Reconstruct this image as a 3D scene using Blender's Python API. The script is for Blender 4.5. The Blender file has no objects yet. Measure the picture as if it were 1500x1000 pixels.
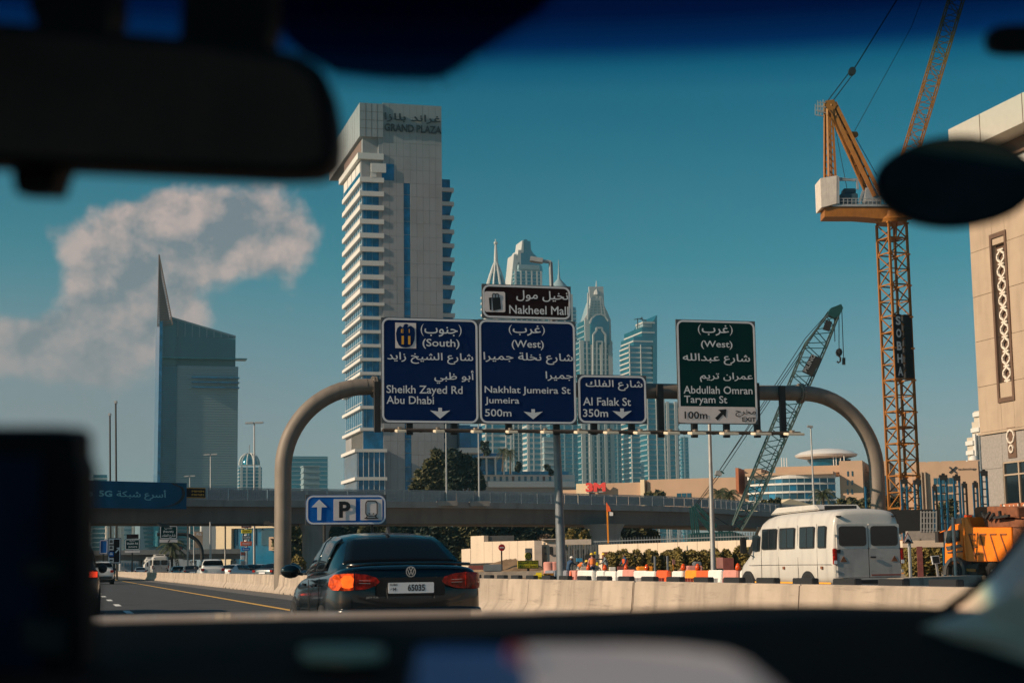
import bpy, bmesh, math, random
from mathutils import Vector, Matrix
from mathutils.geometry import delaunay_2d_cdt
random.seed(7)
rad = math.radians
SC = bpy.context.scene
COL = SC.collection
# ------------------------------------------------------------------ camera
TH, PI_, RO, FP = rad(15.3), rad(7.74), rad(0.8), 2400.0
CAM = Vector((0, 0, 1.1))
HD = Vector((math.sin(TH), math.cos(TH), 0))
_f = Vector((math.sin(TH)*math.cos(PI_), math.cos(TH)*math.cos(PI_), math.sin(PI_)))
_r0 = Vector((math.cos(TH), -math.sin(TH), 0)); _u0 = _r0.cross(_f)
_r = _r0*math.cos(RO) - _u0*math.sin(RO); _u = _u0*math.cos(RO) + _r0*math.sin(RO)
HAZE_D = 0.000105
cam = bpy.data.cameras.new('camera'); co = bpy.data.objects.new('camera', cam); COL.objects.link(co)
cam.sensor_width = 36; cam.lens = FP/1500*36; cam.clip_start = 0.02; cam.clip_end = 30000
co.matrix_world = Matrix.Translation(CAM) @ Matrix((_r, _u, -_f)).transposed().to_4x4()
cam.dof.use_dof = True; cam.dof.focus_distance = 75; cam.dof.aperture_fstop = 8.2; cam.dof.aperture_blades = 0
SC.camera = co
# ------------------------------------------------------------------ sky, sun, exposure
SUN_EL, SUN_AZ = rad(26), rad(-96)          # azimuth from +Y towards +X
W = bpy.data.worlds.new("World"); SC.world = W; W.use_nodes = True
nt = W.node_tree; N = nt.nodes; L = nt.links
for n in list(N): N.remove(n)
def nd(t, **k):
    n = N.new(t)
    for a, b in k.items(): setattr(n, a, b)
    return n
wo = nd('ShaderNodeOutputWorld'); bg = nd('ShaderNodeBackground'); bg.inputs[1].default_value = 0.070
sky = nd('ShaderNodeTexSky', sky_type='NISHITA', sun_disc=False); sky.sun_elevation = SUN_EL; sky.sun_rotation = SUN_AZ
sky.air_density = 1.0; sky.dust_density = 1.0; sky.ozone_density = 1.5
tc = nd('ShaderNodeTexCoord'); sp = nd('ShaderNodeSeparateXYZ'); L.new(tc.outputs['Generated'], sp.inputs[0])
rp = nd('ShaderNodeValToRGB'); L.new(sp.outputs[2], rp.inputs[0])
cr = rp.color_ramp; cr.elements[0].position = 0.0; cr.elements[0].color = (1.15, 0.88, 1.00, 1)
cr.elements[1].position = 1.0; cr.elements[1].color = (0.10, 0.62, 0.80, 1)
for p_, c_ in ((0.07, (0.88, 0.86, 0.93, 1)), (0.12, (0.46, 0.76, 0.80, 1)), (0.18, (0.13, 0.68, 0.68, 1)), (0.27, (0.0, 0.50, 0.56, 1)), (0.45, (0.0, 0.48, 0.60, 1))):
    e = cr.elements.new(p_); e.color = c_
mx = nd('ShaderNodeMix', data_type='RGBA', blend_type='MULTIPLY'); mx.inputs[0].default_value = 1
L.new(sky.outputs[0], mx.inputs[6]); L.new(rp.outputs[0], mx.inputs[7])
# clouds: fbm over (azimuth, elevation), thresholded by broad cumulus banks all round the horizon
def mth(op, a, b=None, c=None):
    n = nd('ShaderNodeMath', operation=op)
    for i, v in enumerate((a, b, c)):
        if v is None: continue
        if isinstance(v, (int, float)): n.inputs[i].default_value = v
        else: L.new(v, n.inputs[i])
    return n.outputs[0]
az = mth('ARCTAN2', sp.outputs[0], sp.outputs[1]); el = mth('ARCSINE', sp.outputs[2])
cv = nd('ShaderNodeCombineXYZ'); L.new(az, cv.inputs[0]); L.new(el, cv.inputs[1])
def fbm(scale, off, det=9, rough=0.58):
    m = nd('ShaderNodeVectorMath', operation='ADD'); L.new(cv.outputs[0], m.inputs[0]); m.inputs[1].default_value = off
    n = nd('ShaderNodeTexNoise'); n.inputs['Scale'].default_value = scale; n.inputs['Detail'].default_value = det
    n.inputs['Roughness'].default_value = rough; L.new(m.outputs[0], n.inputs[0]); return n.outputs[0]
n1 = fbm(12, (3.1, 1.7, 0.37), 10, .565); n2 = fbm(12, (3.1+0.006, 1.7-0.008, 0.37), 7, .565); nb = fbm(2.1, (8.4, 2.2, 1.0), 2)
nq = fbm(24, (5.3, 0.7, 0.61), 3, .55); v1 = mth('SUBTRACT', mth('ABSOLUTE', mth('MULTIPLY', mth('SUBTRACT', nq, 0.5), 3.2)), 0.22)
def blob(px, py, wx, wy, h):
    a0 = math.degrees(TH) + math.degrees(math.atan((px-750)/FP)); e0 = math.degrees(math.atan((829-py)/FP))
    dx = mth('DIVIDE', mth('SUBTRACT', az, rad(a0)), wx/FP); dy = mth('DIVIDE', mth('SUBTRACT', el, rad(e0)), wy/FP)
    d2 = mth('ADD', mth('MULTIPLY', dx, dx), mth('MULTIPLY', dy, dy))
    return mth('MULTIPLY', mth('EXPONENT', mth('MULTIPLY', d2, -1.0)), h)
bl = [blob(170, 390, 85, 70, .62), blob(250, 335, 85, 65, .60), blob(360, 320, 105, 70, .66), blob(30, 510, 120, 60, .62), blob(200, 470, 130, 90, .40), blob(430, 345, 60, 25, .22), blob(320, 385, 110, 35, .30), blob(-200, 400, 180, 160, .5), blob(100, 570, 180, 60, .24), blob(40, 400, 45, 50, -.35)]
far = blob(-1500, 480, 700, 220, .5); bl.append(far); bl.append(blob(3200, 520, 800, 200, .45)); bl.append(blob(-4200, 420, 900, 260, .5))
s_ = bl[0]
for b_ in bl[1:]: s_ = mth('ADD', s_, b_)
dens = mth('ADD', mth('ADD', s_, mth('MULTIPLY', mth('SUBTRACT', n1, 0.5), 1.5)), mth('MULTIPLY', v1, 0.22))
mr = nd('ShaderNodeMapRange', interpolation_type='SMOOTHSTEP'); L.new(dens, mr.inputs[0])
mr.inputs[1].default_value = 0.29; mr.inputs[2].default_value = 0.60; mr.inputs[3].default_value = 0; mr.inputs[4].default_value = 0.84
lit = mth('ADD', mth('MULTIPLY', mth('SUBTRACT', n1, n2), 8.5), mth('ADD', 0.5, mth('MULTIPLY', mth('SUBTRACT', 0.75, dens), 0.5)))
mc = nd('ShaderNodeMix', data_type='RGBA'); L.new(lit, mc.inputs[0]); mc.clamp_factor = True
mc.inputs[6].default_value = (2.3, 2.35, 2.6, 1); mc.inputs[7].default_value = (7.2, 5.1, 4.5, 1)
ms = nd('ShaderNodeMix', data_type='RGBA'); L.new(mr.outputs[0], ms.inputs[0]); L.new(mx.outputs[2], ms.inputs[6]); L.new(mc.outputs[2], ms.inputs[7])
mist = mth('ADD', blob(60, 650, 420, 170, .70), mth('ADD', blob(-2500, 640, 1500, 200, .45), blob(4200, 640, 1500, 200, .45)))
mm_ = nd('ShaderNodeMix', data_type='RGBA'); L.new(mist, mm_.inputs[0]); mm_.clamp_factor = True; L.new(ms.outputs[2], mm_.inputs[6]); mm_.inputs[7].default_value = (2.7, 2.5, 2.75, 1)
L.new(mm_.outputs[2], bg.inputs[0]); L.new(bg.outputs[0], wo.inputs[0])
sd = bpy.data.lights.new('sun', 'SUN'); sd.energy = 4.6; sd.angle = rad(0.5); sd.color = (1.0, 0.735, 0.52)
so = bpy.data.objects.new('sun', sd); COL.objects.link(so)
_sv = Vector((math.sin(SUN_AZ)*math.cos(SUN_EL), math.cos(SUN_AZ)*math.cos(SUN_EL), math.sin(SUN_EL)))
so.rotation_euler = (-_sv).to_track_quat('-Z', 'Y').to_euler()
SC.view_settings.view_transform = 'Standard'; SC.view_settings.look = 'None'; SC.view_settings.gamma = 1
SC.view_settings.exposure = 0.45
SC.cycles.volume_step_rate = 4; SC.cycles.volume_bounces = 1
SC.cycles.max_bounces = 8; SC.cycles.transparent_max_bounces = 24

# ------------------------------------------------------------------ helpers
def ray(px, py): return _f*FP + _r*(px-750) - _u*(py-500)
def atS(px, py, S): d = ray(px, py); return CAM + d*((S-CAM.y)/d.y)
def atX(px, py, X): d = ray(px, py); return CAM + d*((X-CAM.x)/d.x)
def atD(px, py, D): d = ray(px, py); return CAM + d*(D/d.dot(HD))
def atZ(px, py, z): d = ray(px, py); return CAM + d*((z-CAM.z)/d.z)
def near(px, py, t): return CAM + ray(px, py)*(t/FP)
def bx(pl, pt, pr, pb, S):          # extents of a frontal rectangle standing at distance S
    mx_, my_ = (pl+pr)/2, (pt+pb)/2
    return atS(pl, my_, S).x, atS(pr, my_, S).x, atS(mx_, pb, S).z, atS(mx_, pt, S).z

MATS = {}
def mat(name, col, rough=0.6, metal=0.0, var=0.12, scale=3.0, bump=0.0, bscale=40, emit=0, spec=0.5, grime=0.0, coat=0):
    if name in MATS: return MATS[name]
    m = bpy.data.materials.new(name); m.use_nodes = True; t = m.node_tree; b = t.nodes['Principled BSDF']
    b.inputs['Roughness'].default_value = rough; b.inputs['Metallic'].default_value = metal
    b.inputs['Specular IOR Level'].default_value = spec
    if coat: b.inputs['Coat Weight'].default_value = coat; b.inputs['Coat Roughness'].default_value = 0.04
    tcn = t.nodes.new('ShaderNodeTexCoord')
    if var > 0 or grime > 0:
        n = t.nodes.new('ShaderNodeTexNoise'); n.inputs['Scale'].default_value = scale; n.inputs['Detail'].default_value = 6
        t.links.new(tcn.outputs['Object'], n.inputs[0])
        r = t.nodes.new('ShaderNodeValToRGB'); r.color_ramp.elements[0].position = .3; r.color_ramp.elements[1].position = .7
        r.color_ramp.elements[0].color = tuple(c*(1-var) for c in col)+(1,); r.color_ramp.elements[1].color = tuple(min(1, c*(1+var)) for c in col)+(1,)
        t.links.new(n.outputs[0], r.inputs[0]); out = r.outputs[0]
        if grime > 0:
            mp = t.nodes.new('ShaderNodeMapping'); mp.inputs['Scale'].default_value = (1.6, 1.6, .22); t.links.new(tcn.outputs['Object'], mp.inputs[0])
            g = t.nodes.new('ShaderNodeTexNoise'); g.inputs['Scale'].default_value = scale*1.7; g.inputs['Detail'].default_value = 8; t.links.new(mp.outputs[0], g.inputs[0])
            gr = t.nodes.new('ShaderNodeMapRange'); gr.inputs[1].default_value = .5; gr.inputs[2].default_value = .75; gr.inputs[4].default_value = grime; t.links.new(g.outputs[0], gr.inputs[0])
            gm = t.nodes.new('ShaderNodeMix'); gm.data_type = 'RGBA'; t.links.new(gr.outputs[0], gm.inputs[0]); t.links.new(out, gm.inputs[6])
            gm.inputs[7].default_value = tuple(c*.35 for c in col)+(1,); out = gm.outputs[2]
        t.links.new(out, b.inputs['Base Color'])
    else: b.inputs['Base Color'].default_value = tuple(col)+(1,)
    if bump > 0:
        n = t.nodes.new('ShaderNodeTexNoise'); n.inputs['Scale'].default_value = bscale; n.inputs['Detail'].default_value = 4
        t.links.new(tcn.outputs['Object'], n.inputs[0]); u = t.nodes.new('ShaderNodeBump'); u.inputs['Strength'].default_value = bump
        u.inputs['Distance'].default_value = .02; t.links.new(n.outputs[0], u.inputs['Height']); t.links.new(u.outputs[0], b.inputs['Normal'])
    if emit: b.inputs['Emission Color'].default_value = tuple(col)+(1,); b.inputs['Emission Strength'].default_value = emit
    MATS[name] = m; return m

def scuffs(m, strength=.45):
    t = m.node_tree; b = t.nodes['Principled BSDF']; src = b.inputs['Base Color'].links[0].from_socket
    tcn = t.nodes.new('ShaderNodeTexCoord'); mp = t.nodes.new('ShaderNodeMapping'); mp.inputs['Scale'].default_value = (2, .35, 5); t.links.new(tcn.outputs['Object'], mp.inputs[0])
    n = t.nodes.new('ShaderNodeTexNoise'); n.inputs['Scale'].default_value = 2.2; n.inputs['Detail'].default_value = 9; n.inputs['Roughness'].default_value = .7; t.links.new(mp.outputs[0], n.inputs[0])
    r = t.nodes.new('ShaderNodeMapRange'); r.inputs[1].default_value = .56; r.inputs[2].default_value = .72; r.inputs[4].default_value = strength; t.links.new(n.outputs[0], r.inputs[0])
    x = t.nodes.new('ShaderNodeMix'); x.data_type = 'RGBA'; t.links.new(r.outputs[0], x.inputs[0]); t.links.new(src, x.inputs[6]); x.inputs[7].default_value = (.09,.075,.065,1); t.links.new(x.outputs[2], b.inputs['Base Color'])
class MB:
    def __init__(s): s.v = []; s.f = []
    def add(s, vs, fs):
        o = len(s.v); s.v += [Vector(p) for p in vs]; s.f += [tuple(i+o for i in f) for f in fs]; return s
    def box(s, x0, x1, y0, y1, z0, z1):
        return s.add([(x0,y0,z0),(x1,y0,z0),(x1,y1,z0),(x0,y1,z0),(x0,y0,z1),(x1,y0,z1),(x1,y1,z1),(x0,y1,z1)],
                     [(0,3,2,1),(4,5,6,7),(0,1,5,4),(1,2,6,5),(2,3,7,6),(3,0,4,7)])
    def beam(s, p, q, w, h=None, up=(0,0,1)):
        p, q = Vector(p), Vector(q); h = h or w; d = (q-p)
        if d.length < 1e-6: return s
        d.normalize(); a = d.cross(Vector(up))
        if a.length < 1e-3: a = d.cross(Vector((1,0,0)))
        a.normalize(); b = a.cross(d); a *= w/2; b *= h/2
        return s.add([p-a-b,p+a-b,p+a+b,p-a+b,q-a-b,q+a-b,q+a+b,q-a+b], [(0,1,2,3),(7,6,5,4),(0,4,5,1),(1,5,6,2),(2,6,7,3),(3,7,4,0)])
    def tube(s, pts, r, n=10, cap=True):
        pts = [Vector(p) for p in pts]; rs = r if isinstance(r, (list, tuple)) else [r]*len(pts); o = len(s.v); prev = None
        for i, p in enumerate(pts):
            d = (pts[min(i+1, len(pts)-1)]-pts[max(i-1, 0)]).normalized()
            a = d.cross(Vector((0,0,1))) if prev is None else prev - d*prev.dot(d)
            if a.length < 1e-3: a = d.cross(Vector((1,0,0)))
            a.normalize(); prev = a; b = a.cross(d)
            for k in range(n):
                t = 2*math.pi*k/n; s.v.append(p + (a*math.cos(t)+b*math.sin(t))*rs[i])
        for i in range(len(pts)-1):
            for k in range(n):
                a_, b_ = o+i*n+k, o+i*n+(k+1) % n; s.f.append((a_, a_+n, b_+n, b_))
        if cap: s.f.append(tuple(o+k for k in range(n))); s.f.append(tuple(o+(len(pts)-1)*n+k for k in reversed(range(n))))
        return s
    def prism(s, poly, off):          # poly: list of 3D points (one face), extruded by the vector off
        n = len(poly); off = Vector(off); P = [Vector(p) for p in poly]
        return s.add(P+[p+off for p in P], [tuple(range(n)), tuple(reversed(range(n, 2*n)))]+[(i, i+n, (i+1) % n+n, (i+1) % n) for i in range(n)])
    def lathe(s, c, prof, n=16, ax='z'):
        o = len(s.v); c = Vector(c)
        for r, h in prof:
            for k in range(n):
                t = 2*math.pi*k/n; x, y = r*math.cos(t), r*math.sin(t)
                s.v.append(c+Vector((x, y, h) if ax == 'z' else ((h, x, y) if ax == 'x' else (x, h, y))))
        for i in range(len(prof)-1):
            for k in range(n):
                a, b = o+i*n+k, o+i*n+(k+1) % n; s.f.append((a, b, b+n, a+n))
        s.f.append(tuple(o+k for k in reversed(range(n)))); s.f.append(tuple(o+(len(prof)-1)*n+k for k in range(n)))
        return s
    def build(s, name, m, parent=None, local=False, smooth=False, bevel=0, kind=None):
        me = bpy.data.meshes.new(name); base = Vector((0,0,0))
        if parent is not None and not local:
            q = parent
            while q is not None: base += q.location; q = q.parent
        me.from_pydata([tuple(v-base) for v in s.v], [], s.f)
        bm = bmesh.new(); bm.from_mesh(me); bmesh.ops.recalc_face_normals(bm, faces=bm.faces)
        if bevel: bmesh.ops.bevel(bm, geom=bm.edges[:], offset=bevel, segments=2, affect='EDGES', clamp_overlap=True)
        bm.to_mesh(me); bm.free(); me.materials.append(m)
        if smooth:
            for p in me.polygons: p.use_smooth = True
            if smooth != 'all': me.set_sharp_from_angle(angle=rad(38))
        o = bpy.data.objects.new(name, me); COL.objects.link(o)
        if parent is not None: o.parent = parent
        if kind: o['kind'] = kind
        return o
def share(src, name, parent=None, loc=(0,0,0), rz=0, m=None):
    o = bpy.data.objects.new(name, src.data); COL.objects.link(o); o.parent = parent; o.location = loc; o.rotation_euler = (0, 0, rz)
    return o
def thing(name, label, cat, loc=(0,0,0), rz=0, group=None):
    o = bpy.data.objects.new(name, None); COL.objects.link(o); o.location = Vector(loc); o.rotation_euler = (0,0,rz)
    o.empty_display_size = .2; o['label'] = label; o['category'] = cat
    if group: o['group'] = group
    return o
def tag(o, label, cat, group=None):
    o['label'] = label; o['category'] = cat
    if group: o['group'] = group
    return o
def struct(o): o['kind'] = 'structure'; return o
def kids(o): return [c for c in list(o.children)]
def copy_tree(o, parent=None):
    c = o.copy(); COL.objects.link(c); c.parent = parent
    for ch in kids(o): copy_tree(ch, c)
    return c
def rrect(x0, x1, z0, z1, r, n=5):
    out = []
    for cx, cz, a0 in ((x1-r, z1-r, 0), (x0+r, z1-r, 90), (x0+r, z0+r, 180), (x1-r, z0+r, 270)):
        for k in range(n+1):
            a = rad(a0+90*k/n); out.append((cx+r*math.cos(a), cz+r*math.sin(a)))
    return out
def plate(mb, x0, x1, z0, z1, y, t, r):            # rounded board, front at y
    mb.prism([(a, y, b) for a, b in rrect(x0, x1, z0, z1, r)], (0, t, 0)); return mb
def ring(mb, x0, x1, z0, z1, y, t, r, w):
    A = rrect(x0, x1, z0, z1, r); B = rrect(x0+w, x1-w, z0+w, z1-w, max(r-w, r*.3)); n = len(A)
    vs = [(a, y, b) for a, b in A]+[(a, y, b) for a, b in B]+[(a, y+t, b) for a, b in A]+[(a, y+t, b) for a, b in B]; fs = []
    for i in range(n):
        j = (i+1) % n
        fs += [(i, j, j+n, i+n), (i+2*n, i+3*n, j+3*n, j+2*n), (i, i+2*n, j+2*n, j), (i+n, j+n, j+3*n, i+3*n)]
    mb.add(vs, fs); return mb
# ---- writing: Arabic letters shaped by hand into their joined forms
AR = {'ا': (0xFE8D, 0xFE8E), 'أ': (0xFE83, 0xFE84), 'ب': (0xFE8F, 0xFE90, 0xFE91, 0xFE92), 'ة': (0xFE93, 0xFE94), 'ت': (0xFE95, 0xFE96, 0xFE97, 0xFE98),
      'ج': (0xFE9D, 0xFE9E, 0xFE9F, 0xFEA0), 'خ': (0xFEA5, 0xFEA6, 0xFEA7, 0xFEA8), 'د': (0xFEA9, 0xFEAA), 'ر': (0xFEAD, 0xFEAE), 'ز': (0xFEAF, 0xFEB0),
      'س': (0xFEB1, 0xFEB2, 0xFEB3, 0xFEB4), 'ش': (0xFEB5, 0xFEB6, 0xFEB7, 0xFEB8), 'ظ': (0xFEC5, 0xFEC6, 0xFEC7, 0xFEC8), 'ع': (0xFEC9, 0xFECA, 0xFECB, 0xFECC),
      'غ': (0xFECD, 0xFECE, 0xFECF, 0xFED0), 'ف': (0xFED1, 0xFED2, 0xFED3, 0xFED4), 'ك': (0xFED9, 0xFEDA, 0xFEDB, 0xFEDC), 'ل': (0xFEDD, 0xFEDE, 0xFEDF, 0xFEE0),
      'م': (0xFEE1, 0xFEE2, 0xFEE3, 0xFEE4), 'ن': (0xFEE5, 0xFEE6, 0xFEE7, 0xFEE8), 'ه': (0xFEE9, 0xFEEA, 0xFEEB, 0xFEEC), 'و': (0xFEED, 0xFEEE), 'ي': (0xFEF1, 0xFEF2, 0xFEF3, 0xFEF4)}
def arab(s):
    out = []
    for i, ch in enumerate(s):
        if ch not in AR: out.append({'(': ')', ')': '('}.get(ch, ch)); continue
        f = AR[ch]; pv = i > 0 and s[i-1] in AR and len(AR[s[i-1]]) == 4; nx = i+1 < len(s) and s[i+1] in AR
        if len(f) == 2: out.append(chr(f[1] if pv else f[0]))
        else: out.append(chr(f[3] if pv and nx else f[1] if pv else f[2] if nx else f[0]))
    return ''.join(reversed(out))
_tc = {}
def glyphs(s, off):
    if (s, off) in _tc: return _tc[(s, off)]
    t = bpy.data.curves.new('text', 'FONT'); t.body = arab(s) if any(c in AR for c in s) else s; t.size = 1; t.resolution_u = 3; t.fill_mode = 'NONE'
    o = bpy.data.objects.new('text', t); COL.objects.link(o); bpy.context.view_layer.update()
    dg = bpy.context.evaluated_depsgraph_get(); me = bpy.data.meshes.new_from_object(o.evaluated_get(dg))
    nx = {}
    for e in me.edges: nx.setdefault(e.vertices[0], []).append(e.vertices[1]); nx.setdefault(e.vertices[1], []).append(e.vertices[0])
    P = [v.co.xy.copy() for v in me.vertices]; seen = set(); loops = []
    for st in range(len(P)):
        if st in seen or st not in nx: continue
        lp = [st]; seen.add(st); cur = st
        while True:
            c = [q for q in sorted(nx[cur], key=lambda q: (q != cur+1, q)) if q not in seen]
            if not c: break
            cur = c[0]; lp.append(cur); seen.add(cur)
        if len(lp) > 2: loops.append(lp)
    def area(lp): return sum(P[a].x*P[b].y-P[b].x*P[a].y for a, b in zip(lp, lp[1:]+lp[:1]))/2
    sg_ = 1 if area(max(loops, key=lambda l: abs(area(l)))) > 0 else -1
    if off:
        Q = {}
        for lp in loops:
            n = len(lp)
            for k in range(n):
                a, b, c = P[lp[k-1]], P[lp[k]], P[lp[(k+1) % n]]; d1 = b-a; d2 = c-b
                if d1.length < 1e-7 or d2.length < 1e-7: Q[lp[k]] = b; continue
                d1.normalize(); d2.normalize(); n1_ = Vector((d1.y, -d1.x)); n2_ = Vector((d2.y, -d2.x)); m_ = n1_+n2_
                if m_.length < .3: m_ = n1_
                m_.normalize(); q_ = max(.5, m_.dot(n1_)); Q[lp[k]] = b+m_*(sg_*off*.8/q_)
        P = {i: Q.get(i, P[i]) for i in range(len(P))}
    pts2 = [P[i] for lp in loops for i in lp]; ed = []; k0 = 0; L2 = []
    for lp in loops:
        n = len(lp); ed += [(k0+i, k0+(i+1) % n) for i in range(n)]; L2.append([P[i] for i in lp]); k0 += n
    vo, eo, fo, *_ = delaunay_2d_cdt(pts2, ed, [], 0, 1e-5)
    def wind(x, y):
        w = 0
        for lp in L2:
            for a, b in zip(lp, lp[1:]+lp[:1]):
                if (a.y <= y) != (b.y <= y):
                    xx = a.x+(y-a.y)*(b.x-a.x)/(b.y-a.y)
                    if xx > x: w += 1 if b.y > a.y else -1
        return w
    fs = []
    for f in fo:
        cx_ = sum(vo[i].x for i in f)/len(f); cy_ = sum(vo[i].y for i in f)/len(f)
        if wind(cx_, cy_) != 0: fs.append(tuple(f))
    vs = [Vector((v.x, v.y, 0)) for v in vo]; used = sorted({i for f in fs for i in f}); mp_ = {u: i for i, u in enumerate(used)}
    vs = [vs[u] for u in used]; fs = [tuple(mp_[i] for i in f) for f in fs]
    bpy.data.objects.remove(o); bpy.data.curves.remove(t); bpy.data.meshes.remove(me)
    x0 = min(v.x for v in vs); x1 = max(v.x for v in vs); y0 = min(v.y for v in vs); y1 = max(v.y for v in vs)
    vs = [((v.x-x0)/(x1-x0), (v.y-y0)/(y1-y0)) for v in vs]; _tc[(s, off)] = (vs, fs); return vs, fs
def write(mb, s, o, ux, uz, off=.012):             # fills the parallelogram o, o+ux, o+uz
    vs, fs = glyphs(s, off); o, ux, uz = Vector(o), Vector(ux), Vector(uz)
    mb.add([o+ux*a+uz*b for a, b in vs], fs); return mb
def wpx(mb, s, pl, pt, pr, pb, S, d=.02, off=.012):
    x0, x1, z0, z1 = bx(pl, pt, pr, pb, S); return write(mb, s, (x0, S-d, z0), (x1-x0, 0, 0), (0, 0, z1-z0), off)
def poly_px(mb, pts, S, t=.01):
    mb.prism([tuple(atS(a, b, S)) for a, b in pts], (0, -t, 0)); return mb

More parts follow.
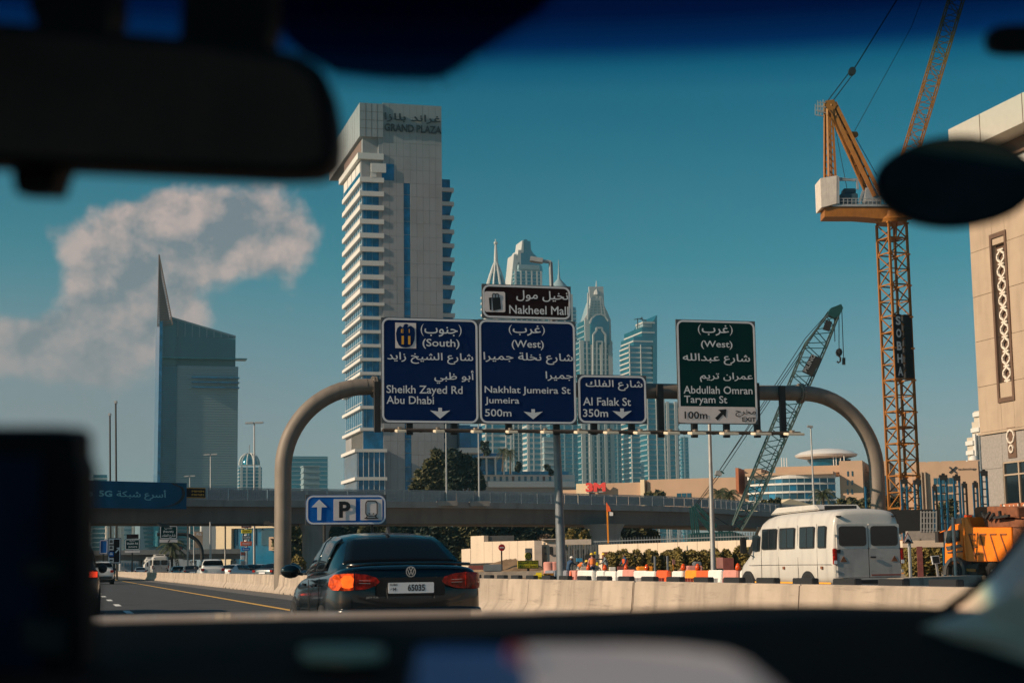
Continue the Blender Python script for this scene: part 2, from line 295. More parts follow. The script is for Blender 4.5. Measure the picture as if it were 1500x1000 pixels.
# ------------------------------------------------------------------ materials
M = dict(
 asphalt=mat('asphalt', (.045,.048,.052), .85, var=.3, scale=.8, bump=.5, bscale=60), asphalt2=mat('asphalt_worn', (.13,.125,.12), .9, var=.25, scale=.6, bump=.4),
 sand=mat('sand_ground', (.30,.24,.17), .95, var=.3, scale=.15, bump=.5, bscale=6), conc=mat('barrier_concrete', (.41,.335,.27), .85, var=.18, scale=1.1, bump=.5, bscale=14, grime=.6),
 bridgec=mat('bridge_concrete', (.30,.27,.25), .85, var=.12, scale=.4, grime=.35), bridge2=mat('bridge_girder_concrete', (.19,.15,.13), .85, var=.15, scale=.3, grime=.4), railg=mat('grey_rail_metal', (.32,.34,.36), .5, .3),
 yline=mat('yellow_paint', (.75,.42,.08), .7, var=.2, scale=4), wline=mat('white_paint', (.75,.75,.72), .7, var=.2, scale=4),
 blue=mat('sign_blue', (.0015,.017,.085), .8, var=.05, spec=.08), bluep=mat('sign_bright_blue', (.006,.13,.48), .7, var=.05, spec=.15), green=mat('sign_green', (.001,.030,.029), .8, var=.05, spec=.08), brown=mat('sign_brown', (.022,.008,.009), .8, var=.05, spec=.08),
 white=mat('reflective_white', (.74,.74,.76), .5, var=.05), pale=mat('pale_sign_white', (.80,.70,.67), .5, var=.05), black=mat('black_print', (.006,.006,.008), .6, var=0), orange_print=mat('orange_print', (.85,.40,.03), .5, var=0),
 signback=mat('sign_aluminium', (.12,.12,.12), .5, .5), gantry=mat('gantry_steel', (.21,.175,.145), .6, .15, var=.15, scale=1, grime=.4), dark=mat('dark_steel', (.035,.033,.032), .6, .3), lampbar=mat('lamp_bar_steel', (.10,.075,.06), .5, .4), lampbox=mat('lamp_housing_cream', (.75,.66,.52), .5),
 galv=mat('galvanised_pole', (.42,.42,.42), .45, .5, var=.12), poled=mat('grey_painted_pole', (.20,.22,.24), .5, .4, grime=.2),
 tyre=mat('tyre_rubber', (.015,.015,.016), .85, var=.2), rim=mat('wheel_alloy', (.45,.45,.47), .3, .9), glassd=mat('dark_window_glass', (.010,.016,.020), .06, 0, var=0, spec=.6), chrome=mat('chrome', (.75,.78,.80), .12, 1, var=0),
 carblack=mat('black_car_paint', (.003,.007,.010), .14, .0, var=.05, coat=.55, spec=.35), tail=mat('red_lamp_lens', (.30,.009,.004), .25, 0, var=.75, scale=22, spec=.25, coat=.15), tailo=mat('amber_lamp_lens', (.75,.075,.010), .25, 0, var=.6, scale=18, spec=.25, coat=.15),
 whitecar=mat('white_car_paint', (.72,.71,.69), .25, 0, var=.04, coat=.8, grime=.1), greycar=mat('grey_car_paint', (.10,.11,.12), .25, .5, var=.05, coat=.8), silvercar=mat('silver_car_paint', (.42,.43,.44), .3, .7, var=.04, coat=.8),
 buswhite=mat('white_bus_paint', (.60,.57,.53), .38, 0, var=.07, scale=1.2, coat=.35, grime=.32), busgrey=mat('shaded_dusty_bus_panel', (.36,.35,.345), .5, var=.12, scale=2, grime=.3), orangeline=mat('orange_stripe', (.85,.38,.04), .5), rubber=mat('black_plastic', (.02,.02,.022), .6, var=.1),
 truck=mat('orange_truck_paint', (.88,.22,.012), .4, 0, var=.08, scale=2, grime=.2), truckd=mat('rusty_inner_steel', (.20,.07,.03), .8, var=.3, scale=4), yellow=mat('crane_yellow', (.33,.125,.02), .5, .1, var=.15, grime=.25), cranegrey=mat('counterweight_concrete', (.66,.60,.54), .8, var=.08, grime=.25),
 teal=mat('teal_crane_paint', (.012,.070,.072), .5, .2, var=.15, grime=.3), tealb=mat('pale_teal_boom', (.085,.12,.11), .5, .3, var=.2), cable=mat('steel_cable', (.03,.03,.03), .6, .5, var=0), rigblue=mat('blue_rig_paint', (.008,.10,.20), .45, .2, var=.2, grime=.3), black2=mat('black_hoarding', (.012,.013,.015), .7, var=.2),
 hotelc=mat('hotel_cladding', (.28,.29,.31), .75, var=.07, scale=.15, grime=.12), hotelc2=mat('hotel_cladding_warm', (.275,.28,.295), .75, var=.1, scale=.15, grime=.12), slab=mat('white_balcony_slab', (.66,.64,.61), .6, var=.05), hglass=mat('hotel_blue_glass', (.003,.12,.26), .10, .25, var=.55, scale=.35, spec=.6), hglass2=mat('hotel_side_glass', (.008,.17,.32), .16, .4, var=.25, scale=.3, spec=.8), mull=mat('window_mullion', (.10,.20,.26), .4, .5), brownw=mat('brown_wall_panel', (.20,.13,.11), .7), letter=mat('dark_letters', (.015,.018,.025), .5),
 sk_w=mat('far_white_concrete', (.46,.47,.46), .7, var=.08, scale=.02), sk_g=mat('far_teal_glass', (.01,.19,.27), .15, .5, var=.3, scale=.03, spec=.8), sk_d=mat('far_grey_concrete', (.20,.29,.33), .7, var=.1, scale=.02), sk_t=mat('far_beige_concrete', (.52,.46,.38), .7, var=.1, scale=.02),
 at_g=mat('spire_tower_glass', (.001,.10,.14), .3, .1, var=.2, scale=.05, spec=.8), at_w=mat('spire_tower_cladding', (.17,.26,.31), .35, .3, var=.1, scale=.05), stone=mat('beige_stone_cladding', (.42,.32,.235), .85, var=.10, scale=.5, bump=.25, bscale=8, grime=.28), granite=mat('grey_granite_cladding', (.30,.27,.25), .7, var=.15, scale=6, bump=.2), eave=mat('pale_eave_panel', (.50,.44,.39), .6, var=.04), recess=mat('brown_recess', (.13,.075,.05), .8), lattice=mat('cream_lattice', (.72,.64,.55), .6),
 peach=mat('peach_render_wall', (.48,.32,.215), .8, var=.06, scale=.3, grime=.1), cream=mat('cream_render_wall', (.74,.60,.40), .8, var=.06, scale=.3, grime=.1), terr=mat('terracotta_band', (.42,.14,.06), .7), winb=mat('office_blue_glass', (.012,.09,.15), .1, .4, var=.35, scale=.2, spec=.8), shellw=mat('white_shell_roof', (.70,.68,.66), .4, var=.04), red3=mat('red_letters', (.65,.04,.03), .5),
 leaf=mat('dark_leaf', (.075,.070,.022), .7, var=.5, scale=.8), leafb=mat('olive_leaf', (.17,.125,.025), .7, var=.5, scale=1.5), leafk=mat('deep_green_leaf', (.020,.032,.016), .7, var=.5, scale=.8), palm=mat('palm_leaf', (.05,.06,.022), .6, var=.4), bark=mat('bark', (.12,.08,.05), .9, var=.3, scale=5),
 wallc=mat('cream_site_wall', (.62,.51,.40), .8, var=.05, scale=.5, grime=.12), corr=mat('grey_corrugated_sheet', (.13,.14,.15), .6, .3, var=.1), hut=mat('hut_panel', (.50,.43,.38), .7), skin=mat('worker_skin', (.20,.10,.06), .7), helmet=mat('yellow_hard_hat', (.85,.55,.05), .4), vest=mat('orange_safety_vest', (.85,.22,.05), .7), navy=mat('blue_overalls', (.02,.06,.13), .8), greyc=mat('grey_work_shirt', (.20,.24,.26), .8), pinkb=mat('faded_pink_plastic', (.62,.27,.22), .6, var=.12), whiteb=mat('white_plastic_barrier', (.78,.76,.72), .5, var=.08), redb=mat('orange_red_plastic', (.80,.12,.03), .5, var=.1), greyb=mat('grey_plastic', (.22,.23,.27), .6, var=.1), signy=mat('yellow_sign_face', (.80,.62,.02), .5, var=.08), orangeb=mat('bright_orange', (.85,.30,.02), .5), brick=mat('brick_red_board', (.22,.06,.05), .8, var=.2), dirt=mat('excavated_soil', (.26,.17,.10), .95, var=.3, scale=1.5, bump=.8, bscale=5), tarp=mat('blue_tarpaulin', (.03,.20,.38), .6),
 banner=mat('teal_banner', (.004,.085,.18), .8, spec=.1, var=.15, scale=.5), cyan=mat('pale_cyan_print', (.16,.48,.55), .5), plastic=mat('cabin_black_plastic', (.014,.012,.012), .7, var=.35, scale=6, spec=.15), dash=mat('dashboard_vinyl', (.0014,.0022,.0038), .85, var=.5, scale=3, bump=.4, bscale=300, spec=.06), trim=mat('grey_pillar_trim', (.80,.56,.44), .7, var=.06), hood=mat('beige_bonnet_paint', (.50,.36,.26), .4, coat=.3), cloth=mat('blue_cloth', (.008,.10,.30), .9, var=.3, scale=12), paper=mat('white_paper', (.95,.84,.78), .8, var=.05), red=mat('red_plastic', (.6,.03,.03), .5))

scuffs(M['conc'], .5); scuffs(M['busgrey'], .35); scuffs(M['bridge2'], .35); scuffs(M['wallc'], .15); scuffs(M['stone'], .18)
# ================================================================== ground and roads (world Y runs along the motorway)
g = MB(); g.add([(-15000,-3000,0),(15000,-3000,0),(15000,25000,0),(-15000,25000,0)], [(0,1,2,3)]); struct(g.build('ground', M['sand']))
a = MB(); a.add([(-14,-600,.004),(7.5,-600,.004),(7.5,900,.004),(-14,900,.004)], [(0,1,2,3)]); struct(a.build('road', M['asphalt']))
a = MB(); a.add([(7.5,-600,.004),(8.8,-600,.004),(8.8,900,.004),(7.5,900,.004)], [(0,1,2,3)]); struct(a.build('hard_shoulder', M['asphalt2']))
a = MB(); a.add([(9.6,-600,.004),(36,-600,.004),(36,900,.004),(9.6,900,.004)], [(0,1,2,3)]); struct(a.build('service_road', M['asphalt']))
a = MB(); a.add([(5.62,-20,.008),(5.80,-20,.008),(5.80,900,.008),(5.62,900,.008)], [(0,1,2,3)]); struct(a.build('edge_line', M['yline']))
for k in range(26):
    y = 16+k*9; a = MB(); a.add([(1.58,y,.008),(1.76,y,.008),(1.76,y+3,.008),(1.58,y+3,.008)], [(0,1,2,3)]); struct(a.build('lane_dash', M['wline']))
    if k < 12: a = MB(); a.add([(-2.1,y,.008),(-1.94,y,.008),(-1.94,y+3,.008),(-2.1,y+3,.008)], [(0,1,2,3)]); struct(a.build('lane_dash', M['wline']))
# ---- concrete median: one precast unit every 6.3 m
prof = [(-.30,0),(-.30,.09),(-.13,.33),(-.085,.80),(.085,.80),(.13,.33),(.30,.09),(.30,0)]
med = thing('median_barrier', 'long pale concrete jersey barrier running along the motorway median', 'concrete barrier', (9.1, 0, 0))
b0 = MB(); y0, y1 = .012, 6.288
b0.prism([(x, y0, z) for x, z in prof], (0, y1-y0, 0))
bo = b0.build('barrier_unit', M['conc'], med, local=True, bevel=.018); bo.location = (0, .4, 0)
for k in range(1, 64): share(bo, 'barrier_unit', med, (random.uniform(-.012,.012), .4+6.3*k, 0))
nt_ = MB()
for k in range(190):
    y = 20+k*2.1; nt_.box(-.306,-.27, y, y+.22, .0, .07)
nt_.build('drain_slot', M['black'], med, local=True, kind='stuff')
# guard rail with dark spacer blocks behind the median
gr = thing('guard_rail', 'low pale rail with dark spacer blocks just behind the concrete median', 'guard rail', (9.62, 0, 0))
r_ = MB(); r_.box(-.03,.03, 12, 70, .60,.70); r_.box(-.06,.06, 12, 70, .77,.785); r_.build('rail', M['pale'], gr, local=True)
b_ = MB().box(-.05,.05,0,.62,.70,.865).build('spacer_block', M['rubber'], gr, local=True, bevel=.01); b_.location = (0, 14, 0)
for k in range(1, 46): share(b_, 'spacer_block', gr, (0, 14+k*1.22, 0))
p_ = MB().box(-.04,.04,.82,.92,0,.77).build('rail_post', M['pale'], gr, local=True); p_.location = (0, 14, 0)
for k in range(1, 46): share(p_, 'rail_post', gr, (0, 14+k*1.22, 0))

# ================================================================== overpass
BP = [(-420,148),(-60,158),(130,170),(400,182),(704,196),(1000,221),(1100,243),(1200,268),(1350,310),(1560,380)]
BPT = [atD(px, 829, d) for px, d in BP]; ZT = 9.8
def blerp(t):
    i = min(int(t), len(BPT)-2); f = t-i; a, b = BPT[i], BPT[i+1]
    c0, c1 = BPT[max(i-1, 0)], BPT[min(i+2, len(BPT)-1)]
    m0 = (b-c0)/2 if i > 0 else b-a; m1 = (c1-a)/2 if i < len(BPT)-2 else b-a
    f2, f3 = f*f, f*f*f
    p = a*(2*f3-3*f2+1)+m0*(f3-2*f2+f)+b*(-2*f3+3*f2)+m1*(f3-f2); p.z = 0; return p
fine = [blerp(k*(len(BPT)-1)/900) for k in range(901)]
path = [fine[0]]; acc = 0
for i in range(1, 901):
    acc += (fine[i]-fine[i-1]).length
    if acc >= 2.25: path.append(fine[i]); acc = 0
def nrm(i):
    d = (path[min(i+1, len(path)-1)]-path[max(i-1, 0)]).normalized(); return Vector((-d.y, d.x, 0))   # pointing away from camera
br = thing('overpass', 'long grey concrete road bridge with panelled railing crossing the motorway', 'bridge', path[0])
def sweep(section, name, m, step=1):
    mb = MB(); idx = list(range(0, len(path), step)); n = len(section)
    for i in idx:
        nv = nrm(i)
        for (o, z) in section: mb.v.append(path[i]+nv*o+Vector((0,0,z)))
    for k in range(len(idx)-1):
        for j in range(n): mb.f.append((k*n+j, k*n+(j+1) % n, (k+1)*n+(j+1) % n, (k+1)*n+j))
    mb.f.append(tuple(range(n))); mb.f.append(tuple((len(idx)-1)*n+j for j in range(n)))
    return mb.build(name, m, br)
sweep([(-.15,7.75),(-.15,8.45),(.25,8.45),(.25,8.2),(12,8.2),(12,7.75)], 'deck_edge', M['bridgec'])
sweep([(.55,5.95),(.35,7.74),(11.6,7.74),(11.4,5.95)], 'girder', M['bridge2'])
sweep([(11.6,8.21),(11.6,9.2),(11.9,9.2),(11.9,8.21)], 'far_parapet', M['bridgec'])
sweep([(-.02,9.70),(-.02,9.80),(.10,9.80),(.10,9.70)], 'top_rail', M['railg'])
pm = MB(); pm.box(0,.10,-.03,.06,8.45,9.69); pm.box(.1,2.2,0,.03,8.5,8.56); pm.box(.1,2.2,0,.03,9.6,9.66)
for k in range(9): pm.box(.22+k*.22,.34+k*.22,0,.03,8.57,9.59)
pm.box(.1,2.2,.05,.07,8.57,9.59)
p0 = None
for i in range(len(path)-1):
    d = path[i+1]-path[i]; rz = math.atan2(d.y, d.x)
    if p0 is None: p0 = pm.build('railing_panel', M['railg'], br, local=True); o = p0
    else: o = share(p0, 'railing_panel', br)
    o.location = path[i]-path[0]; o.rotation_euler = (0, 0, rz); o.scale = (d.length/2.25, 1, 1)
for px, D, r in ((886,208,2.1),(462,186,1.5),(1215,280,2.0)):
    c = atD(px, 829, D); c.z = 0; pr = MB(); pr.lathe(c, [(r,0),(r,4.9),(r*1.25,5.94)], 20); pr.build('pier', M['bridgec'], br, smooth=True)
for px in (110, 240, 395):          # lamps slung below the girder
    c = atD(px, 764, 171); m_ = MB(); m_.beam((c.x-.6, c.y-.3, 5.75), (c.x+.5, c.y-.6, 5.45), .5, .35); m_.beam((c.x, c.y, 5.6), (c.x, c.y+.9, 5.97), .1); m_.build('underside_lamp', M['dark'], br)
# street lights standing on the bridge edge
def bridge_pole(px, ptop, D, label, double=False, foot=True, grp='lamp posts on the overpass'):
    b = atD(px, 829, D); b.z = 8.45; t = atD(px, ptop, D)
    o = thing('street_lamp', label, 'street lamp', b, group=grp)
    MB().tube([b, (b.x, b.y, t.z)], [.11,.07], 8).build('pole', M['galv'], o)
    if foot: MB().box(b.x-1.2,b.x+1.2,b.y-.5,b.y+.3,8.0,8.6).build('foot_block', M['bridgec'], o)
    return o, t
bridge_pole(655, 600, 193.0, 'slim lamp post on the overpass just left of the second blue sign')
bridge_pole(703, 600, 195.5, 'slim lamp post on a pale foot block on the overpass under the two blue signs')
# banner hung on the parapet
bt = atD(-40, 829, 158.5); be = atD(266, 829, 174.3)
tS = 0
bn = thing('advert_banner', 'long dark teal banner with pale Arabic lettering hung along the overpass railing', 'banner', (bt.x, bt.y, 7.5))
n_ = Vector((0,0,0)); dv = (be-bt); dv.z = 0; dl = dv.length; dn = dv.normalized(); nn = Vector((dn.y, -dn.x, 0))
q0 = Vector((bt.x, bt.y, 7.35))+nn*.8
MB().prism([q0, q0+dn*dl, q0+dn*dl+Vector((0,0,2.75)), q0+Vector((0,0,2.75))], -nn*.25).build('sheet', M['banner'], bn)
sw = MB()
for k, (s0, w_) in enumerate(((.0, .5), (1.5, .8))):
    pts = []; ct = q0+dn*(dl-3.0-s0*.5)+nn*.06
    for j in range(15):
        t = rad(-95+j*10); pts.append(ct+dn*(2.6+s0*.4)*math.cos(t)*(1 if t < .6 else .8)+Vector((0,0,1.65+1.5*math.sin(t))))
    for j in range(14):
        a_, b_ = pts[j], pts[j+1]; sw.add([a_, b_, b_+dn*w_*.35, a_+dn*w_*.35], [(0,1,2,3)])
sw.build('swoosh', M['black'], bn)
lt = MB(); q1 = q0+nn*.05
write(lt, 'أسرع شبكة', q1+dn*(dl-8.3)+Vector((0,0,.85)), dn*5.8, (0,0,1.1), .015); lt.build('arabic_lettering', M['cyan'], bn)
lt = MB(); write(lt, '5G', q1+dn*(dl-10.3)+Vector((0,0,1.15)), dn*1.5, (0,0,.62), .04); write(lt, 'e', q1+dn*(dl-11.7)+Vector((0,0,1.15)), dn*.7, (0,0,.5), .04); lt.build('lettering', M['cyan'], bn)
# small second board on the railing
x0 = atD(267,829,174.5); x1 = atD(296,829,176); d_ = (x1-x0); d_.z = 0; o_ = Vector((x0.x, x0.y, 8.55))+nn*.5
sb = thing('notice_board', 'small dark brown board fixed to the overpass railing beside the banner', 'sign', o_)
MB().prism([o_, o_+d_, o_+d_+Vector((0,0,1.1)), o_+Vector((0,0,1.1))], -nn*.1).build('panel', M['brown'], sb)
fr = MB(); e_ = nn*.02
for u in (.25,.62): write(fr, 'MIMIMIM'[:5], o_+d_*.3+e_+Vector((0,0,u)), d_*.62, (0,0,.2), .01)
fr.beam(o_+e_+Vector((0,0,.05)), o_+e_+d_+Vector((0,0,.05)), .05); fr.beam(o_+e_+Vector((0,0,1.05)), o_+e_+d_+Vector((0,0,1.05)), .05)
fr.build('trim', M['orange_print'], sb)

# ================================================================== sign gantry
GS = 71.0
zb = atS(1150, 573, GS).z
def gx(px, py=573): return atS(px, py, GS+.6).x
xl, xr = gx(415, 750), gx(1287, 700); R_ = 3.7
gy = GS+.75
pts = [(xl,gy,0),(xl,gy,2),(xl,gy,zb-R_)]+[(xl+R_*(1-math.cos(rad(a_))), gy, zb-R_+R_*math.sin(rad(a_))) for a_ in range(6,91,6)]
pl_ = pts; pr_ = [(xl+xr-x, y, z) for x, y, z in pts]
gt = thing('sign_gantry', 'brown steel arch gantry spanning the road and carrying the big direction signs', 'sign gantry', (xl, gy, 0))
MB().tube(pl_, .37, 20).build('column', M['gantry'], gt, smooth=True); MB().tube(pr_, .37, 20).build('column', M['gantry'], gt, smooth=True)
MB().tube([(xl+R_+.01,gy,zb),(xr-R_-.01,gy,zb)], .36, 20).build('beam', M['gantry'], gt, smooth=True)
for x in (xl+R_+.35, xr-R_-.15):
    f_ = MB(); f_.lathe((x,gy,zb), [(.48,-.09),(.48,-.02)], 20, 'x'); f_.lathe((x,gy,zb), [(.48,.02),(.48,.09)], 20, 'x')
    for k in range(12):
        t = rad(30*k); f_.beam((x-.14, gy+.43*math.cos(t), zb+.43*math.sin(t)), (x+.14, gy+.43*math.cos(t), zb+.43*math.sin(t)), .06)
    f_.build('flange', M['gantry'], gt)
for px, p0_, p1_ in ((553,558,632),(968,562,640),(1147,564,640),(600,560,636),(665,560,636),(745,560,636),(815,560,636),(870,560,636),(925,560,636),(1017,560,640),(1064,560,640),(1109,560,640)):
    x = atS(px, 600, GS+.2).x; m_ = MB(); m_.box(x-.14,x+.14,GS+.16,GS+.36,atS(px,p1_,GS).z,atS(px,p0_,GS).z); m_.build('hanger', M['dark'], gt)
z_l = atS(866, 632, GS-.5).z; bx0 = atS(561, 628, GS-.5).x; bx1 = atS(1172, 636, GS-.5).x
lb = MB(); lb.tube([(bx0,GS-.5,z_l),(bx1,GS-.5,z_l)], .085, 10); lb.tube([(bx0,GS-.25,z_l),(bx1,GS-.25,z_l)], .05, 8)
for px in range(575, 1170, 43):
    x = atS(px, 632, GS).x; lb.beam((x,GS-.5,z_l),(x,GS+.3,z_l),.08)
lb.build('lamp_bar', M['lampbar'], gt)
LX = [(578,589),(634,647),(689,702),(740,754),(791,805),(840,856),(883,901),(927,947),(971.5,990),(1006.6,1028),(1053,1075.5),(1099,1123),(1147,1171)]
for a_, b_ in LX:
    x0 = atS(a_,632,GS-.6).x; x1 = atS(b_,632,GS-.6).x; x1 = max(x1, x0+.42)
    lamp = MB(); lamp.prism([(x0,GS-.62,z_l-.10),(x1,GS-.62,z_l-.10),(x1,GS-.62,z_l+.02),(x0,GS-.62,z_l+.02)], (.0,-.55,-.06)); o = lamp.build('floodlight', M['lampbox'], gt, bevel=.02)
    MB().beam(((x0+x1)/2,GS-.5,z_l+.08),((x0+x1)/2,GS-.85,z_l+.07),.12,.10).build('bracket', M['gantry'], o)
def board(label, pl, pt, pr, pb, face, S=GS, cat='road sign', border='white', r=.32, name='direction_sign', bw=.09, depth=.06, corners=True):
    x0, x1, z0, z1 = bx(pl, pt, pr, pb, S)
    o = thing(name, label, cat, ((x0+x1)/2, S, z0))
    MB().box(x0,x1,S+.012,S+.012+depth,z0,z1).build('backing_plate', M['signback'], o)
    plate(MB(), x0+.02,x1-.02,z0+.02,z1-.02,S,.01,r).build('face', M[face], o)
    ring(MB(), x0+.03,x1-.03,z0+.03,z1-.03,S-.008,.009,r,bw).build('border', M[border], o)
    return o
def arrow_down(pl, pt, pr, pb, S):
    w = pr-pl; h = pb-pt; c = (pl+pr)/2
    return [(c-w*.09,pt),(c+w*.09,pt),(c+w*.09,pt+h*.34),(pr,pt+h*.24),(pr-w*.12,pt+h*.42),(c,pb),(pl+w*.12,pt+h*.42),(pl,pt+h*.24),(c-w*.09,pt+h*.34)]
def legend(o, items, arrow=None, m='white', S=GS, off=.014):
    t_ = MB()
    for it in items: wpx(t_, *it, S, .02, off)
    t_.build('lettering', M[m], o)
    if arrow: a_ = MB(); poly_px(a_, arrow_down(*arrow, S), S-.012, .006); a_.build('arrow', M[m], o)
s1 = board('large blue motorway sign for Sheikh Zayed Rd and Abu Dhabi with eagle route badge', 558.5, 466, 701, 620, 'blue')
legend(s1, [('(جنوب)',616,475,676,493),('(South)',618.7,496.5,673,511),('شارع الشيخ زايد',567,516.5,693,533),('أبو ظبي',636,542,694,562),('Sheikh Zayed Rd',566,564.5,677.5,579.8),('Abu Dhabi',566,580,635.5,591.6)], (630,597,659.5,613))
MB().box(*bx(579,472.7,609.5,510,GS)[:2], GS-.012, GS-.002, *bx(579,472.7,609.5,510,GS)[2:]).build('route_badge', M['pale'], s1)
eg = MB(); poly_px(eg, [(590,480),(592,475),(595,474),(598,475.5),(597,479),(602,477),(607,481),(608,488),(607,498),(604,505),(600,508),(594.5,509),(588,508),(584,505),(581,498),(580,488),(582,480.5),(586,477)], GS-.014, .008); eg.build('eagle_emblem', M['blue'], s1)
t_ = MB(); wpx(t_, 'E', 587.2,482,591,487.5, GS, .035, .03); wpx(t_, 'I', 598.6,482,599.8,487.5, GS, .035, .03); wpx(t_, '11', 588,492,601,504.5, GS, .035, .05); t_.build('route_number', M['orange_print'], s1)
s2 = board('large blue sign for Nakhlat Jumeira St and Jumeira 500m below the brown mall sign', 701.5, 469, 844, 621, 'blue')
legend(s2, [('(غرب)',745,476,798,491.5),('(West)',749.3,498.3,796.4,512.3),('شارع نخلة جميرا',708,516.5,839,533.5),('جميرا',799,544,839,558),('Nakhlat Jumeira St',709.7,566,835.5,579),('Jumeira',710.4,581.5,760.5,593.6),('500m',710.2,599,749,609.8)], (767,599,795,613.8))
s3 = board('small blue sign for Al Falak St 350m, lowest and narrowest of the blue signs', 846.5, 549, 947.5, 620.5, 'blue')
legend(s3, [('شارع الفلك',857.7,556.5,941,572),('Al Falak St',853.8,582,924,594),('350m',853.8,599,890.5,610.5)], (897,598,925.5,612.6))
s4 = board('brown shopping sign for Nakheel Mall mounted on top of the middle blue sign', 706, 417.5, 836.5, 467.5, 'brown')
legend(s4, [('نخيل مول',756,426,832,442),('Nakheel Mall',745.7,448,832.5,460.5)])
plate(MB(), *bx(710,427,740,457,GS), GS-.012, .01, .08).build('icon_tile', M['pale'], s4)
ic = MB()
for P in ([(716,436),(720,435.5),(720,454),(717.5,454)], [(720.8,436),(732.5,435.5),(734,452.5),(722.5,455)]): poly_px(ic, P, GS-.014, .008)
for cx_ in (723.5, 728):
    pr4 = [(cx_-2.2,436),(cx_-2.2,431.5),(cx_-1,430),(cx_+1,430),(cx_+2.2,431.5),(cx_+2.2,436)]
    for a_, b_ in zip(pr4, pr4[1:]): ic.beam(atS(*a_, GS-.02), atS(*b_, GS-.02), .03)
ic.build('shopping_bag_icon', M['black'], s4)
s5 = board('tall dark green sign for Abdullah Omran Taryam St with a white EXIT strip', 992, 469, 1108.5, 621, 'green')
legend(s5, [('(غرب)',1022,475.5,1073,491.5),('(West)',1026.6,499,1072.7,511.5),('شارع عبدالله',1000,518,1098.5,534.5),('عمران تريم',1025,545.5,1102.6,560),('Abdullah Omran',1001,565.5,1102,576.8),('Taryam St',1002,579.5,1065,593.5)])
x0, x1, z0, z1 = bx(994, 595.5, 1107, 619.5, GS); plate(MB(), x0,x1,z0,z1,GS-.016,.006,.1).build('exit_strip', M['pale'], s5)
t_ = MB(); wpx(t_, '100m',1002.5,602.5,1036,613.2,GS,.03,.02); wpx(t_, 'مخرج',1077,600,1107,610.5,GS,.03,.012); wpx(t_, 'EXIT',1087,611,1107,617.3,GS,.03,.025)
poly_px(t_, [(1047.5,612),(1056,603.5),(1052,600),(1064,599),(1063,611.5),(1059.3,607),(1051,615.5)], GS-.018, .006); t_.build('exit_lettering', M['black'], s5)

# parking and tram sign in front of the bridge
s6 = board('wide blue sign with white arrow, P and tram symbols below the overpass', 447.5, 724, 566, 768.5, 'bluep', S=58, r=.25, bw=.06, name='parking_sign')
a_ = MB(); poly_px(a_, [(467.5,731),(479.5,742.5),(471,742.5),(470.3,761.5),(465,761.5),(464.6,742.5),(456.3,742.5)], 57.99, .01); a_.build('arrow', M['white'], s6)
plate(MB(), *bx(488.6,730.5,521,762,58), 57.985, .01, .02).build('parking_tile', M['pale'], s6); plate(MB(), *bx(528,730.5,560,761.5,58), 57.985, .01, .02).build('tram_tile', M['pale'], s6)
t_ = MB(); wpx(t_, 'P', 496.5,734,513,758,58,.04,.045); t_.build('letter', M['black'], s6)
x0, x1, z0, z1 = bx(535,732.5,553,756,58); tr = MB(); ring(tr, x0,x1,z0,z1,57.97,.01,.13,.035)
for P in (((534,758.5),(554,758.5)),((538,755),(536.5,758.5)),((550,755),(551.5,758.5)),((540,751.5),(542,752.5)),((546,752.5),(548,751.5))): tr.beam(atS(*P[0],57.96), atS(*P[1],57.96), .035)
tr.build('tram_icon', M['black'], s6)
for px in (475, 545):
    x = atS(px, 780, 58.2).x; MB().tube([(x,58.2,0),(x,58.2,atS(px,735,58).z)], .05, 8).build('post', M['dark'], s6)

# ================================================================== the car we sit in
def gl_y(x, z): return 1.11-1.277*(z-1.1)-.60*x*x
def gp(px, py, off=0):                      # where the view ray meets the windscreen
    d = ray(px, py)/FP; lo, hi = .3, 2.0
    for _ in range(40):
        m_ = (lo+hi)/2; p = CAM+d*m_
        if p.y > gl_y(p.x, p.z): hi = m_
        else: lo = m_
    return CAM+d*(lo-off)
ws = MB(); nx_, nz_ = 28, 24; x_a, x_b, z_a, z_b = -.66, .62, 1.035, 1.52
for j in range(nz_+1):
    for i in range(nx_+1):
        x = x_a+(x_b-x_a)*i/nx_; z = z_a+(z_b-z_a)*j/nz_; ws.v.append(Vector((x, gl_y(x, z), z)))
for j in range(nz_):
    for i in range(nx_):
        k = j*(nx_+1)+i; ws.f.append((k, k+1, k+nx_+2, k+nx_+1))
gm = bpy.data.materials.new('windscreen_glass'); gm.use_nodes = True; t = gm.node_tree
for n in list(t.nodes): t.nodes.remove(n)
o_ = t.nodes.new('ShaderNodeOutputMaterial'); tb = t.nodes.new('ShaderNodeBsdfTransparent'); gb = t.nodes.new('ShaderNodeBsdfGlossy'); mxs = t.nodes.new('ShaderNodeMixShader')
gb.inputs['Roughness'].default_value = .02; mxs.inputs[0].default_value = .012
tcg = t.nodes.new('ShaderNodeTexCoord'); spg = t.nodes.new('ShaderNodeSeparateXYZ'); t.links.new(tcg.outputs['Object'], spg.inputs[0])
mrg = t.nodes.new('ShaderNodeMapRange'); mrg.inputs[1].default_value = 1.30; mrg.inputs[2].default_value = 1.42; t.links.new(spg.outputs[2], mrg.inputs[0])
rg = t.nodes.new('ShaderNodeValToRGB'); t.links.new(mrg.outputs[0], rg.inputs[0]); c_ = rg.color_ramp
c_.elements[0].position = 0; c_.elements[0].color = (.93,.96,.95,1); c_.elements[1].position = 1; c_.elements[1].color = (.002,.012,.05,1)
for p_, k_ in ((.30,(.70,.93,.93,1)),(.385,(.30,.70,.80,1)),(.45,(.04,.16,.40,1)),(.55,(.01,.045,.17,1))):
    e = c_.elements.new(p_); e.color = k_
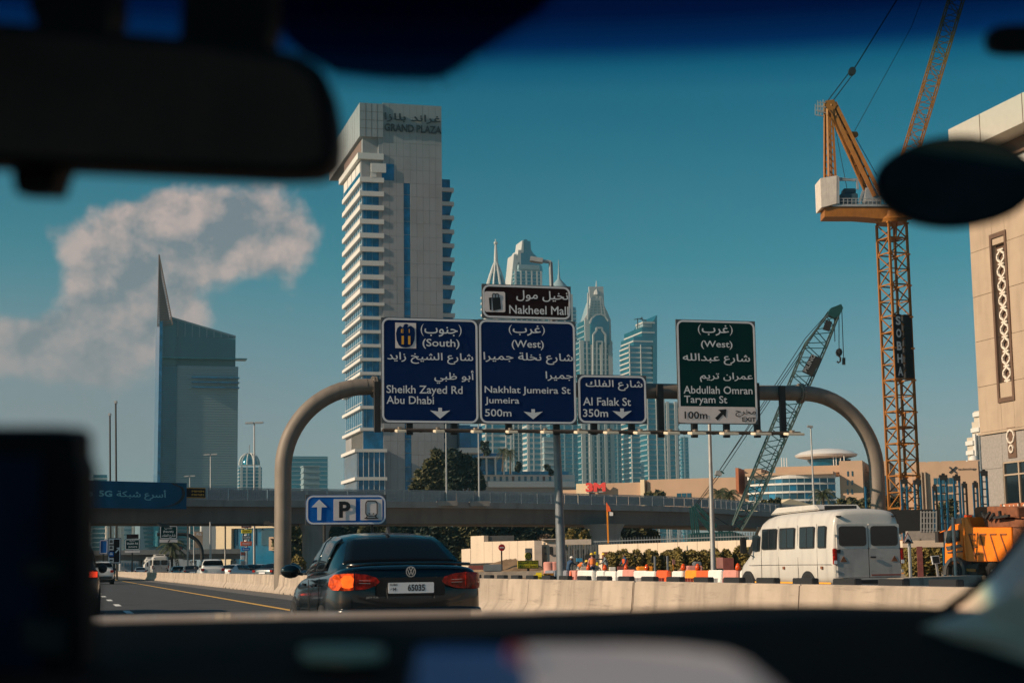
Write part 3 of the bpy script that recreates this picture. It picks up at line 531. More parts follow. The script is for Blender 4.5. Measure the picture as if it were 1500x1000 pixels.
t.links.new(rg.outputs[0], tb.inputs[0]); t.links.new(tb.outputs[0], mxs.inputs[1]); t.links.new(gb.outputs[0], mxs.inputs[2]); t.links.new(mxs.outputs[0], o_.inputs[0])
cabin = thing('car_interior', 'dark interior of the car the view is taken from, seen blurred round the windscreen', 'car', (0, 0, 0))
wso = ws.build('windscreen', gm, cabin, smooth='all')
fp = MB(); P = [(395,-60),(400,30),(440,75),(490,104),(560,112),(640,114),(662,104),(700,75),(800,5),(830,-60)]
fp.prism([gp(a, b, .004) for a, b in P], _f*.003); fm = bpy.data.materials.new('frit'); fm.use_nodes = True; ft = fm.node_tree
for n in list(ft.nodes): ft.nodes.remove(n)
fo_ = ft.nodes.new('ShaderNodeOutputMaterial'); f1 = ft.nodes.new('ShaderNodeBsdfTransparent'); f1.inputs[0].default_value = (.22,.30,.42,1); f2 = ft.nodes.new('ShaderNodeBsdfDiffuse'); f2.inputs[0].default_value = (.006,.014,.03,1); f3 = ft.nodes.new('ShaderNodeMixShader'); f3.inputs[0].default_value = .45
ft.links.new(f1.outputs[0], f3.inputs[1]); ft.links.new(f2.outputs[0], f3.inputs[2]); ft.links.new(f3.outputs[0], fo_.inputs[0]); MATS['frit'] = fm
fp.build('windscreen_frit', fm, cabin)
fd = MB(); E_ = P[:]
for a, b in zip(P, P[1:]):
    n = max(1, int(math.dist(a, b)/7)); ux, uy = (b[0]-a[0])/math.dist(a, b), (b[1]-a[1])/math.dist(a, b)
    for k in range(n):
        for q in range(4):
            px, py = a[0]+ux*7*(k+.5*(q % 2))-uy*(4+q*6.5), a[1]+uy*7*(k+.5*(q % 2))+ux*(4+q*6.5); r_d = 3.0-q*.55
            if py < -30: continue
            fd.add([gp(px+r_d*math.cos(rad(t)), py+r_d*math.sin(rad(t)), .004) for t in range(0, 360, 60)], [tuple(range(6))])
fd.build('frit_dots', MATS['frit'], cabin, kind='stuff')
# right lower corner: black frit band, then the pale pillar trim
cv_ = [(1125,911),(1250,912),(1335,908),(1375,892),(1410,868),(1445,838),(1480,795),(1520,735),(1560,660)]
o1 = [gp(a, b, .006) for a, b in cv_]; o2 = [gp(a+14, b+16, .006) for a, b in cv_]
fb = MB(); n = len(cv_); fb.add(o1+o2+[p-_f*.004 for p in o1]+[p-_f*.004 for p in o2], [(i,i+1,i+1+n,i+n) for i in range(n-1)]+[(i+2*n,i+3*n,i+1+3*n,i+1+2*n) for i in range(n-1)]+[(i,i+2*n,i+1+2*n,i+1) for i in range(n-1)]); fb.build('corner_seal', mat('seal_rubber', (.002,.002,.002), .95, var=0, spec=.05), cabin)
pt_ = MB(); P = [(1325,926),(1372,908),(1412,884),(1450,850),(1488,802),(1532,736),(1600,640),(1760,760),(1700,1150),(1500,1010),(1470,985),(1430,955),(1380,930)]
tv = [gp(a, b, .03+max(0,(a-1345))*.0007) for a, b in P]; tv.append(gp(1600, 930, .03+.18)); nv_ = len(tv)-1
pt_.add(tv, [(i, (i+1) % nv_, nv_) for i in range(nv_)]); pt_.build('pillar_trim', M['trim'], cabin)
lt_ = [near(a, b, .70-(a-1350)*.0012) for a, b in [(1348,918),(1380,930),(1430,952),(1470,983),(1500,1012),(1600,1100),(1660,880),(1520,850),(1425,893)]]; lt_.append(near(1520, 940, .50)); n = len(lt_)-1
low = MB(); low.add(lt_, [(i, (i+1) % n, n) for i in range(n)]); low.build('door_trim', M['trim'], cabin)
# dashboard
ds = MB(); dz = 1.0675; row = []
prof_d = [(-.30,-.25),(.02,-.05),(.10,-.012),(.30,0),(.75,0),(1.08,.0),(1.12,-.006),(1.17,-.03)]
for i in range(33):
    x = -.75+1.45*i/32
    for (y, z) in prof_d: ds.v.append(Vector((x, y-.45*x*x*(1 if y > .5 else 0), dz+z+.004*math.exp(-((x-.44)/.10)**2)*(1 if y > .6 else 0)-.006*max(0, x-.52))))
n = len(prof_d)
for i in range(32):
    for j in range(n-1): ds.f.append((i*n+j, (i+1)*n+j, (i+1)*n+j+1, i*n+j+1))
ds.build('dashboard', M['dash'], cabin, smooth=True)
ed = near(930,899,1.02); e2 = near(1130,906,1.0)
MB().tube([near(905,907,1.02), near(930,902,1.02), near(1010,903,1.02), near(1090,905,1.01), near(1140,909,1.0)], [.001,.004,.0045,.004,.001], 8).build('vent_lip', M['plastic'], cabin, smooth='all')
MB().box(-.8,.8,.5,.62,1.545,1.58).build('roof', M['plastic'], cabin); MB().box(-.8,.8,-1.2,-.75,1.545,1.58).build('roof', M['plastic'], cabin); MB().box(-.8,-.7,-.75,.5,1.545,1.58).build('roof_rail', M['plastic'], cabin); MB().box(.7,.8,-.75,.5,1.545,1.58).build('roof_rail', M['plastic'], cabin); MB().box(-.8,.8,-1.25,-1.2,.4,1.12).build('rear_wall', M['plastic'], cabin)  # roof left open in the middle: unseen sunroof added to light the dash
MB().box(-.82,-.79,-1.2,.9,.3,1.13).build('side_panel', M['plastic'], cabin)
wt_m = bpy.data.materials.new('tinted_side_glass'); wt_m.use_nodes = True; wn_t = wt_m.node_tree
for n in list(wn_t.nodes): wn_t.nodes.remove(n)
a1 = wn_t.nodes.new('ShaderNodeOutputMaterial'); a2 = wn_t.nodes.new('ShaderNodeBsdfTransparent'); a2.inputs[0].default_value = (.50,.48,.46,1); wn_t.links.new(a2.outputs[0], a1.inputs[0])
MB().box(-.808,-.804,-1.2,.9,1.13,1.545).build('side_window', wt_m, cabin); MB().box(.82,.85,-1.2,.35,.3,1.05).build('side_panel', M['plastic'], cabin)
MB().box(-.8,.82,-1.2,-.1,.28,.32).build('cabin_floor', M['plastic'], cabin); MB().box(-.78,.8,-.1,1.15,.30,.90).build('bulkhead', M['plastic'], cabin)
hd = MB(); prof_h = [(1.24,.96),(1.30,1.030),(1.55,1.048),(1.85,1.0505),(2.1,1.030),(2.25,.96)]
for i in range(25):
    x = -.78+1.56*i/24; k = 1-(abs(x)/.9)**4*.02
    for y, z in prof_h: hd.v.append(Vector((x, y-.15*x*x, z*k-.02*max(0, -x-.2))))
n = len(prof_h)
for i in range(24):
    for j in range(n-1): hd.f.append((i*n+j, (i+1)*n+j, (i+1)*n+j+1, i*n+j+1))
hd.build('bonnet', M['hood'], cabin, smooth='all')
# mirror
mr_ = thing('rear_view_mirror', 'large black rear view mirror hanging top left, strongly out of focus', 'mirror', near(150,150,.62))
def slab(pts, t, m, name, par, d, bev=0): return MB().prism([near(a, b, t) for a, b in pts], _f*d).build(name, m, par, bevel=bev)
mp = [(-420,10),(-200,22),(0,32),(150,44),(300,58),(390,68),(440,80),(468,98),(482,130),(490,170),(493,205),(490,235),(478,250),(455,258),(400,259),(200,250),(0,240),(-300,225),(-420,215)]
slab(mp, .62, M['plastic'], 'housing', mr_, .03)
mi = [(-400,24),(0,46),(300,72),(425,92),(455,115),(470,170),(476,225),(462,240),(420,245),(0,226),(-400,204)]
slab(mi, .617, mat('mirror_face', (.075,.040,.028), .6, var=.45, scale=9, spec=.15), 'mirror_glass', mr_, .003)  # mirror glass: the dark cabin's reflection put in as matt brown
slab([(45,-80),(160,-80),(162,10),(150,60),(60,55),(42,10)], .66, M['plastic'], 'stalk', mr_, .03); slab([(268,-80),(398,-80),(396,30),(385,90),(262,75),(266,10)], .66, M['plastic'], 'stalk', mr_, .03)
slab([(20,235),(92,240),(84,262),(76,285),(24,284),(18,262)], .63, M['plastic'], 'lever', mr_, .02)
# oval pad stuck on the screen and the clip near the header
c0 = gp(1402, 266, .012); ov = thing('oval_mirror', 'dark oval blind spot mirror stuck on the right of the windscreen', 'mirror', c0)
cen = (1402, 266); tt = (c0-CAM).length; tt = tt/ (ray(*cen).length/FP)
def oval(s, dd, th, m, name): MB().prism([near(cen[0]+118*s*math.cos(rad(k*9)), cen[1]+68*s*math.sin(rad(k*9))-0.02*118*s*math.cos(rad(k*9)), tt-dd) for k in range(40)], _f*th).build(name, m, ov, smooth=True)
oval(1, 0, .010, mat('oval_rim', (.005,.010,.013), .7, var=.1, spec=.1), 'rim'); oval(.93, .002, .0018, mat('oval_face', (.012,.022,.024), .7, var=.4, scale=14, spec=.1), 'mirror_face')
cc = (1500, 57); t2 = (gp(1490,57,.01)-CAM).length/(ray(1490,57).length/FP)
MB().prism([near(cc[0]+52*math.copysign(abs(math.cos(rad(k*15)))**.6, math.cos(rad(k*15))), cc[1]+22*math.copysign(abs(math.sin(rad(k*15)))**.6, math.sin(rad(k*15))), t2) for k in range(24)], _f*.008).build('visor_clip', M['plastic'], cabin)
# device on the left of the dash
dv_ = thing('screen_device', 'dark upright screen device standing on the dashboard at the far left', 'device', near(60,1000,.55))
slab([(-260,628),(60,628),(100,631),(113,640),(114,676),(121,690),(122,1080),(-260,1080)], .55, M['plastic'], 'casing', dv_, .02)
slab([(30,905),(95,915),(92,960),(34,952)], .546, mat('device_key', (.05,.035,.03), .5), 'key', dv_, .003); slab([(36,820),(88,826),(86,850),(34,846)], .546, mat('device_label', (.035,.028,.02), .5), 'label_plate', dv_, .003)
slab([(-240,668),(60,668),(62,1060),(-240,1060)], .548, mat('screen_glass', (.010,.020,.045), .35, var=.7, scale=14, spec=.2), 'screen', dv_, .002)
# papers and cloth lying on the dash
def dz_(px, py, z): p = atZ(px, py, z); return p
bl_ = MB(); P = [(612,962),(640,957),(700,957),(745,961),(765,985),(790,1040),(760,1100),(600,1100),(608,1000)]
bl_.prism([dz_(a, b, 1.0715) for a, b in P], (0,0,.003)); tag(bl_.build('folded_cloth', M['cloth']), 'blue folded cloth lying on the dashboard left of the white paper', 'cloth')
pp = MB(); P = [(762,959),(800,957),(900,958),(1000,962),(1062,972),(1095,990),(1140,1040),(1160,1100),(790,1100),(778,1000)]
pp.prism([dz_(a, b, 1.0755) for a, b in P], (0,0,.0025)); tag(pp.build('paper_sheet', M['paper']), 'white sheet of paper lying on the dashboard at the bottom of the view', 'paper')
rt = MB(); rt.prism([dz_(a, b, 1.079) for a, b in [(744,962),(764,958),(770,966),(750,970)]], (0,0,.002)); tan = MB(); tan.prism([dz_(a, b, 1.071) for a, b in [(440,956),(470,953),(540,953),(562,957),(558,968),(500,971),(446,968)]], (0,0,.002)); tag(tan.build('dash_highlight', mat('tan_highlight', (.90,.50,.30), .8)), 'small tan highlight laid as a sheet on the dashboard left of the blue cloth', 'glint')  # tan highlight on the dash, put in as a thin coloured sheet
tag(rt.build('plastic_tag', M['red']), 'tiny red tag at the corner of the white paper on the dashboard', 'tag')

# ================================================================== hotel tower
hp = atD(527.5, 829, 410); HS, HX = hp.y, hp.x
def hz(py, px=530, S=None): return atS(px, py, S or HS).z
def hx(px, py=450, S=None): return atS(px, py, S or HS).x
XR, XW = hx(649), hx(561); ZTOP = hz(153, 600)
ht = thing('hotel_tower', 'tall pale hotel tower with wraparound balcony slabs and a sign reading GRAND PLAZA', 'hotel', (HX, HS, 0))
MB().box(XW+.3,XR-.05,HS+.25,HS+26,0,ZTOP-.1).build('core', M['hotelc'], ht)
# cladding panels on the front (a full-height window strip is left open)
vx0, vx1, vz1 = hx(592), hx(602), hz(266, 597)
cols = [XW, XW+2.35, XW+4.7, vx0-.0]; cols2 = [vx1, vx1+(XR-vx1)/5, vx1+(XR-vx1)*2/5, vx1+(XR-vx1)*3/5, vx1+(XR-vx1)*4/5, XR]
cols = [XW, (XW*2+vx0)/3, (XW+2*vx0)/3, vx0]
rows = []; z = ZTOP
while z > 14: rows.append((z-3.5, z)); z -= 3.5
nwin0 = hx(551, 250); nwz0, nwz1 = hz(264, 563), hz(240, 563); nwx1 = hx(577, 250)
for (za, zb_) in rows:
    full = cols+cols2
    for j, (a, b) in enumerate(zip(full, full[1:])):
        if j == 3 and zb_ <= vz1+.5: continue
        d = random.uniform(0, .05); MB().box(a+.018,b-.018,HS+.02-d*.4,HS+.24,za+.018,zb_-.018).build('cladding_panel', M['hotelc'] if random.random() < .7 else M['hotelc2'], ht)
MB().box(XW,XR,HS+.02,HS+.24,0,rows[-1][0]-.05).build('base_wall', M['hotelc'], ht)
z = vz1
while z > 12:
    MB().box(vx0+.1,vx1-.1,HS+.12,HS+.24,z-3.38,z-.05).build('window', M['hglass'], ht); z -= 3.5
MB().box(XW-.2,nwx1,HS-.06,HS+.1,nwz0,nwz1).build('corner_window', M['hglass'], ht); MB().box(hx(543,245),hx(565,245),HS-.5,HS-.1,hz(253,553),hz(240,553)).build('white_panel', M['slab'], ht)
MB().box(hx(543,258),hx(551,258),HS-.3,HS-.1,hz(260,553),hz(253,553)).build('white_panel', M['slab'], ht)
# balcony corner
gl0, gl1 = HX+.9, XW+.25; back = HS+27
slabs = [259.4+20.35*k for k in range(16)]+[594, 626]
zs = [hz(y) for y in slabs]
MB().box(gl0,gl1-.02,HS+.75,back,hz(700),hz(151)).build('inner_wall', M['hotelc2'], ht)
for i, zt in enumerate(zs):
    th = 1.25 if i < 9 else .8
    MB().box(HX,XW+.35,HS-.25,back+.6,zt-th,zt).build('balcony_slab', M['slab'], ht, bevel=.04)
    if i+1 < len(zs):
        zl = zs[i+1]; zh = zt-th
        wn = MB().box(gl0+.1,hx(555.5),HS+.45,HS+.6,zl,zh).build('window', M['hglass'], ht)
        mm = MB()
        for px in (537, 546): x = hx(px); mm.box(x-.07,x+.07,HS+.38,HS+.44,zl,zh)
        mm.build('mullion', M['mull'], wn)
        MB().box(hx(555.5)+.03,XW-.02,HS+.3,HS+.7,zl,zh).build('pier_panel', M['hotelc'], ht)
        ws_ = MB().box(gl0-.1,gl0-.02,HS+.8,back-.4,zl,zh).build('side_window', M['hglass2'], ht)
        mm = MB()
        for k in range(9): y = HS+1.2+k*3.05; mm.box(gl0-.2,gl0-.11,y,y+.14,zl,zh)
        mm.box(gl0-.24,gl0-.2,HS+.8,back-.4,zl+.9,zl+1.05); mm.build('mullion', M['slab'], ws_)
# lower glazed podium corner
pz = [hz(658), hz(699), 5]; px0 = hx(519.5, 680, HS-2)
for zt in pz[:2]: MB().box(px0,XW+.5,HS-2.3,HS+19,zt-.8,zt).build('podium_slab', M['slab'], ht)
for (zh, zl) in ((zs[-1]-.8, pz[0]), (pz[0]-.8, pz[1]), (pz[1]-.8, 3)):
    hi = zh > pz[0]; o = MB().box(px0+.6 if not hi else gl0, XW+.1, HS-1.9 if not hi else HS+.3, HS+18, zl, zh).build('podium_glass', M['hglass'], ht); mm = MB()
    for k in range(6): x = px0+.8+k*1.35; mm.box(x,x+.12,HS-2.0,HS-1.91,zl,zh) if not hi else None
    for k in range(14): y = HS-1.4+k*1.35; mm.box(px0+.5,px0+.59,y,y+.14,zl,zh) if not hi else mm.box(gl0-.1,gl0-.01,HS+.5+k*1.3,HS+.64+k*1.3,zl,zh)
    mm.build('mullion', M['slab'], o)
# crown
zc0, zc1 = hz(200), hz(151)
MB().box(HX,XW+.15,HS-.28,HS+50,zc0,zc1).build('crown_box', M['hotelc'], ht)
lines = MB()
for k in range(1, 4): x = HX+(XW-HX)*k/4; lines.box(x-.04,x+.04,HS-.31,HS-.285,zc0,zc1)
for k in range(1, 4): zz = zc0+(zc1-zc0)*k/4; lines.box(HX,XW+.15,HS-.31,HS-.285,zz-.04,zz+.04)
for k in range(1, 14): lines.box(HX-.03,HX-.005,HS+k*3.6,HS+k*3.6+.08,zc0,zc1)
lines.build('panel_joints', M['brownw'], ht)
MB().box(HX+.8,hx(555),HS+2.4,HS+29,hz(224),zc0-.02).build('recess_wall', M['brownw'], ht)
MB().box(hx(555)+.02,XW,HS+.1,HS+2,hz(224),zc0-.02).build('recess_pier', M['hotelc'], ht)
MB().box(HX-.5,XW+.3,HS-.28,HS+30,hz(233),hz(224)).build('cornice', M['slab'], ht, bevel=.04)
MB().box(HX+.5,XW,HS+.6,HS+28,zs[0],hz(233)-.02).build('plant_wall', M['hotelc'], ht)
for k in range(4): MB().box(HX+.3,HX+.48,HS+1.5+k*6.4,HS+7.2+k*6.4,zs[0]+1.6,hz(233)-.6).build('louvre_panel', M['slab'], ht); MB().box(HX+.32,HX+.49,HS+1.5+k*6.4,HS+7.2+k*6.4,zs[0]+.1,zs[0]+1.55).build('side_window', M['hglass2'], ht)
# rear right balconies
RS = HS+9
for k in range(19):
    zt = hz(275+20.4*k, 658, RS); 
    MB().box(XR+.02,hx(666.5,450,RS),RS,RS+14,zt-1.05,zt).build('balcony_slab', M['slab'], ht)
    MB().prism([(XR+.02,RS+.6,zt-3.5),(hx(661,450,RS),RS+.6,zt-3.5),(hx(664.5,450,RS),RS+.6,zt-1.06),(XR+.02,RS+.6,zt-1.06)], (0,12,0)).build('window', M['hglass'], ht)
MB().box(XR+.02,hx(660,262,RS),RS+.7,RS+10,hz(275,658,RS),hz(262,655,RS)).build('roof_glass', M['hglass'], ht)
MB().beam((XR+.6,HS+6,hz(260,650)),(XR+.6,HS+6,hz(246,650)),.3).build('roof_mast', M['dark'], ht)
t_ = MB(); 
def wh(s, pl, pt, pr, pb, off): 
    x0, x1, z0, z1 = bx(pl, pt, pr, pb, HS); write(t_, s, (x0,HS-.45,z0), (x1-x0,0,0), (0,0,z1-z0), off)
x0, x1, z0, z1 = bx(563,183.5,647,194.5,HS); t_ = MB(); wh('GRAND PLAZA', 563,183.5,646,194.5,.02); wh('غراند بلازا', 563,168,645,181,.012)
m_ = MB()
for f in t_.f: m_.prism([t_.v[i] for i in f], (0,.3,0))
m_.build('sign_letters', M['letter'], ht)
# podium wing to the right of the tower
pw = thing('hotel_podium', 'low white hotel podium with roof terrace, pergola and square windows beside the trees', 'podium building', (hx(760), HS+6, 0))
def pb(name, m, pl, pt, pr, pbm, S=None, dep=12, o=pw): 
    S = S or HS+6; a, b, c, d = bx(pl, pt, pr, pbm, S); return MB().box(a,b,S,S+dep,c,d).build(name, m, o)
pb('wall', M['slab'], 700,695,842,704.5); pb('wall', M['slab'], 715,704.6,842,713, HS+5); pb('base', M['hotelc'], 640,713.2,842,740, HS+7)
for k in range(11): pb('window', M['brownw'] if k % 5 == 4 else M['mull'], 714+k*9,697.5,717.5+k*9,704, HS+5.9, .08)
pb('terrace_slab', M['slab'], 673,655.5,708.5,663, HS+2); pb('terrace_slab', M['slab'], 703,668,741,670, HS+4); pb('terrace_wall', M['hotelc'], 655,600,673,694, HS+8); pb('glass_wall', M['hglass'], 673,622,689,655, HS+5)
pb('glass_wall', M['hglass2'], 689.2,624,706,655, HS+6); pb('glass_wall', M['hglass'], 673,663.2,738,695, HS+9)
for px in (712, 725, 737): pb('column', M['slab'], px,670,px+2,695, HS+4.2, .8)
for k in range(9): pb('glass_balustrade', M['hglass2'], 708+k*14,690,721+k*14,695, HS+4.5, .1)

# ================================================================== generic towers
def tower(name, label, pl, pm, pr, pt, S, m_side, m_front, m_slab, fh=3.6, ribs=(), pbm=835, group=None, cat='skyscraper', th=.9, proud=.5, side=True, sf=1):
    X0, X1 = atS(pm, 640, S).x, atS(pr, 640, S).x; zt = atS((pm+pr)/2, pt, S).z; z0 = max(0, atS(pm, pbm, S).z)
    y1 = atX(pl, 640, X0).y if pl < pm else S+(X1-X0); y1 = min(max(y1, S+6), S+400)
    o = thing(name, label, cat, ((X0+X1)/2, S, z0), group=group)
    MB().box(X0,X1,S,y1,z0,zt).build('body', m_front, o)
    sl = MB(); n = int((zt-z0)/fh)
    for k in range(0, n+1, sf): sl.box(X0-proud,X1+proud,S-proud,y1+proud,z0+k*fh,z0+k*fh+th)
    if n > 0: sl.build('floor_slabs', m_slab, o, kind='stuff')
    rb = MB()
    for a, b in ribs:
        xa, xb = X0+(X1-X0)*a, X0+(X1-X0)*b; rb.box(xa,xb,S-proud*2.2,S-.02,z0,zt+1)
    if ribs: rb.build('facade_ribs', m_slab, o, kind='stuff')
    return o, X0, X1, y1, zt
# spire tower on the left
AS = atD(290, 829, 900).y
def ab(name, m, pl, pt, pr, pbm, S=AS, dep=60, o=None): a, b, c, d = bx(pl, pt, pr, pbm, S); return MB().box(a,b,S,S+dep,c,d).build(name, m, o)
sx = thing('spire_tower', 'lone hazy glass tower with a sharp lattice spire at its left corner', 'skyscraper', (atS(290,600,AS).x, AS, 0))
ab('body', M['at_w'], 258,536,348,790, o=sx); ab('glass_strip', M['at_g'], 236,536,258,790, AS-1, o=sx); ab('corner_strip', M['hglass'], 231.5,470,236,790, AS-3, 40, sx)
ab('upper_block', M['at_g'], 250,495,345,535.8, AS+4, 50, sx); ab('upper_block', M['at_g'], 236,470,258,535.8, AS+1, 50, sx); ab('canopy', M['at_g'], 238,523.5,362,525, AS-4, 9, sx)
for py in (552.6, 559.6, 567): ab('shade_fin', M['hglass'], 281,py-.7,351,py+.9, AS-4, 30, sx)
fl = MB()
for k in range(48):
    a, b, c, d = bx(258,539+k*3.6,348,540.8+k*3.6,AS-.6); fl.box(a,b,AS-.6,AS-.02,c,d)
fl.build('floor_lines', M['sk_d'], sx, kind='stuff')
fl = MB()
for k in range(60):
    a, b, c, d = bx(236,539+k*3,258,539.7+k*3,AS-1.5); fl.box(a,b,AS-1.6,AS-1.02,c,d)
fl.build('strip_lines', M['hglass'], sx, kind='stuff')
A, B, C_, D_ = atS(250,465,AS+6), atS(345,493,AS+6), atS(345,495,AS+6), atS(250,495,AS+6)
MB().prism([A,B,C_,D_], (0,2,0)).build('sloped_glass_crown', M['at_g'], sx)
cf = MB(); cf.beam(A, B, 1.0)
for k in range(10): t = k/9; p = A.lerp(B, t); cf.beam(p, (p.x,p.y,C_.z), .4)
cf.beam(atS(252,466,AS+40), atS(345,493,AS+40), .8); cf.build('crown_frame', M['sk_d'], sx)
tip = atS(233,373,AS+10); bs = [atS(231,478,AS-2), atS(253,475,AS-2), atS(253,475,AS+30), atS(231,478,AS+30)]; spm = MB()
for p in bs: spm.beam(p, tip, .5)
for k in range(30):
    t = k/30; q = [p.lerp(tip, t) for p in bs]; q2 = [p.lerp(tip, t+1/30) for p in bs]
    for i in range(4): spm.beam(q[i], q[(i+1) % 4], .4); spm.beam(q[i], q2[(i+1) % 4], .3)
spm.build('spire_lattice', mat('spire_bronze', (.12,.075,.06), .6), sx)
fc = MB(); t2_ = tip.lerp(bs[0], .12); fc.add([bs[0], bs[1], tip], [(0,1,2)]); fc.add([bs[0], bs[3], tip], [(0,1,2)]); 
inn = MB(); ti = tip-Vector((0,0,6)); c_ = sum(bs, Vector())/4; inn.add([p.lerp(c_, .25) for p in bs]+[ti], [(0,1,4),(1,2,4),(2,3,4),(3,0,4)]); inn.build('spire_core', M['dark'], sx)
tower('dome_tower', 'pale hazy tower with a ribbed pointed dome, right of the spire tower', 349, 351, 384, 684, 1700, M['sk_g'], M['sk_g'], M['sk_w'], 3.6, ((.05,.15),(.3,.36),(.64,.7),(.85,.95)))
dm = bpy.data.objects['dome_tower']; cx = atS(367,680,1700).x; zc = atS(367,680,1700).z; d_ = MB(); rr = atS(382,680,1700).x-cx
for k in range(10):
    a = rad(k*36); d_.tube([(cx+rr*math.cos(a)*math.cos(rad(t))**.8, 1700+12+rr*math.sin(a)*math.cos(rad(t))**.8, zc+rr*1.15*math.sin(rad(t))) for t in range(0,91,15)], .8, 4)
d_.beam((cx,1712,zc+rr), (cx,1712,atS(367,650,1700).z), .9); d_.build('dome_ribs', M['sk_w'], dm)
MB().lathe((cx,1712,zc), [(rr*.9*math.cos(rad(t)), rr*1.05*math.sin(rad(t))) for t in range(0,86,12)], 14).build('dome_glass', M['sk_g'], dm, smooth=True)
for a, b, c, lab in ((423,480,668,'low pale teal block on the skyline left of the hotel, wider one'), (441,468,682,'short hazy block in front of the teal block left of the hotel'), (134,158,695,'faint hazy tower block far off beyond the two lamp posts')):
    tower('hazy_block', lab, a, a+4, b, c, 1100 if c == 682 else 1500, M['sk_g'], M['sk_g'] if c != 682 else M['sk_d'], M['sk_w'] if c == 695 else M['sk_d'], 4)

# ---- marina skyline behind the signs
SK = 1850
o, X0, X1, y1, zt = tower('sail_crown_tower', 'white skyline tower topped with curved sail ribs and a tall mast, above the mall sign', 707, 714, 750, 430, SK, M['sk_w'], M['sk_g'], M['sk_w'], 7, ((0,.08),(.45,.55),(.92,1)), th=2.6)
c = atS(731.5, 417, SK); cb = c+Vector((0,15,0)); cr_ = MB()
for k in range(9):
    a = rad(k*40); R0 = (atS(749,417,SK).x-c.x)
    cr_.tube([(cb.x+R0*math.cos(a)*(1-t)**.75, cb.y+R0*math.sin(a)*(1-t)**.75, c.z-12+(atS(731,378,SK).z-c.z+12)*t) for t in (0,.2,.4,.6,.8,.93,1)], [1.6,1.5,1.4,1.2,1,1,1], 5)
cr_.tube([(cb.x,cb.y,c.z-10),(cb.x,cb.y,atS(731,375,SK).z),(cb.x,cb.y,atS(731,354,SK).z)], [3.4,2.6,1.2], 7); cr_.tube([(cb.x,cb.y,atS(731,354,SK).z),(cb.x,cb.y,atS(731,351,SK).z)], 2.4, 7); cr_.tube([(cb.x,cb.y,atS(731,351,SK).z),(cb.x,cb.y,atS(731,347,SK).z)], .7, 5)
cr_.build('sail_ribs', M['sk_w'], o)
MB().lathe((cb.x,cb.y,c.z-12), [(R0*.9,0),(R0*.75,14),(R0*.4,26),(R0*.1,33)], 10).build('crown_glass', M['sk_g'], o)
def stack(name, label, S, boxes, extra=None, **kw):
    o = None
    for i, (pl, pm, pr, pt, pbm, mf, ribs) in enumerate(boxes):
        X0, X1 = atS(pm, 640, S).x, atS(pr, 640, S).x
        a, b, cc_, d = bx(pm, pt, pr, pbm, S); y1 = atX(pl, 640, a).y if pl < pm else S+40
        y1 = min(max(y1, S+kw.get('dmin', 20)), S+260)
        if o is None: o = thing(name, label, 'skyscraper', ((a+b)/2, S, 0))
        sh = .6*i; MB().box(a,b,S-sh,y1+sh*.3,cc_,d).build('tower_block', mf, o)
        sl = MB(); n = int((d-cc_)/kw.get('fh', 4.5))
        for k in range(1, n+1): sl.box(a-.7,b+.7,S-sh-.9,y1,cc_+k*kw.get('fh', 4.5)-1.5,cc_+k*kw.get('fh', 4.5))
        if n: sl.build('floor_slabs', kw.get('ms', M['sk_d']), o, kind='stuff')
        rb = MB()
        for u, v in ribs: rb.box(a+(b-a)*u,a+(b-a)*v,S-sh-1.6,S-sh-.05,cc_,d+1)
        if ribs: rb.build('facade_ribs', kw.get('mr', M['sk_w']), o, kind='stuff')
    return o
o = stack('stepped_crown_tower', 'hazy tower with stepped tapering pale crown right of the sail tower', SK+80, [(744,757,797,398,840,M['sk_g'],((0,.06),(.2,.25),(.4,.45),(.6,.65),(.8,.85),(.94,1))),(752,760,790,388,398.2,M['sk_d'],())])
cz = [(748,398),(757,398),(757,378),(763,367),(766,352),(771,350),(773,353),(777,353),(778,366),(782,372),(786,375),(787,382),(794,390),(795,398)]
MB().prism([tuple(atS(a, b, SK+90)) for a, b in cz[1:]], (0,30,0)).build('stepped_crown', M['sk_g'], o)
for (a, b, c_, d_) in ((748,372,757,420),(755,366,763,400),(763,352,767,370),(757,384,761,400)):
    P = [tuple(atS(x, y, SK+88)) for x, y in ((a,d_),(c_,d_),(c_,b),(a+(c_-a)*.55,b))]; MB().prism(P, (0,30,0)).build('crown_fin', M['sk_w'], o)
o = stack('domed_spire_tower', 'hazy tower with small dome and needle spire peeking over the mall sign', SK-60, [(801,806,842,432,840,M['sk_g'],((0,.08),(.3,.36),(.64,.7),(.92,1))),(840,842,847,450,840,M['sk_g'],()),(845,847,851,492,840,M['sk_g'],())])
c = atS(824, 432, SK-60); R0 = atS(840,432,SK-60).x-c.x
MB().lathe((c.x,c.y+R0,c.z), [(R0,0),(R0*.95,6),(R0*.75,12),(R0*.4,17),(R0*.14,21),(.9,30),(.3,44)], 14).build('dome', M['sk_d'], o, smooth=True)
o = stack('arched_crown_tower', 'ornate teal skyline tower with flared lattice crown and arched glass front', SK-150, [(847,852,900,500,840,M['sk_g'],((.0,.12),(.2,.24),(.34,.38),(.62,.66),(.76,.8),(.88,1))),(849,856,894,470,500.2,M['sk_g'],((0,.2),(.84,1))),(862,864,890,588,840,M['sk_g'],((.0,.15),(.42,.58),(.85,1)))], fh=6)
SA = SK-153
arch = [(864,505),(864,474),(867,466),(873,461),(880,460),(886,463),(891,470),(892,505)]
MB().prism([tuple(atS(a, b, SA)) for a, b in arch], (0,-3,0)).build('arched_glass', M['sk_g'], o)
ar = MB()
for p, q in zip(arch[1:-1], arch[2:-1]): ar.beam(atS(*p, SA-4), atS(*q, SA-4), 1.4)
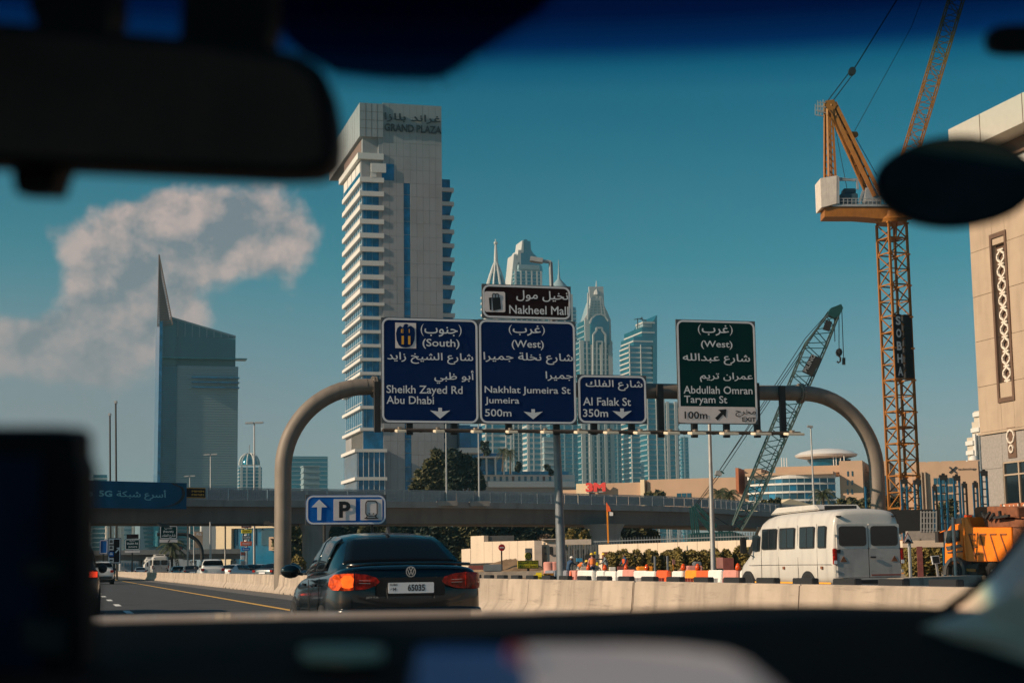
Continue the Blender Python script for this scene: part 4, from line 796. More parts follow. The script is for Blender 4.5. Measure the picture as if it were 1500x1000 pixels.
for (a, b) in (((869,595),(869,490)),((887,595),(887,490)),((869,490),(874,484)),((874,484),(874,480)),((874,480),(882,480)),((882,480),(882,484)),((882,484),(887,490)),((874,520),(874,500)),((882,520),(882,500)),((874,500),(882,500)),((874,575),(874,520)),((882,575),(882,520))): ar.beam(atS(*a, SA-4), atS(*b, SA-4), 1.7)
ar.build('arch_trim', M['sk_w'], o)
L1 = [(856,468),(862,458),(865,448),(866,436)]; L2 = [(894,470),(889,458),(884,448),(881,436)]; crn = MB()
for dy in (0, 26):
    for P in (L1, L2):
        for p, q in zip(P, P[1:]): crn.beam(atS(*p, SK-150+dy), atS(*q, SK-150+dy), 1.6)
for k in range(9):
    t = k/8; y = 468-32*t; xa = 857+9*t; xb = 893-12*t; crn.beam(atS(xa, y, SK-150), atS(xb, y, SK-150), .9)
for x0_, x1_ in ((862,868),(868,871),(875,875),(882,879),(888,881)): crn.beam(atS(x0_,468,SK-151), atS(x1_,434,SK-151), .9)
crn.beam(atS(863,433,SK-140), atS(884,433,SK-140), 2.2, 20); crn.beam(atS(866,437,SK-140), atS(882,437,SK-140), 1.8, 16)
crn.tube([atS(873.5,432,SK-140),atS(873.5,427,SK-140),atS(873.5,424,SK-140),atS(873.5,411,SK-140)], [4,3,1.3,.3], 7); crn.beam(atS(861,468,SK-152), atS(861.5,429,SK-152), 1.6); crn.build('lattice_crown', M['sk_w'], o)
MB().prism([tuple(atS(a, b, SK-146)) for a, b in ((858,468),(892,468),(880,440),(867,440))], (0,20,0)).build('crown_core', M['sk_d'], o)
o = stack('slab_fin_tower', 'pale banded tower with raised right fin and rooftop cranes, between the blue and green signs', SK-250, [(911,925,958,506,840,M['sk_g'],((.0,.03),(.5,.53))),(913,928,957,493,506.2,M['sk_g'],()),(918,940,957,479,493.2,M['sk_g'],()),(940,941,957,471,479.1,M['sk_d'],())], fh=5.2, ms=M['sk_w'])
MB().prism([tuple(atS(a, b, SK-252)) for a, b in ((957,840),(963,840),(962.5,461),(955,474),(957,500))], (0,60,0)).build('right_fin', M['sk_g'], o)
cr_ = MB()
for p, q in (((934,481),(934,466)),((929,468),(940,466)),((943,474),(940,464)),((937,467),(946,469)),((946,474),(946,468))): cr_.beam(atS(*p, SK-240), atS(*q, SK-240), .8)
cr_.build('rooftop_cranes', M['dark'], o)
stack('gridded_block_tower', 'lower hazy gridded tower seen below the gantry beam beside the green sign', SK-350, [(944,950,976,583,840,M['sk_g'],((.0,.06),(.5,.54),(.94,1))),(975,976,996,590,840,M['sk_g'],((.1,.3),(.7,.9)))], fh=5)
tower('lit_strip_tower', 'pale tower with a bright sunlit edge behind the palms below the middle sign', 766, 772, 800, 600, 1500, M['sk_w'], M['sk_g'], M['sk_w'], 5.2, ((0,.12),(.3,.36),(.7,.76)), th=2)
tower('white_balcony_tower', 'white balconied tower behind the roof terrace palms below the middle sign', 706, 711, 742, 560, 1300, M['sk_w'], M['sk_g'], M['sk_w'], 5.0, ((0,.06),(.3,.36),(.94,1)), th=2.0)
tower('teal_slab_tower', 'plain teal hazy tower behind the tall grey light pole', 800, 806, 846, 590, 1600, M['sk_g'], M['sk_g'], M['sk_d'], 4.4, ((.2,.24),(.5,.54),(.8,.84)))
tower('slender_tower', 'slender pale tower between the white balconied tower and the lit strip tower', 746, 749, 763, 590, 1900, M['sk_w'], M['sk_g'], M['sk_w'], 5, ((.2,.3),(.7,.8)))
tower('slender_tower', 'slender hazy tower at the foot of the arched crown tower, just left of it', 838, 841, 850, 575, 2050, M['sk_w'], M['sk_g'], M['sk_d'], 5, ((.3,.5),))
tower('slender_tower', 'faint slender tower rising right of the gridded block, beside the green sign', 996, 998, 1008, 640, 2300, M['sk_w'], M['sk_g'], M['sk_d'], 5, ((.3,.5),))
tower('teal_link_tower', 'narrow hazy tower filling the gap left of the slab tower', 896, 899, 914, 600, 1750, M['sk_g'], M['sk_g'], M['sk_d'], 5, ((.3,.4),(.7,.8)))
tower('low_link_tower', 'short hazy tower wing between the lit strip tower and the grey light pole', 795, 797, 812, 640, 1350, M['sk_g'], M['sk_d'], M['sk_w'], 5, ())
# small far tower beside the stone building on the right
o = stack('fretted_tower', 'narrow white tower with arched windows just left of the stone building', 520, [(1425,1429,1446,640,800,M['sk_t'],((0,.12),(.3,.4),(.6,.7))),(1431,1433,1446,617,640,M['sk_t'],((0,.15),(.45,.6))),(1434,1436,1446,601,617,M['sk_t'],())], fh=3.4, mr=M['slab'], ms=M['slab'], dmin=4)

# ================================================================== mid-distance buildings on the right
def blk(o, name, m, pl, pt, pr, pbm, S, dep=14, bev=0): a, b, c, d = bx(pl, pt, pr, pbm, S); return MB().box(a,b,S,S+dep,c,d).build(name, m, o, bevel=bev)
S1 = 290
b1 = thing('curved_office', 'peach office with curved blue glass front and white shell roof behind the white bus', 'office building', (atS(1175,750,S1).x, S1, 0))
blk(b1,'wall',M['peach'],1092,684,1112,760,S1+4); blk(b1,'terracotta_fin',M['terr'],1088.5,682,1092,720,S1+2,12)
blk(b1,'attic_wall',M['peach'],1112,683,1216,693,S1+8); blk(b1,'stair_tower',M['peach'],1214,677,1240,760,S1+1,16); blk(b1,'stair_tower',M['peach'],1240.2,679,1258,760,S1+4,16); blk(b1,'dark_bay',M['winb'],1251,700,1256,738,S1+3.9,.1)
for k in range(4):
    for j in range(2): blk(b1,'slot_window',M['winb'],1222+j*5,692+k*13,1223.6+j*5,699+k*13,S1+.9,.1)
zt, zl = atS(1160,697,S1).z, atS(1160,745,S1).z
xa, xb = atS(1112,720,S1).x, atS(1213,720,S1).x; NP = 12; yc = lambda u: S1-3.2*math.sin(math.pi*u)
for j in range(4):
    z0_, z1_ = zl+(zt-zl)*j/4, zl+(zt-zl)*(j+1)/4
    for i in range(NP):
        u, v = i/NP, (i+1)/NP; P = [(xa+(xb-xa)*u+.05,yc(u),z0_+.1),(xa+(xb-xa)*v-.05,yc(v),z0_+.1),(xa+(xb-xa)*v-.05,yc(v),z1_-.1),(xa+(xb-xa)*u+.05,yc(u),z1_-.1)]
        MB().prism(P, (0,.3,0)).build('glass_pane', M['winb'] if (i*3+j) % 5 else M['hglass2'], b1)
cb_ = MB()
for j in range(5):
    zz = zl+(zt-zl)*j/4
    for i in range(NP): u, v = i/NP, (i+1)/NP; cb_.beam((xa+(xb-xa)*u,yc(u)-.15,zz),(xa+(xb-xa)*v,yc(v)-.15,zz),.3,.35 if j < 4 else 1.1)
cb_.build('curved_band', M['slab'], b1)
MB().prism([(xa,S1-3.5,zt+.1),(xb,S1-3.5,zt+.1),(xb,S1+9,zt+.1),(xa,S1+9,zt+.1)], (0,0,.5)).build('roof_edge', M['peach'], b1)
c = atS(1152,684,S1+14); R0 = atS(1187,684,S1+14).x-c.x
MB().lathe((c.x,c.y,c.z-1), [(R0*.55,0),(R0*.6,1.2),(R0*.72,2.2)], 24).build('drum', M['hglass2'], b1, smooth=True)
MB().lathe((c.x-.5,c.y,c.z+1.3), [(R0*.6,0),(R0*.98,.5),(R0*1.03,.9),(R0*.85,1.5),(R0*.5,2.0),(R0*.1,2.2)], 28).build('shell_roof', M['shellw'], b1, smooth=True)
an = MB()
for px in (1172,1175,1180,1184,1112,1115,1118): p = atS(px,692,S1+10); an.beam(p, p+Vector((0,0,2.2+.4*(px % 3))), .14)
p = atS(1235,678,S1+6); an.beam(p, p+Vector((0,0,2.4)), .2); an.beam(p+Vector((-.4,0,.8)), p+Vector((.4,0,1.4)), .35); p = atS(1228,678,S1+6); an.beam(p, p+Vector((0,0,1.2)), .1); an.build('rooftop_antennas', M['slab'], b1)
S2 = 330
b2 = thing('technology_office', 'long peach stone office with a small dark sign near its top, behind the crane mast', 'office building', (atS(1370,750,S2).x, S2, 0))
blk(b2,'low_wing',M['peach'],1290,691,1345,780,S2+3); blk(b2,'wall',M['peach'],1345,677,1418,780,S2); blk(b2,'end_wing',M['peach'],1418.2,681,1441,695,S2+2); blk(b2,'end_glass',M['winb'],1419,695,1441,738,S2+2.5,10)
for k in range(5): blk(b2,'parapet_block',M['peach'],1346+k*14.5,675.6,1359+k*14.5,677,S2,1)
for i in range(6):
    for j in range(3): blk(b2,'window',M['winb'],1368+i*4.2,700+j*12,1371.4+i*4.2,709+j*12,S2-.1,.09)
for i in range(5): blk(b2,'arched_window',M['winb'],1296+i*8,712,1301+i*8,722,S2+2.9,.09)
for px in (1352,1357,1361): blk(b2,'pilaster',M['stone'],px,690,px+1.4,745,S2-.8,.7)
for px,py in ((1424,700),(1424,712),(1424,724),(1432,700),(1432,712),(1432,724)): blk(b2,'sill',M['peach'],px-5,py,px+8,py+1.5,S2+2.2,.25)
t_ = MB(); a, b, c, d = bx(1394,686.5,1414,690.5,S2); write(t_, 'technology', (a,S2-.12,c), (b-a,0,0), (0,0,d-c), .03)
for p, q in (((1385,684.5),(1392.5,693)),((1392.5,684.5),(1385,693))): t_.beam(atS(*p,S2-.1), atS(*q,S2-.1), .3)
t_.build('sign_letters', M['letter'], b2)
MB().lathe(atS(1390,677,S2+6), [(.9,0),(.9,.6),(.5,1.1),(.1,1.3)], 12).build('roof_dome', M['slab'], b2, smooth=True)
S3 = 360
b3 = thing('letter_roof_building', 'low reddish building with big red 3M letters on its roof beyond the bridge', 'building', (atS(960,750,S3).x, S3, 0))
blk(b3,'wall',M['peach'],826,714,866,745,S3+4); blk(b3,'cream_wall',M['cream'],865,705,881,745,S3-1); blk(b3,'wall',M['terr'] if 0 else M['peach'],881.2,705.5,945,745,S3); blk(b3,'cream_corner',M['cream'],945,701.5,950,745,S3-1); blk(b3,'wall',M['peach'],950.2,702,1062,745,S3)
for i in range(3): blk(b3,'window',M['winb'],986+i*6,723,991+i*6,729,S3-.1,.09)
t_ = MB(); a, b, c, d = bx(880,704,905,717.5,S3-2); write(t_, '3M', (a,0,c), (b-a,0,0), (0,0,d-c), .07); m_ = MB()
for f in t_.f: m_.prism([Vector((t_.v[i].x, S3-2.0, t_.v[i].z)) for i in f], (0,.5,0))
m_.build('roof_letters', M['red3'], b3); f_ = MB()
for px in (884,893,902): f_.beam(atS(px,719,S3-1.4), atS(px,704,S3-1.4), .15)
f_.beam(atS(880,717.8,S3-1.6), atS(905,717.8,S3-1.6), .2); f_.build('letter_frame', M['galv'], b3)
# low pitched canopy behind the bridge
g0, g1, g2 = atS(1133,742,262), atS(1158,730,262), atS(1212,745,262)
tc_ = MB().prism([g0, g1, g2, Vector((g2.x,g2.y,g2.z-2)), Vector((g0.x,g0.y,g0.z-2))], (0,16,0)).build('pitched_canopy', M['cream']); tag(tc_, 'small cream pitched roof rising just over the bridge railing before the curved office', 'canopy')

for _b in (b1, b2, b3): _b.rotation_euler = (0, 0, rad(-32)); _b.scale = (1.16, 1, 1)
# ---- big stone building at the right edge (its wall runs along the motorway)
BXX = 60.0
cf_ = atX(1441, 740, BXX).y; sb = thing('stone_building', 'big beige stone building with pale overhanging eave cut off by the right edge', 'building', (BXX, cf_, 0))
zg = atX(1455, 631, BXX).z; eX = BXX-2.2; etip = atX(1389, 190, eX); zt = etip.z-1.9
MB().box(BXX+.3,BXX+22,cf_-45,cf_-.05,0,zt).build('core', M['recess'], sb)
def ys(px, py): return atX(px, py, BXX).y
slot = (ys(1478,460), ys(1459,460)); zs0, zs1 = atX(1472,582,BXX).z, atX(1468,345,BXX).z
z = zg; rows = []
while z < zt-.1: rows.append((z, min(z+3.1, zt))); z += 3.1
ycol = [cf_, slot[1], slot[0], slot[0]-3, slot[0]-6.2, slot[0]-9.4, slot[0]-12.6, slot[0]-16, slot[0]-20]
for (za, zb_) in rows:
    for j, (a, b) in enumerate(zip(ycol, ycol[1:])):
        if j == 1 and za > zs0-1.6 and zb_ < zs1+1.6: continue
        MB().box(BXX-random.uniform(0,.015),BXX+.28,b+.015,a-.015,za+.015,zb_-.015).build('stone_panel', M['stone'], sb)
    MB().box(BXX+.1,BXX+20,cf_-.04,cf_+.0,za+.015,zb_-.015).build('end_panel', M['stone'], sb)
MB().box(BXX-.12,BXX+20,cf_-45,cf_+.05,zg-.18,zg-.02).build('string_course', M['stone'], sb)
rows = [(zg-2.5*(k+1), zg-2.5*k) for k in range(int(zg/2.5)+1)]; wy0, wy1 = ys(1500,700), ys(1470,700); wz0, wz1 = atX(1485,741,BXX).z, atX(1485,676,BXX).z
for (za, zb_) in rows:
    for a, b in ((cf_, wy1), (wy1, wy0-3), (wy0-3, wy0-10)):
        za_, zb2 = max(za, 0), min(zb_, zg-.2)
        if (a, b) == (wy1, wy0-3) and zb2 > wz0 and za_ < wz1: 
            if za_ < wz0: MB().box(BXX+.02,BXX+.28,b+.01,a-.01,za_,wz0-.05).build('granite_panel', M['granite'], sb)
            if zb2 > wz1: MB().box(BXX+.02,BXX+.28,b+.01,a-.01,wz1+.05,zb2).build('granite_panel', M['granite'], sb)
            continue
        MB().box(BXX+.02,BXX+.28,b+.01,a-.01,za_+.01,zb2-.01).build('granite_panel', M['granite'], sb)
wn = MB().box(BXX+.12,BXX+.2,wy0-3,wy1,wz0,wz1).build('window', M['glassd'], sb); fr = MB()
for t in (0,.33,.66,1): y = wy1+(wy0-3-wy1)*t; fr.box(BXX+.02,BXX+.11,y-.06,y+.06,wz0,wz1)
for zz in (wz0,wz0+(wz1-wz0)*.72,wz1): fr.box(BXX+.03,BXX+.1,wy0-3,wy1,zz-.05,zz+.05)
fr.build('window_frame', M['stone'], wn)
rf = MB(); rf.box(BXX-.1,BXX+.05,slot[1]-.0,slot[1]+.22,zs0-.3,zs1+.3); rf.box(BXX-.1,BXX+.05,slot[0]-.22,slot[0],zs0-.3,zs1+.3); rf.box(BXX-.1,BXX+.05,slot[0],slot[1],zs1,zs1+.3); rf.box(BXX-.1,BXX+.05,slot[0],slot[1],zs0-.3,zs0); rf.build('slot_frame', M['recess'], sb)
lt = MB(); ym = (slot[0]+slot[1])/2; hw = (slot[1]-slot[0])/2*.55; z = zs0+.2
while z < zs1-.9:
    P = [(ym,z),(ym-hw,z+.28),(ym-hw,z+.56),(ym,z+.84),(ym+hw,z+.56),(ym+hw,z+.28)]
    for p, q in zip(P, P[1:]+P[:1]): lt.beam((BXX+.12,p[0],p[1]),(BXX+.12,q[0],q[1]),.13)
    z += .98
    lt.beam((BXX+.12,ym-hw*.8,z-.07),(BXX+.12,ym+hw*.8,z-.07),.1)
lt.build('lattice', M['lattice'], sb)
q = atX(1482,648,BXX-.02); nb_ = MB(); nb_.box(BXX-.03,BXX+.0,q.y-.5,q.y+.5,q.z-1.0,q.z+1.0); nb_.build('niche', M['recess'], sb)
nl = MB()
for r in (.55,.3):
    P = [(BXX-.08, q.y+.45*math.cos(rad(k*45))*r*1.7, q.z+(.4 if r > .4 else -.4)+math.sin(rad(k*45))*r*.8) for k in range(8)]
    for a, b in zip(P, P[1:]+P[:1]): nl.beam(a, b, .1)
nl.build('niche_lattice', M['lattice'], sb)
MB().box(eX,BXX+24,cf_-45,etip.y,etip.z-1.9,etip.z).build('eave', M['eave'], sb)
ej = MB()
for k in range(6): ej.box(eX-.02,eX+.01,etip.y-4-k*5,etip.y-3.94-k*5,etip.z-1.9,etip.z)
ej.build('eave_joints', M['recess'], sb)
MB().box(BXX-.5,BXX+.2,cf_-45,cf_+.4,etip.z-2.9,etip.z-1.92).build('shadow_gap', M['recess'], sb); MB().box(BXX-.25,BXX+.25,cf_-45,cf_+.2,etip.z-3.9,etip.z-2.92).build('cornice', M['slab'], sb)
hx_ = 56.5; p = atX(1466,766,hx_); q = atX(1466,738,hx_); p2 = atX(1560,766,hx_)
hb = thing('clinic_hoarding', 'orange signboard lettered British in pale script behind the dumper truck', 'sign', (hx_, p.y, 0))
MB().box(hx_,hx_+.1,p2.y,p.y,p.z,q.z).build('panel', M['terr'], hb); lt = MB()
write(lt, 'British', (hx_-.02, atX(1469,750,hx_).y, p.z+.42), (0,atX(1496,750,hx_).y-atX(1469,750,hx_).y,0), (0,0,.72), .02)
write(lt, 'C', (hx_-.02, atX(1498,750,hx_).y, p.z+.5), (0,atX(1504,750,hx_).y-atX(1498,750,hx_).y,0), (0,0,.6), .02)
lt.build('lettering', M['lattice'], hb); MB().box(hx_+.02,hx_+.08,p.y-.3,p.y-.2,0,p.z).build('post', M['dark'], hb)

# ================================================================== tower crane
CD = 125.0; mc = atD(1320, 640, CD); SIDE = Vector((math.cos(TH+rad(0)), -math.sin(TH), 0))
tcr = thing('tower_crane', 'yellow luffing tower crane with lattice mast, pale counterweight and jib rising out of view', 'tower crane', (mc.x, mc.y, 0))
e1 = (Matrix.Rotation(rad(22), 3, 'Z') @ SIDE); e2 = Vector((-e1.y, e1.x, 0)); MW = 1.62/2; ztop = atD(1311, 328, CD).z
sec = 2.46; nsec = int(ztop/sec)+1; sec = ztop/nsec
def msec(seed):
    m_ = MB(); C4 = [e1*MW*a+e2*MW*b for a, b in ((-1,-1),(1,-1),(1,1),(-1,1))]
    for c in C4: m_.beam(c, c+Vector((0,0,sec)), .17)
    for i in range(4):
        a, b = C4[i], C4[(i+1) % 4]; up = lambda t: Vector((0,0,sec*t))
        m_.beam(a+up(.01), b+up(.01), .10); m_.beam(a+up(.5), b+up(.5), .08)
        m_.beam(a+up(0), b+up(.5), .08); m_.beam(b+up(.5), a+up(1), .08)
    if seed: m_.box(-.62,.62,-.62,.62,sec*.5,sec*.5+.12); m_.beam(Vector((.3,.3,0)), Vector((.3,-.3,sec)), .1)
    for c in C4[:3]: m_.beam(c+Vector((0,0,sec-.12)), c+Vector((0,0,sec)), .30)
    return m_
ma = msec(0).build('mast_section', M['yellow'], tcr, local=True); mb_ = msec(1).build('mast_section', M['yellow'], tcr, local=True); mb_.location = (0,0,sec)
for k in range(2, nsec): share(mb_ if k % 3 == 1 else ma, 'mast_section', tcr, (0, 0, sec*k))
P3 = lambda px, py, o=0: atD(px, py, CD)+HD*o
sgn = P3(1303, 509); q = MB(); a, b = P3(1296.5,509).xy, P3(1309,509).xy; zb0, zb1 = P3(1303,555).z, P3(1303,463).z
fe = e2*-1; q0 = Vector((mc.x,mc.y,0))-e1*MW-e2*(MW+.10); 
q.prism([q0+Vector((0,0,zb0))-e1*.05, q0+e1*.66+Vector((0,0,zb0)), q0+e1*.66+Vector((0,0,zb1)), q0-e1*.05+Vector((0,0,zb1))], e2*.06); q.build('name_panel', M['black2'], tcr)
MB().prism([q0+e1*.95+Vector((0,0,zb0)), q0+e1*1.6+Vector((0,0,zb0)), q0+e1*1.6+Vector((0,0,zb1)), q0+e1*.95+Vector((0,0,zb1))], e2*1.2).build('dark_cladding', M['black2'], tcr)
lt = MB(); n = 5; hgt = (zb1-zb0)/n
for k, ch in enumerate('SOBHA'): write(lt, ch, q0-e2*.02+e1*.14+Vector((0,0,zb1-hgt*(k+.86))), e1*.46, (0,0,hgt*.70), .045)
lt.build('lettering', M['white'], tcr)
MB().lathe((mc.x,mc.y,ztop), [(1.15,0),(1.25,.25),(1.05,.5),(1.0,.9)], 20).build('slewing_ring', M['yellow'], tcr, smooth=True)
# machinery deck
dk = MB(); P = [P3(1205,307), P3(1340,307), P3(1340,318), P3(1300,325), P3(1250,321), P3(1205,321)]
dk.prism([p-HD*.9 for p in P], HD*1.8); dk.build('counter_jib', M['yellow'], tcr)
tr_ = MB(); tr_.prism([P3(1215,303)-HD*1.0, P3(1340,303)-HD*1.0, P3(1340,306.5)-HD*1.0, P3(1215,306.5)-HD*1.0], HD*2.0); tr_.build('deck_plate', M['galv'], tcr)
cwp = MB()
for k in range(4):
    o_ = HD*(-1.1+.56*k); cwp.prism([P3(1197.5,266)+o_, P3(1222,262)+o_, P3(1222,303)+o_, P3(1199,309)+o_], HD*.5)
cwp.build('counterweight', M['cranegrey'], tcr, bevel=.03)
cs = MB(); cs.prism([P3(1222.4,262)-HD*1.1, P3(1225.5,264)-HD*1.1, P3(1225.5,302)-HD*1.1, P3(1222.4,303)-HD*1.1], HD*2.2); cs.build('weight_frame', M['galv'], tcr)
wi = MB(); wi.prism([P3(1229,286)-HD*.7, P3(1254,286)-HD*.7, P3(1254,302)-HD*.7, P3(1229,302)-HD*.7], HD*1.4); wi.prism([P3(1234,278)-HD*.5, P3(1252,278)-HD*.5, P3(1252,286)-HD*.5, P3(1234,286)-HD*.5], HD*1.0); wi.build('winch_house', mat('winch_blue_grey', (.03,.07,.10), .5), tcr, bevel=.05)
w2 = MB(); w2.prism([P3(1264,283)-HD*.8, P3(1272,274)-HD*.8, P3(1288,274)-HD*.8, P3(1288,302)-HD*.8, P3(1264,302)-HD*.8], HD*1.4); w2.build('operator_cab', M['galv'], tcr, bevel=.04)
rl = MB()
for px in range(1226, 1300, 6): rl.beam(P3(px,303,-1), P3(px,295,-1), .05)
rl.beam(P3(1226,295,-1), P3(1296,295,-1), .05); rl.beam(P3(1226,299,-1), P3(1296,299,-1), .04)
for a, b in (((1226,266),(1253,266)),((1253,266),(1254,280)),((1226,264),(1250,267)),((1256,300),(1262,282)),((1262,300),(1267,278))): rl.beam(P3(*a,-.6), P3(*b,-.6), .16)
rl.build('handrail', M['galv'], tcr)
ap = P3(1214, 160); af = MB()
for o_ in (-.8,.8):
    af.beam(P3(1210,162,o_*.6), P3(1211,262,o_), .16); af.beam(P3(1217,162,o_*.6), P3(1221,262,o_), .16)
    for k in range(10): t = k/10; af.beam(P3(1210+t,162+100*t,o_*.8), P3(1217+4*(t+.1),162+100*(t+.1),o_*.8), .07)
af.build('back_mast', M['yellow'], tcr)
ds_ = MB()
for o_ in (-.75,.75):
    ds_.beam(P3(1213,152,o_*.4), P3(1278,291,o_), .30); ds_.beam(P3(1222,152,o_*.4), P3(1287,289,o_), .26)
for k in range(9): t = (k+.3)/9.5; ds_.beam(P3(1213+65*t,152+139*t,-.5-.25*t), P3(1222+65*t,152+137*t,.4+.3*t), .14); ds_.beam(P3(1222+65*t,152+137*t,-.5), P3(1213+65*(t+.08),152+139*(t+.08),.5), .10)
ds_.build('a_frame_strut', M['yellow'], tcr)
hdm = MB(); hdm.prism([P3(1207,150)-HD*.5, P3(1220,148)-HD*.5, P3(1225,157)-HD*.5, P3(1218,168)-HD*.5, P3(1207,165)-HD*.5], HD*1.0); hdm.prism([P3(1244,194)-HD*.3, P3(1255,194)-HD*.3, P3(1257,200)-HD*.3, P3(1250,203)-HD*.3], HD*.6); hdm.build('head_block', M['yellow'], tcr, bevel=.05)
cg = MB()
for a, b in (((1196,166),(1209,168)),((1196,153),(1208,153)),((1196,166),(1196,150)),((1200,167),(1200,150)),((1204,167),(1204,149)),((1196,159),(1208,160))):
    for o_ in (-.5,.5): cg.beam(P3(*a,o_), P3(*b,o_), .07)
cg.build('access_cage', M['galv'], tcr)
cb_ = MB()
for a, b, w_ in (((1211,150),(1245,105),.07),((1217,152),(1251,107),.07),((1248,106),(1320,-10),.09),((1252,192),(1335,40),.04),((1335,40),(1352,-5),.04),((1222,180),(1241,278),.035),((1254,203),(1285,258),.04)): cb_.beam(P3(*a), P3(*b), w_)
cb_.build('luffing_cable', M['cable'], tcr); MB().prism([P3(1248+5.5*math.cos(rad(k*40)), 105+6*math.sin(rad(k*40)))-HD*.2 for k in range(9)], HD*.4).build('pulley_block', M['dark'], tcr)
# jib (lattice), foot at the slewing unit, luffed up to the right
jf = [P3(1293,300), P3(1313,300)]; JV = (P3(1439,-130)-P3(1311,300)); jn = JV.normalized(); jw = jn.cross(HD).normalized()
jb = MB(); F0 = P3(1311,300); NJ = 27; Ln = JV.length; W1 = .55
cor = [(jw*W1*a+HD*.55*b) for a, b in ((-1,-1),(1,-1),(1,1),(-1,1))]
def jp(i, t): s_ = min(1, .35+t*6); return F0+JV*t+cor[i]*s_
for i in range(4):
    jb.beam(jp(i,0), jp(i,.12), .10); jb.beam(jp(i,.12), jp(i,1), .10)
for k in range(NJ):
    t, u = k/NJ, (k+1)/NJ
    for i in range(4): jb.beam(jp(i,t), jp((i+1) % 4,t), .045); jb.beam(jp(i,t) if k % 2 else jp((i+1) % 4,t), jp((i+1) % 4,u) if k % 2 else jp(i,u), .05)
jb.build('jib', M['yellow'], tcr)

# ================================================================== crawler crane
KD = 150.0; K3 = lambda px, py, o=0: atD(px, py, KD)+HD*o
kf = K3(1078, 780); kc = thing('crawler_crane', 'green lattice boom crawler crane leaning right behind the gantry with hook hanging', 'crawler crane', (kf.x, kf.y, 0))
bm_ = MB(); E0 = [(1070,775),(1086,776)]; E1 = [(1089,728),(1113,729)]; E2 = [(1196,503),(1206,515)]; E2 = [(1180,503),(1207,514)]; E3 = [(1212,462),(1227,464)]
def bp(i, t):
    side, o_ = (0 if i in (0,3) else 1), (-1 if i < 2 else 1)
    if t < .14: a, b, s_ = E0[side], E1[side], t/.14; w_ = .3+.5*s_
    elif t < .86: a, b, s_ = E1[side], E2[side], (t-.14)/.72; w_ = .8
    else: a, b, s_ = E2[side], E3[side], (t-.86)/.14; w_ = .8-.35*s_
    return K3(a[0]+(b[0]-a[0])*s_, a[1]+(b[1]-a[1])*s_, o_*w_)
NB = 30
for i in range(4):
    for k in range(NB): bm_.beam(bp(i,k/NB), bp(i,(k+1)/NB), .13)
bm_.build('boom_chords', M['tealb'], kc); bl2 = MB()
for k in range(NB):
    t, u = k/NB, (k+1)/NB
    for i in range(4): bl2.beam(bp(i,t) if k % 2 else bp((i+1) % 4,t), bp((i+1) % 4,u) if k % 2 else bp(i,u), .075)
bl2.build('boom_lacing', M['teal'], kc)
hd_ = MB(); hd_.prism([K3(1211,462)-HD*.4, K3(1216,452)-HD*.4, K3(1231,446)-HD*.4, K3(1234,452)-HD*.4, K3(1226,468)-HD*.4], HD*.8); hd_.build('boom_head', M['teal'], kc)
sg = MB(); sg.prism([K3(1186,520,-.95), K3(1201,527,-.95), K3(1187,553,-.95), K3(1172,546,-.95)], HD*.06); sg.prism([K3(1208,470,-.7), K3(1217,473,-.7), K3(1213,487,-.7), K3(1203,484,-.7)], HD*.06); sg.build('boom_sign', M['black2'], kc)
lt = MB(); write(lt, 'PILING', K3(1179,547,-1.0), (K3(1192,523)-K3(1179,547)), (K3(1187,551)-K3(1179,547))*-.0+(K3(1173,544)-K3(1179,547))*.9*1.0, .02); lt.build('sign_lettering', M['railg'], kc)
ck = MB()
for a, b in (((1213,458),(1180,495)),((1213,456),(1053,690)),((1216,455),(1057,692)),((1180,495),(1053,690)),((1053,692),(1018,740)),((1056,694),(1019,742)),((1222,466),(1223,500)),((1229,455),(1229,512)),((1233,452),(1236,530)),((1082,776),(1200,520)),((1020,740),(1077,775))): ck.beam(K3(*a), K3(*b), .06)
ck.build('boom_cables', M['cable'], kc)
hk = MB(); hk.prism([K3(1229+4.6*math.cos(rad(k*45)), 516+6*math.sin(rad(k*45)))-HD*.2 for k in range(8)], HD*.4); hk.tube([K3(1229,521),K3(1231,524),K3(1231,529),K3(1228,531),K3(1226,529)], .09, 6); hk.tube([K3(1236,524),K3(1236,534)], .16, 6); hk.build('hook_block', M['dark'], kc)
gm_ = MB()
for o_ in (-.8,.8):
    for a, b in (((1012,742),(1016,785)),((1017,740),(1023,785)),((1019,738),(1062,785)),((1014,742),(1046,785)),((1026,760),(1050,772)),((1054,690),(1059,694))): gm_.beam(K3(*a,o_), K3(*b,o_), .13)
gm_.build('rear_gantry', M['teal'], kc)
MB().prism([K3(1049,689)-HD*.5, K3(1058,690)-HD*.5, K3(1056,697)-HD*.5, K3(1047,695)-HD*.5], HD).build('bridle_block', M['galv'], kc)
bd = MB(); bd.prism([K3(1009,781)-HD*1.6, K3(1072,778)-HD*1.6, K3(1072,801)-HD*1.6, K3(1009,801)-HD*1.6], HD*3.2); bd.prism([K3(1072.3,778.5)-HD*1.5, K3(1094,786)-HD*1.5, K3(1094,801)-HD*1.5, K3(1072.3,801)-HD*1.5], HD*3); bd.build('machine_house', M['teal'], kc, bevel=.08)
MB().prism([K3(1048,769)-HD*1.3, K3(1070,769)-HD*1.3, K3(1074,777.6)-HD*1.3, K3(1048,777.6)-HD*1.3], HD*1.1).build('cab', M['glassd'], kc)
for o_ in (-2.4, 1.7): 
    t_ = MB(); t_.prism([K3(1010+0,822)+HD*o_, K3(1090,823)+HD*o_, K3(1094,815)+HD*o_, K3(1090,806)+HD*o_, K3(1010,806)+HD*o_, K3(1006,815)+HD*o_], HD*.8); t_.build('track', M['dark'], kc)

